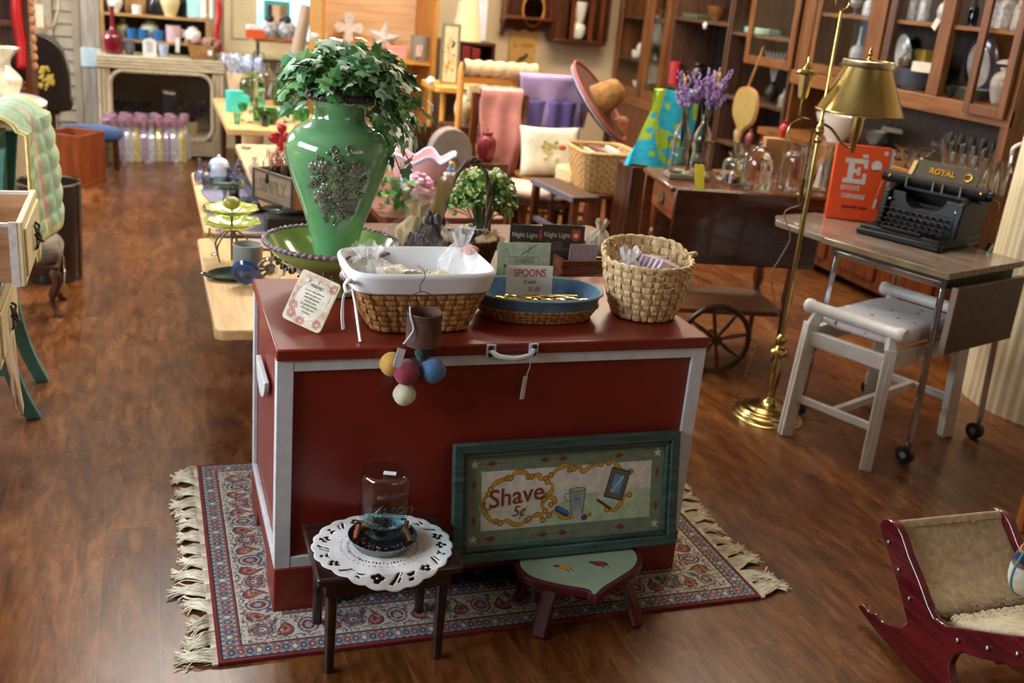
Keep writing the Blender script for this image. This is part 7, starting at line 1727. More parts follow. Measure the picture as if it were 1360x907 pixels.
for k, (px, py, w, h, sh, l) in enumerate(((1205, 222, 26, 24, 'bowl', 'cut glass bowl right of the orange box'), (1225, 228, 26, 28, 'ruffle', 'ruffled glass sugar bowl on the hutch counter'), (1240, 216, 20, 26, 'goblet', 'stemmed glass dish before the standing card'), (1195, 212, 24, 18, 'ruffle', 'small pressed glass dish behind the cut glass bowl'))):
    pot('pressed_glass_bowl', l, 'glassware', ct(px, py), sh, w, h, cg, mod=lambda a, t: 1+.05*math.sin(14*a))
rn = random.Random(5)
for r in range(3):
    for k in range(6):
        px = 1254+k*14.5-r*2; py = 246+k*2.6-r*13
        pot('drinking_glass', 'clear straight drinking glass in the crowd of glasses on the hutch counter', 'glass', ct(px, py), 'glass', 14, 42, cg, 'clear drinking glasses on the hutch counter', n=20)
pot('green_glass_cup', 'green glass cup among the clear drinking glasses', 'cup', ct(1258, 224), 'mug', 20, 22, glass('greencup', '3f8a4a', .05))
tc2 = thing('standing_card', 'white handwritten card standing among the drinking glasses', 'card', ct(1254, 205), rot=(0, .05, -.45)); hh = 48*mpp(tc2.location); B().bb(-.04, .04, 0, .002, 0, hh).out('card', cm, tc2)
for k in range(4): B().bb(-.028, .025-.006*(k % 2), -.001, 0, hh*.4+k*.02, hh*.4+k*.02+.004).out('handwriting', paint('penink', '6a6a80', .7), tc2)
pot('cream_lid_dish', 'cream covered dish behind the drinking glasses', 'dish', ct(1318, 222), 'ginger', 44, 42, paint('creamlid', 'c8be9a', .35))
# ================================================================ DROP LEAF TABLE WITH WHEELS
dl_an = -.2; D0 = Vector((1.887, 3.485, 0))
DT = thing('drop_leaf_cart', 'dark cherry drop leaf tea cart with spoked wheel behind the brass lamp', 'table', D0, rz=dl_an)
Lx, Wy, hz = .62, .42, .72
B().bb(-.02, Lx, -.01, Wy, hz-.02, hz).out('tabletop', chy, DT, bev=.006)
B().bb(.0, Lx-.02, -.022, -.004, .43, hz-.004).out('drop_leaf', wood('leaf_dark', '2e140a', '4a2210', 'x', .22, coat=.4), DT, bev=.005)
B().prism([(x, z) for x, z in [(0, 0), (Lx-.02, 0), (Lx-.02, -.28), (Lx-.1, -.34), (.08, -.34), (0, -.28)]][::-1], 0, .018, Matrix.Translation((.0, Wy+.03, hz-.004)) @ MXZ).out('drop_leaf', chy, DT, bev=.004)
ap = B().bb(.03, Lx-.05, .03, Wy-.03, hz-.15, hz-.02).out('apron', chy, DT)
dw_ = B().bb(.018, .034, .055, Wy-.055, hz-.14, hz-.03).out('drawer', wood('drawer_cherry', '5a2c14', '8a4a26', 'y', .3), DT, bev=.003)
b = B(); b.lathe([(0, 0), (.028, 0), (.03, .003), (.02, .006), (0, .006)], 20, o=(.018, Wy/2, hz-.085), rot=(0, -PI/2, 0)); b.tube(curve([(.01, Wy/2-.022, hz-.08), (.002, Wy/2-.02, hz-.1), (.002, Wy/2+.02, hz-.1), (.01, Wy/2+.022, hz-.08)], 4), .003, 6); b.out('drawer_pull', metal('antique_brass', '8a7a5a', .4), dw_)
lp = [(.02, .57), (.02, .5), (.012, .48), (.022, .46), (.014, .42), (.02, .32), (.023, .28), (.014, .24), (.022, .22), (.014, .18), (.012, .05), (.016, .02), (.01, 0)]
for x, y in ((.045, .045), (.045, Wy-.045), (Lx-.08, .045), (Lx-.08, Wy-.045)): B().lathe([(r, z) for r, z in reversed(lp)], 14, (x, y, 0)).out('leg', chyz, DT)
B().bb(.03, Lx-.08, .04, Wy-.04, .21, .23).out('lower_shelf', wood('shelf_tan', '5a341c', '8a5a38', 'x', .5), DT, bev=.003)
wc_ = Vector((.235, -.05, .135)); Rw = .135
b = B(); b.tube([(wc_.x+Rw*math.cos(a*PI/24), wc_.y, wc_.z+Rw*math.sin(a*PI/24)) for a in range(48)], .011, 8, closed=True)
wo = b.out('wheel_rim', brn, DT)
for k in range(8): a = k*PI/4+.2; B().tube([(wc_.x+.02*math.cos(a), wc_.y, wc_.z+.02*math.sin(a)), (wc_.x+.07*math.cos(a), wc_.y, wc_.z+.07*math.sin(a)), (wc_.x+Rw*math.cos(a), wc_.y, wc_.z+Rw*math.sin(a))], [.006, .009, .006], 8).out('spoke', chyz, wo)
B().cyl((wc_.x, wc_.y-.015, wc_.z), (wc_.x, wc_.y+.06, wc_.z), .022, n=16).out('hub', brn, wo)
def dt_(px, py, z=hz+.001): return az(px, py, z)
# bottles in wire carrier with lavender
wcz = thing('bottle_carrier', 'clear tray and wire carrier for the two lavender bottles', 'carrier', dt_(912, 236), rz=dl_an); s_ = mpp(wcz.location)
b = B(); b.bb(-.085, .085, -.045, .045, 0, .018); b.out('tray', paint('carrier_tray', '8a7a68', .4), wcz, bev=.003)
b = B(); b.tube([(-.08, -.042, .15), (.08, -.042, .15), (.08, .042, .15), (-.08, .042, .15)], .002, 5, closed=True)
for x in (-.08, .08):
    for y in (-.042, .042): b.cyl((x, y, .018), (x, y, .15), .002, n=5)
b.out('wire_frame', metal('copperwire', '7a5a4a', .4), wcz)
for k, x in enumerate((-.042, .042)):
    p = wcz.location+Vector((x*math.cos(dl_an), x*math.sin(dl_an), .019)); bt = thing('lavender_bottle', ['left of the two tall clear glass bottles holding lavender', 'right of the two tall clear glass bottles holding lavender'][k], 'bottle', p)
    b = B(); b.lathe(prof([(0, 0), (.034, 0), (.036, .006), (.036, .07), (.032, .085), (.036, .1), (.034, .15), (.02, .185), (.013, .2), (.013, .225), (.016, .23), (.012, .229), (.010, .2), (.03, .15), (.032, .1), (.028, .085), (.032, .07), (.032, .01), (0, .006)], 3), 32, mod=lambda a, t: 1+.02*math.sin(10*a)); b.out('glass_body', cg, bt)
    lv = thing('lavender_bunch', ['bunch of purple lavender in the left tall bottle', 'bunch of purple lavender in the right tall bottle'][k], 'flowers', p+Vector((0, 0, .22)))
    rn = random.Random(40+k); sb_ = B(); fb_ = B()
    for m in range(16):
        d = Vector((rn.uniform(-.075, .075), rn.uniform(-.045, .045), rn.uniform(.09, .18))); sb_.tube([(0, 0, -.12), tuple(d*.35+Vector((0, 0, .01))), tuple(d)], .0012, 4)
        for j in range(13):
            t = .45+.6*j/12; c = d*t+Vector((rn.uniform(-.006, .006), rn.uniform(-.006, .006), 0)); fb_.ball(tuple(c), .0075*(1.15-.55*(j/12)), (1, 1, 1.2), 6, col=rn.choice(['a284c0', 'bc9cd4', '9474b4', 'ccb0e0', 'b088b8']))
    fb_.out('lavender_flowers', vcol('lavender', .8), lv); sb_.out('stems', paint('greystem', '6a6a50', .7), lv)
block('yellow_tag', 'bright yellow cardboard price tag on the drop leaf table', 'tag', dt_(929, 252), .038, .003, .095, paint('yellowtag', 'd8cc2a', .6), rot=(-.35, 0, -.1), bev=.002)
def glob(name, label, px, py, w, h, sh, mat=cg, **k): return pot(name, label, 'glassware', dt_(px, py), sh, w, h, mat, **k)
glob('glass_dome', 'round clear glass dome with pink contents on the drop leaf table', 976, 243, 38, 38, 'jar')
b = B(); rn = random.Random(2)
for k in range(10): b.ball((rn.uniform(-.02, .02), rn.uniform(-.02, .02), rn.uniform(.008, .03)), .009, n=8, col=rn.choice(['d86a70', 'e0a03a', 'd8a0a8']))
tag(b.out('candies', vcol('candy', .4), loc=dt_(976, 243)), 'pink and orange candies inside the round glass dome', 'candies')['kind'] = 'stuff'
glob('glass_dome_lidded', 'clear bell shaped glass dome with pointed lid on the drop leaf table', 1003, 248, 38, 58, 'dome')
glob('folded_card_glass', 'clear square glass box behind the round glass dome', 985, 228, 30, 34, 'mug')
glob('small_crystal', 'small crystal salt dish at the front of the drop leaf table', 993, 252, 14, 12, 'goblet'); glob('flat_glass_dish', 'flat clear glass dish left of the glass domes', 960, 236, 36, 8, 'plate')
glob('pickle_jar', 'large clear ribbed glass jar behind the brass lamp pole', 1052, 252, 38, 58, 'jar', mod=lambda a, t: 1+.02*math.sin(16*a)); glob('hinged_jar', 'clear glass canister right of the ribbed glass jar', 1080, 250, 36, 56, 'mug', mod=lambda a, t: 1+.02*math.sin(16*a))
glob('tiny_glass_cup', 'tiny clear glass cup between the dome and the ribbed jar', 1026, 242, 15, 18, 'cup')
block('wood_panel_box', 'tan cardboard box behind the glass domes', 'box', dt_(1024, 226), .10, .06, .14, paint('tanbox', 'a87848', .6), rz=-.3)
pot('red_bottle', 'small red figurine on the cardboard box', 'figurine', dt_(1024, 226)+Vector((.03, 0, .141)), 'vase', 12, 22, paint('redfig', 'b8242a', .4))
# ================================================================ BRASS FLOOR LAMP
LX, LY = 2.10, 2.95
BR = metal('lamp_brass', 'bca468', .22, var=.12); BRd = metal('lamp_brass_dark', '8a6a34', .25)
lm = thing('floor_lamp', 'tall brass floor lamp with brass shade and candle arm', 'lamp', (LX, LY, 0))
B().lathe(prof([(0, .0), (.122, 0), (.125, .006), (.118, .018), (.108, .022), (.1, .03), (.085, .034), (.07, .042), (.04, .05), (.022, .062), (.015, .075), (.016, .08)], 4)+[(0, .08)], 64).out('base', BR, lm)
B().lathe(prof([(.012, .075), (.013, .1), (.021, .15), (.017, .2), (.012, .225), (.03, .235), (.036, .245), (.03, .255), (.014, .265), (.012, .275), (.020, .29), (.017, .3), (.0085, .31)], 4), 32).out('turned_stem', BR, lm)
B().lathe([(.0085, .3), (.0085, 1.04), (.006, 1.05), (.0055, 1.40), (.0, 1.40)], 20).out('pole', BR, lm)
B().lathe(prof([(.008, .98), (.014, .99), (.010, 1.01), (.016, 1.02), (.011, 1.04), (.009, 1.06)], 4), 24).out('collar', BR, lm)
b = B(); r0 = Vector((math.cos(YAW), -math.sin(YAW), 0)); q = .021
b.tube([(r0.x*q*math.cos(k*PI/12), r0.y*q*math.cos(k*PI/12), 1.425+q*1.1*math.sin(k*PI/12)) for k in range(24)], .0042, 8, closed=True); b.out('top_ring', BR, lm)
sc0 = r0*.118; SZ0, SZ1 = 1.09, 1.258
b = B(); b.lathe([(.141, SZ0), (.143, SZ0+.004), (.138, SZ0+.006), (.077, SZ1-.022), (.077, SZ1)], 64, (sc0.x, sc0.y, 0)); 
shd = bpy.data.objects.new('x', None); bpy.data.objects.remove(shd)
b.f = [f for f in b.f if len(f) == 4]; b.m = b.m[:len(b.f)]
b.out('lamp_shade', BR, lm, solid=.0015)
b = B(); b.lathe([(.0795, SZ1-.022), (.082, SZ1-.018), (.082, SZ1-.002), (.0795, SZ1)], 64, (sc0.x, sc0.y, 0), mod=lambda a, t: 1+.006*math.sin(60*a)); b.f = [f for f in b.f if len(f) == 4]; b.m = b.m[:len(b.f)]; b.out('gallery', metal('pale_brass', 'd8cfae', .3), lm, solid=.001)
b = B()
for k in range(3): a = k*PI*2/3+.5; b.cyl((sc0.x, sc0.y, SZ1-.012), (sc0.x+.078*math.cos(a), sc0.y+.078*math.sin(a), SZ1-.012), .002, n=6)
b.lathe(prof([(.006, SZ1-.015), (.009, SZ1), (.005, SZ1+.012), (.008, SZ1+.022), (.004, SZ1+.034), (0, SZ1+.042)], 4), 16, (sc0.x, sc0.y, 0)); b.out('finial', BR, lm)
b = B(); b.tube(curve([tuple(r0*.01+Vector((0, 0, 1.045))), tuple(r0*.04+Vector((0, 0, 1.03))), tuple(r0*.085+Vector((0, 0, .985))), tuple(r0*.112+Vector((0, 0, .975))), tuple(r0*.118+Vector((0, 0, 1.0)))], 6), .0045, 8); b.lathe([(.006, .96), (.012, .99), (.018, 1.03), (.02, 1.06), (.016, 1.12), (0, 1.12)], 20, (sc0.x, sc0.y, 0)); b.cyl((sc0.x, sc0.y, 1.1), (sc0.x, sc0.y, SZ1-.01), .004); b.out('socket_arm', BR, lm)
cpt = -r0*.075
b = B(); b.tube(curve([tuple(-r0*.005+Vector((0, 0, 1.045))), tuple(-r0*.04+Vector((0, 0, 1.055))), tuple(-r0*.07+Vector((0, 0, 1.06))), tuple(cpt+Vector((0, 0, 1.08)))], 6), .004, 8); b.tube(curve([tuple(-r0*.06+Vector((0, 0, 1.058))), tuple(-r0*.1+Vector((0, 0, 1.03))), tuple(-r0*.105+Vector((0, 0, .96))), tuple(-r0*.1+Vector((0, 0, .88)))], 6), .0025, 6); b.cyl(tuple(cpt+Vector((0, 0, 1.07))), tuple(cpt+Vector((0, 0, 1.12))), .003); b.out('candle_arm', BR, lm)
b = B(); b.lathe([(.006, 1.115), (.016, 1.125), (.024, 1.19), (.02, 1.2), (0, 1.2)], 8, tuple(cpt)); b.out('candle_cup', metal('satin_brass', 'c8b070', .35), lm, flat=True)
b = B(); b.lathe([(.03, 1.197), (.034, 1.203), (.03, 1.21), (.015, 1.214), (.004, 1.235), (.006, 1.245), (0, 1.262)], 20, tuple(cpt)); b.out('candle_cap', BR, lm)
b = B(); cb_ = r0*-.03; pts = [cpt*.3+Vector((0, 0, 1.0)), cpt*.35+Vector((0, 0, .85)), cpt*.2+Vector((0, 0, .78)), cpt*.9+Vector((0, 0, .74)), cpt*.45+Vector((0, 0, .66)), cpt*.75+Vector((0, 0, .58)), cpt*1.0+Vector((0, 0, .52)), cpt*.6+Vector((0, 0, .42)), cpt*.3+Vector((0, 0, .35)), cpt*1.1+Vector((0, 0, .26)), cpt*1.2+Vector((.0, .05, .05)), cpt*.8+Vector((0, .12, .006))]
b.tube(curve([tuple(p) for p in pts], 6), .0022, 6); b.out('power_cord', paint('cord', '8a6a4a', .5), lm)
b = B(); b.cyl(tuple(cpt*.32+Vector((0, 0, 1.03))), tuple(cpt*.32+Vector((0, 0, .80))), .0035, n=8); b.cyl(tuple(cpt*.32+Vector((0, 0, .86))), tuple(cpt*.32+Vector((0, 0, .78))), .008, n=12); b.out('counterweight', BRd, lm)
# ================================================================ WHITE BENCH
bn_an = math.radians(22.3); bw_ = thing('white_bench', 'white painted bench with rolled side rails and flower sprigged seat pad under the typing table', 'bench', (2.375, 2.745, 0), rz=bn_an)
wp = paint('bench_white', 'd9d6d0', .4, var=.08, sc=25)
hx_, hy_ = .27, .163; sh_ = .40
for sx in (-1, 1):
    for sy in (-1, 1):
        b = B(); b.bar((sx*(hx_-.005), sy*(hy_-.005), 0), (sx*(hx_-.025), sy*(hy_-.015), sh_+.01), .036, .042)
        for k in (-1, 0, 1): b.bar((sx*(hx_+.0135), sy*(hy_-.005)+k*.011, .0), (sx*(hx_-.0055), sy*(hy_-.015)+k*.011, sh_-.03), .005, .004)
        b.out('leg', wp, bw_, bev=.003)
for sy in (-1, 1): B().bb(-hx_+.03, hx_-.03, sy*(hy_-.018)-.011, sy*(hy_-.018)+.011, .335, .395).out('seat_rail', wp, bw_, bev=.003)
for sx in (-1, 1):
    B().bb(sx*(hx_-.022)-.012, sx*(hx_-.022)+.012, -hy_+.03, hy_-.03, .335, .385).out('end_rail', wp, bw_, bev=.003)
    for sy in (-1, 1): B().bar((sx*(hx_-.025), sy*(hy_-.018), .4), (sx*(hx_-.035), sy*(hy_-.03), .445), .03, .036).out('rail_bracket', wp, bw_, bev=.005)
    B().lathe([(0, -hy_-.02), (.021, -hy_-.018), (.024, -hy_-.01), (.024, -hy_+.004), (.020, -hy_+.01), (.020, hy_-.01), (.024, hy_-.004), (.024, hy_+.01), (.021, hy_+.018), (0, hy_+.02)], 24, (sx*(hx_-.03), 0, .462), rot=(PI/2, 0, 0)).out('rolled_rail', wp, bw_)
    B().bb(sx*(hx_-.012)-.009, sx*(hx_-.012)+.009, -hy_+.02, hy_-.02, .13, .155).out('end_stretcher', wp, bw_, bev=.002)
B().bb(-hx_+.02, hx_-.02, -.011, .011, .13, .155).out('cross_stretcher', wp, bw_, bev=.002)
b = B(); b.sheet(lambda u, v: ((hx_-.045)*math.copysign(abs(math.cos(2*PI*u))**.35, math.cos(2*PI*u))*math.sin(PI*v)**.25, (hy_-.012)*math.copysign(abs(math.sin(2*PI*u))**.35, math.sin(2*PI*u))*math.sin(PI*v)**.22, .425-.03*math.cos(PI*v)), 48, 16, cu=True)
sp = b.out('seat_pad', cloth('seat_white', 'e6e2e0', sc=500, bs=.2), bw_)
m, nt, bb_ = base('sprigged_cloth'); vo = N(nt, 'ShaderNodeTexVoronoi', _Scale=17.0, _Randomness=.35); nt.links.new(coords(nt, (1, 1, .3)), vo.inputs['Vector'])
nt.links.new(ramp(nt, vo.outputs['Distance'], ['a8404c', 'b05a60', 'e6e3e8', 'e6e3e8'], [.0, .12, .15, 1]), bb_.inputs['Base Color']); bb_.inputs['Roughness'].default_value = .9; sp.data.materials[0] = m
B().box((.08, hy_-.08, .17), (.03, .002, .045), (0, 0, .2)).out('price_tag', MC['tagpaper'], bw_)
# ================================================================ TYPING TABLE
ta = math.radians(18.5); TT = thing('typing_table', 'brown laminate typing table on chrome legs with casters and one leaf hanging', 'table', (2.485, 2.79, 0), rz=ta)
lam = wood('laminate', '6a5a50', '8f7e72', 'y', .22, sc=1.2, coat=.5); lamd = wood('laminate_dark', '42342c', '5c4a40', 'y', .3)
tz = .665; Xa, Xb, Ya, Yb = -.235, .225, -.24, .235
B().bb(Xa, Xb, Ya, Yb, tz-.022, tz).out('tabletop', lam, TT, bev=.002)
B().bb(Xa-.003, Xa, Ya, Yb, tz-.02, tz-.002).out('metal_edge', metal('edge_gold', 'c8b88c', .3), TT)
B().bb(Xa+.03, Xb-.02, Ya+.02, Yb-.02, tz-.06, tz-.022).out('frame_apron', paint('apron_dark', '2a2624', .4), TT)
B().prism([(Xa+.01, Yb+.004), (Xb-.03, Yb+.004), (Xb-.03, Yb+.22), (Xb-.12, Yb+.30), (Xa+.12, Yb+.31), (Xa+.05, Yb+.25)], tz-.022, tz-.001).out('raised_leaf', lam, TT, bev=.002)
B().bb(Xa+.03, Xb-.02, Ya-.026, Ya-.006, tz-.265, tz-.045).out('hanging_leaf', lamd, TT, bev=.002)
B().bb(Xa+.022, Xa+.029, Ya-.026, Ya-.006, tz-.265, tz-.045).out('leaf_edge', paint('leaf_edge', '8f7a6c', .5), TT)
tcm = paint('rubber', '121214', .4, coat=.3)
for sx, sy in ((-1, -1), (-1, 1), (1, -1), (1, 1)):
    x, y = sx*.19 if sx < 0 else .215, sy*.215
    l = B().bar((x*1.08-.0, y*1.03, .075), (x*.98, y*.93, tz-.03), .018, .018); l.out('leg', chrome, TT, bev=.002)
    c = B().tube([(x*1.08, y*1.03, .085), (x*1.08, y*1.03, .055)], .010).out('caster_fork', chrome, TT)
    B().cyl((x*1.08-.013, y*1.03+.008, .031), (x*1.08+.013, y*1.03+.008, .031), .031, n=28).out('caster_wheel', tcm, c, bev=.004)
    B().cyl((x*1.08-.015, y*1.03+.008, .031), (x*1.08+.015, y*1.03+.008, .031), .012, n=16).out('wheel_hub', chrome, c)
for q1_, q2_ in (((-.2, -.2, .615), (-.2, .2, .615)), ((.2, -.2, .6), (.2, .2, .6)), ((Xb-.02, -.1, tz-.04), (Xb+.03, -.1, tz+.02))): B().bar(q1_, q2_, .014, .02).out('brace', chrome, TT, bev=.001)
# --- orange paper box
e0 = az(1096, 288, tz+.001); e1 = az(1167, 296, tz+.001); an = math.atan2(e1.y-e0.y, e1.x-e0.x)
wB = (e1-e0).length*1.0; hB = wB*1.40
ob2 = thing('paper_box', 'bright orange typewriter paper box standing beside the black typewriter', 'box', e0, rot=(-.10, 0, an))
org = paint('orange_card', 'e8501a', .45, var=.04); 
B().bb(0, wB, 0, .028, 0, hB).out('box_body', org, ob2, bev=.0015)
B().bb(wB+.0005, wB+.012, .004, .026, .002, hB-.004).out('paper_edge', paint('paper_edge', 'c9c4c4', .7), ob2)
prn = paint('print_white', 'dcd6cc', .6); prb = paint('print_black', '2a1410', .6)
b = B(); X = lambda x: x*wB; Z = lambda z: z*hB
for (x0, x1, z0, z1) in ((.20, .62, .76, .82), (.20, .62, .49, .55), (.27, .38, .55, .76), (.55, .62, .70, .76), (.55, .62, .55, .63), (.38, .47, .63, .68), (.44, .50, .60, .71)): b.bb(X(x0), X(x1), -.0014, 0, Z(z0), Z(z1))
b.bb(X(.50), X(.60), -.0014, 0, Z(.84), Z(.885))
b.prism([(X(.78)+.019*math.cos(k*PI/12), Z(.75)+.019*math.sin(k*PI/12)) for k in range(24)], 0, .0014, MXZ); b.bb(X(.88), X(.95), -.0012, 0, Z(.90), Z(.95)); b.out('letter_emblem', prn, ob2)
text("EATON'S", .0235, 'lettering', prn, ob2, (X(.36), -.0008, Z(.425)), sx=.72, bold=.0006)
text('CORRASABLE', .0235, 'lettering', prn, ob2, (X(.44), -.0008, Z(.315)), sx=.60, bold=.0006)
text('typewriter paper', .0185, 'lettering', prb, ob2, (X(.50), -.0008, Z(.175)), sx=.75, bold=.0003)
b = B(); b.tube(curve([(X(.88), -.004, Z(.72)), (X(.92), -.01, Z(.6)), (X(.88), -.012, Z(.45)), (X(.86), -.008, Z(.34))], 5), .0008, 4); b.box((X(.86), -.006, Z(.25)), (.011, .0015, .036), (0, .1, 0)); b.out('price_tag', MC['creamtag'], ob2)
# --- typewriter
f0 = az(1146, 310, tz+.001); f1 = az(1240, 334, tz+.001); an = math.atan2(f1.y-f0.y, f1.x-f0.x); TWW = (f1-f0).length
print('typewriter width', TWW, 'angle', math.degrees(an))
tw_ = thing('typewriter', 'antique black manual typewriter standing on the typing table', 'typewriter', (f0+f1)/2, rz=an)
K = .30/.30; kb_ = paint('type_black', '08080a', .38, var=.3, spec=.22); kg = paint('type_grey', '3a3a36', .4)
hw = .15
b = B(); b.prism([(-hw, -.0), (hw, 0), (hw+.004, .30), (-hw-.004, .30)], .004, .035); b.prism([(-hw-.006, -.015), (hw+.006, -.015), (hw+.006, .02), (-hw-.006, .02)], .0, .022); b.out('base_frame', kb_, tw_, bev=.006)
side = [(.10, .03), (.30, .03), (.31, .165), (.16, .165), (.12, .15), (.105, .09)]
for s in (-1, 1):
    B().prism(side, -.012, .012, Matrix.Translation((s*(hw-.012), 0, 0)) @ MYZ).out('side_panel', kb_, tw_, bev=.005)
B().bb(-hw+.02, hw-.02, .28, .30, .03, .16).out('back_panel', kb_, tw_)
# front plate with the curved type basket opening
pts = [(-hw+.012, .055), (hw-.012, .055), (hw-.012, .15)]+[(.075*math.cos(a)+.0, .15-.055*math.sin(a)) for a in [PI*k/14 for k in range(15)]]+[(-hw+.012, .15)]
B().prism(pts, 0, .012, Matrix.Translation((0, .125, 0)) @ Euler((-.18, 0, 0)).to_matrix().to_4x4() @ MXZ).out('front_plate', kb_, tw_, bev=.003)
b = B()
for k in range(24):
    a = PI*(k+.5)/24; b.tube([(.07*math.cos(a), .14, .14-.05*math.sin(a)), (.02*math.cos(a), .20, .10)], .0016, 4)
b.out('type_bars', metal('typebar', '5a5a60', .35), tw_)
B().bb(-hw+.02, hw-.02, .13, .29, .035, .10).out('mechanism', paint('mech', '17181a', .6), tw_)
kf = paint('key_face', '0c0c0e', .4, spec=.2)
for r in range(4):
    n = 10 if r else 10
    for k in range(n):
        x = -.118+.0255*k+.006*(3-r); y = .022+.024*r; z = .048+.0135*r
        ko = B().cyl((x, y, z), (x, y, z+.004), .0088, n=14).out('key', kf, tw_)
        b = B(); b.tube([(x+.0088*math.cos(a*PI/6), y+.0088*math.sin(a*PI/6), z+.004) for a in range(12)], .0012, 5, closed=True); b.bar((x, y, z), (x, y+.03, z-.012), .002, .004); b.out('key_ring', metal('key_metal', '4a4a4e', .4), ko)
B().bb(-.075, .075, .0, .012, .036, .046).out('space_bar', kb_, tw_, bev=.002)
B().cyl((-hw-.035, .20, .185), (hw+.035, .20, .185), .021, n=28).out('platen', paint('platen_rub', '121212', .6, spec=.2), tw_)
for s in (-1, 1):
    B().cyl((s*(hw+.035), .20, .185), (s*(hw+.055), .20, .185), .018, n=20).out('platen_knob', kb_, tw_, bev=.003)
    B().ball((s*(hw+.02), .178, .19), .007).out('brass_stud', brass, tw_)
B().bb(-hw-.03, hw+.03, .215, .235, .15, .172).out('carriage_rail', kg, tw_, bev=.002)
b = B()
for x in (-.1, 0.0, .035, .1): b.bb(x-.003, x+.003, .17, .178, .165, .20)
b.out('paper_bail', metal('bail', '8a8474', .3), tw_)
pt_ = B().box((0, .245, .225), (.25, .006, .07), (-.5, 0, 0)).out('paper_table', paint('table_olive', '47402f', .4), tw_, bev=.002)
text('ROYAL', .03, 'lettering', metal('gold_letter', 'd0a040', .35), tw_, (-.01, .2405, .226), rot=(PI/2-.5, 0, 0), sx=1.0, bold=.001, ext=.001)
b = B(); b.tube([(.085+.013*math.cos(k*PI/10), .2405+.013*math.sin(k*PI/10)*.48, .226+.013*math.sin(k*PI/10)*.88) for k in range(20)], .0022, 5, closed=True); b.out('gold_emblem', MC['gold_letter'], tw_)
B().box((-.12, .24, .222), (.016, .008, .06), (-.5, 0, 0)).out('paper_guide', metal('cream_metal', 'c8b078', .4), tw_)
b = B()
for (x, y, z) in ((-.12, .118, .12), (.125, .118, .12), (.13, .113, .085), (-.13, .113, .075)): b.ball((x, y, z), .0055)
b.out('screw', metal('nickel', 'b0b0b0', .25), tw_)
b = B(); b.tube(curve([(-hw-.01, .21, .19), (-hw-.06, .18, .20), (-hw-.085, .16, .195)], 5), .003, 6); b.tube(curve([(hw+.01, .24, .18), (hw+.05, .26, .16), (hw+.04, .28, .13)], 5), .003, 6); b.out('carriage_lever', metal('nickel', 'b0b0b0', .25), tw_)
# ================================================================ RIGHT EDGE
bpz = az(1358, 573, 0); el = az(1291, 540, 0)
rc = .36; pc1 = thing('draped_column', 'tall round cream pleated fabric covered pedestal at the right edge', 'pedestal', (3.395, 2.895, 0))
B().lathe([(rc, 0), (rc*.995, .02), (rc*.985, .6), (rc*.97, .9), (rc*.96, 1.1), (0, 1.1)], 220, mod=lambda a, t: 1+.008*math.sin(52*a)+.004*math.sin(23*a+1)).out('pleated_cover', paint('pleat_cloth', 'dccfae', .85, var=.08, sc=8), pc1)
# rocker
mp = wood('rocker_maroon', '3c0810', '6e1822', 'y', .2, coat=.7)
RX, RX2 = 1.61, 1.925
rk = thing('gout_rocker', 'low maroon wooden rocking footrest with beige carpet slings', 'rocking footrest', (RX, 1.55, 0))
prof_ = [(1.765, .035), (1.75, .05), (1.725, .045), (1.70, .056), (1.675, .05), (1.645, .062), (1.612, .078), (1.60, .1), (1.638, .148), (1.668, .18), (1.699, .211), (1.735, .245), (1.752, .262), (1.75, .28), (1.735, .293), (1.713, .297), (1.695, .296), (1.675, .285), (1.64, .25), (1.594, .215), (1.55, .175), (1.526, .16), (1.49, .165), (1.424, .20), (1.36, .235), (1.299, .27), (1.22, .32), (1.19, .31), (1.18, .28), (1.21, .24), (1.279, .205), (1.34, .18), (1.386, .155), (1.43, .138), (1.448, .12), (1.455, .09), (1.44, .06), (1.40, .03), (1.33, .03), (1.28, .045), (1.26, .03), (1.30, .012), (1.40, .002), (1.50, .0), (1.60, .006), (1.68, .015), (1.74, .026)]
for k, x in enumerate((RX, RX2)):
    pl = [(y-1.55, z) for y, z in prof_]
    o = B().prism(pl[::-1] if False else pl, 0, .02, Matrix.Translation((x-RX, 0, 0)) @ MYZ).out('side_plate', mp, rk, bev=.004)
    for (y, z) in ((1.707, .246), (1.657, .203), (1.605, .159), (1.447, .157), (1.37, .192), (1.30, .228)):
        b = B(); sx = -.003 if k == 0 else .023
        b.ball((x-RX+sx, y-1.55, z), .0062, (.7, 1, 1), 10); b.out('bolt', metal('bolt_steel', 'b0a0a4', .25), o)
carp = paint('carpet_beige', 'bea888', .98, c2='9c8464', sc=55, bs=1.0); 
def carpet(name, pts, seed):
    pp = curve(pts, 10); b = B(); rn = random.Random(seed); n = len(pp)
    W = RX2-RX-.02
    def fn(u, v):
        i = min(int(v*(n-1)), n-2); f = v*(n-1)-i; y = pp[i][0]*(1-f)+pp[i+1][0]*f; z = pp[i][1]*(1-f)+pp[i+1][1]*f
        return (.02+W*u, y-1.55+rn.uniform(-.0005, .0005), z+rn.uniform(-.0006, .0006))
    b.sheet(fn, 110, 120); return b.out(name, carp, rk, solid=.012)
carpet('back_sling', [(1.70, .285), (1.712, .296), (1.722, .288), (1.70, .262), (1.655, .222), (1.605, .186), (1.56, .165), (1.545, .15), (1.555, .14)], 1)
c_ = carpet('seat_sling', [(1.50, .17), (1.47, .17), (1.42, .195), (1.36, .228), (1.3, .262), (1.24, .30), (1.21, .315)], 2); c_.data.materials[0] = paint('carpet_pale', 'd8cdb4', .98, c2='b8ab8e', sc=55, bs=1.0)
for y, z in ((1.60, .12), (1.36, .19)): B().cyl((.02, y-1.55, z-.02), (RX2-RX, y-1.55, z-.02), .012).out('cross_dowel', mp, rk)
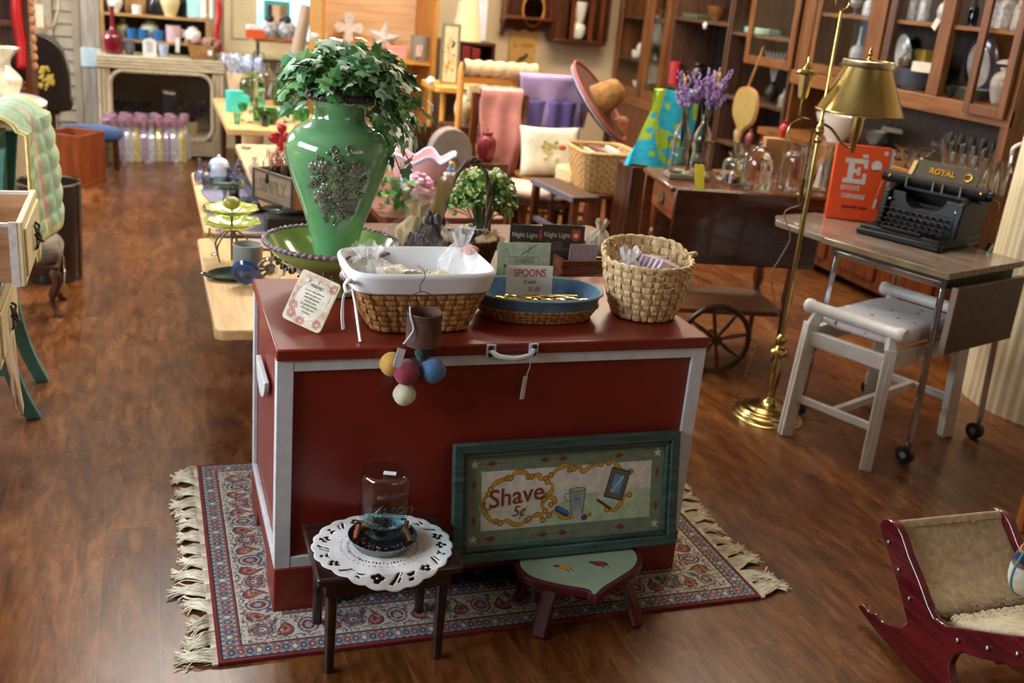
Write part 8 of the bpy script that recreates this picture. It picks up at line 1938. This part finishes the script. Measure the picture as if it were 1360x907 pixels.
# plaid pillow
P_c = ay(1366, 742, 1.52)
P = Paint(2, 2, 4, 4, 'ffffff')
pil = thing('patchwork_pillow', 'round patchwork pillow of plaid and white felt in the maroon rocker', 'pillow', (P_c.x+.012, 1.50, P_c.z), rot=(.1, 0, .15))
R = .085; b = B(); b.lathe([(R*1.0*math.sin(PI*i/24), -R*.45*math.cos(PI*i/24)) for i in range(25)], 96, rot=(PI/2, 0, 0))
tartan = {(0, 0): 'b8483a', (0, 1): '2e3a6a', (1, 0): 'c8783a', (1, 1): '3a5a5a'}
for i, v in enumerate(b.v):
    x, y, z = v
    if z > .012 and x < .07: a_ = (x*.95+z*.3); c_2 = (z*.95-x*.3); c = ['2e3868', 'b8503a', '3a5a6a', 'c88a4a', '7a2e3a'][int((c_2+.2)*110) % 5] if int((a_+.2)*70) % 3 else '26305a'
    elif abs(z-.012) < .005: c = '3a6a7a'
    elif x > .01: c = ['a84a5a', '6a3a6a', 'd8c8b8'][int((x+z+.3)*120) % 3]
    else: c = 'e6e4da'
    b.c[i] = c
b.out('pillow_body', vcol('pillow_patch', .95, bs=.5, sc=500), pil)
b = B()
for k in range(34): 
    t = k/33; x = -.078+.15*t; b.bar((x, -.040*math.sqrt(max(0, 1-(x/R)**2))-.004, .006+.012*(k % 2)), (x+.004, -.040*math.sqrt(max(0, 1-(x/R)**2))-.004, .018-.012*(k % 2)), .0014, .0014)
b.out('zigzag_stitching', paint('stitch_teal', '3a8a9a', .8), pil)
b = B(); b.tube([(R*1.0*math.cos(k*PI/30), 0, R*1.0*math.sin(k*PI/30)) for k in range(60)], .003, 6, closed=True); b.out('piping', paint('green_piping', '5a9a5a', .8, c2='3a6a9a', sc=60), pil)
# orange wooden leg
ol = az(1347, 706, 0); wch = thing('orange_wood_chair', 'orange stained wooden chair cut off by the right edge', 'chair', (ol.x+.03, ol.y, 0), rz=0)
owm = wood('orange_stain', '8a4a1c', 'b8692c', 'z', .35)
for x, y in ((0, 0), (.32, 0), (0, -.3), (.32, -.3)): b = B(); b.prism([(-.02, 0), (.016, 0), (.026, .42), (-.02, .42)] if x == 0 else [(-.016, 0), (.02, 0), (.02, .42), (-.026, .42)], -.015, .015, Matrix.Translation((x+(.14 if y else 0), y, 0)) @ MXZ); b.out('leg', owm, wch, bev=.004)
B().prism([(0, .01), (.34, .01), (.5, -.32), (.12, -.32)], .42, .45).out('seat', owm, wch, bev=.01); B().bb(.33, .36, -.02, .02, .45, .85).out('backrest', owm, wch, bev=.01)
# white bow on cabinet end
wbw = B(); wbw.tube(curve([(0, 0, 0), (-.02, -.02, .03), (.0, -.03, .05), (.03, -.02, .05)], 5), .008, 8); wbw.tube(curve([(0, 0, 0), (-.006, -.01, -.04), (.006, -.015, -.08)], 4), .007, 8, flat=.4); wl_ = ax(1344, 205, XF-.05); tag(wbw.out('white_bow', cotton, loc=(wl_.x, wl_.y, wl_.z)), 'white ribbon hook hanging on the end of the hutch', 'ribbon')
# ================================================================ CAMERA
cam = bpy.data.cameras.new('camera'); co = bpy.data.objects.new('camera', cam); COL.objects.link(co); SC.camera = co
M = Matrix((( CR.x, CU.x, -FW.x, 0), (CR.y, CU.y, -FW.y, 0), (CR.z, CU.z, -FW.z, CH), (0, 0, 0, 1)))
co.matrix_world = M; cam.sensor_width = 36; cam.lens = 36*FPX/1360; cam.clip_start = .05; cam.clip_end = 60
cam.dof.use_dof = True; cam.dof.focus_distance = 2.25; cam.dof.aperture_fstop = 3.6
# ================================================================ LIGHT
def area(name, loc, target, sx, sy, power, col=(1, 1, 1)):
    l = bpy.data.lights.new(name, 'AREA'); l.shape = 'RECTANGLE'; l.size = sx; l.size_y = sy; l.energy = power; l.color = col
    o = bpy.data.objects.new(name, l); COL.objects.link(o); o.location = loc
    o.rotation_euler = (Vector(target)-Vector(loc)).to_track_quat('-Z', 'Y').to_euler(); return o
day = (.86, .93, 1.0); warm = (1.0, .84, .62)
area('side_window_light', (-2.25, 2.1, 1.5), (.4, 2.2, .4), 2.6, 1.3, 105, day)
area('far_side_window_light', (-2.25, 6.6, 1.6), (1, 6.2, .6), 2.4, 1.5, 165, day)
area('ceiling_lamp_front', (2.4, 3.8, 2.7), (2.0, 3.2, 0), 1.2, .5, 30, warm)
area('ceiling_lamp_mid', (.6, 5.2, 2.7), (.6, 5.2, 0), 1.8, .5, 60, (1, .95, .86))
area('ceiling_lamp_back', (2.6, 6.4, 2.7), (2.6, 6.4, 0), 1.8, .5, 60, warm)
area('front_fill_light', (2.6, -1.5, 1.9), (2.6, 3, .6), 2.0, 1.0, 6, warm)  # weak warm fill added behind the camera, not a window of the room
w = bpy.data.worlds.new('sky'); SC.world = w; w.use_nodes = True; nt = w.node_tree; bgn = nt.nodes['Background']
tcn = nt.nodes.new('ShaderNodeTexCoord'); nz = N(nt, 'ShaderNodeTexNoise', _Scale=6); nt.links.new(tcn.outputs['Generated'], nz.inputs[0])
nt.links.new(ramp(nt, nz.outputs['Fac'], ['6f9a6a', '8fc4dc', 'd8ecf4'], [.35, .5, .62]), bgn.inputs[0]); bgn.inputs[1].default_value = 1.6
SC.view_settings.view_transform = 'Standard'; SC.view_settings.look = 'None'; SC.view_settings.gamma = 1; SC.view_settings.use_curve_mapping = False
SC.view_settings.exposure = 0.95
SC.cycles.use_denoising = True; SC.cycles.max_bounces = 10; SC.cycles.transparent_max_bounces = 40; SC.cycles.transmission_bounces = 10
SC.cycles.caustics_reflective = False; SC.cycles.caustics_refractive = False; SC.cycles.sample_clamp_indirect = 4
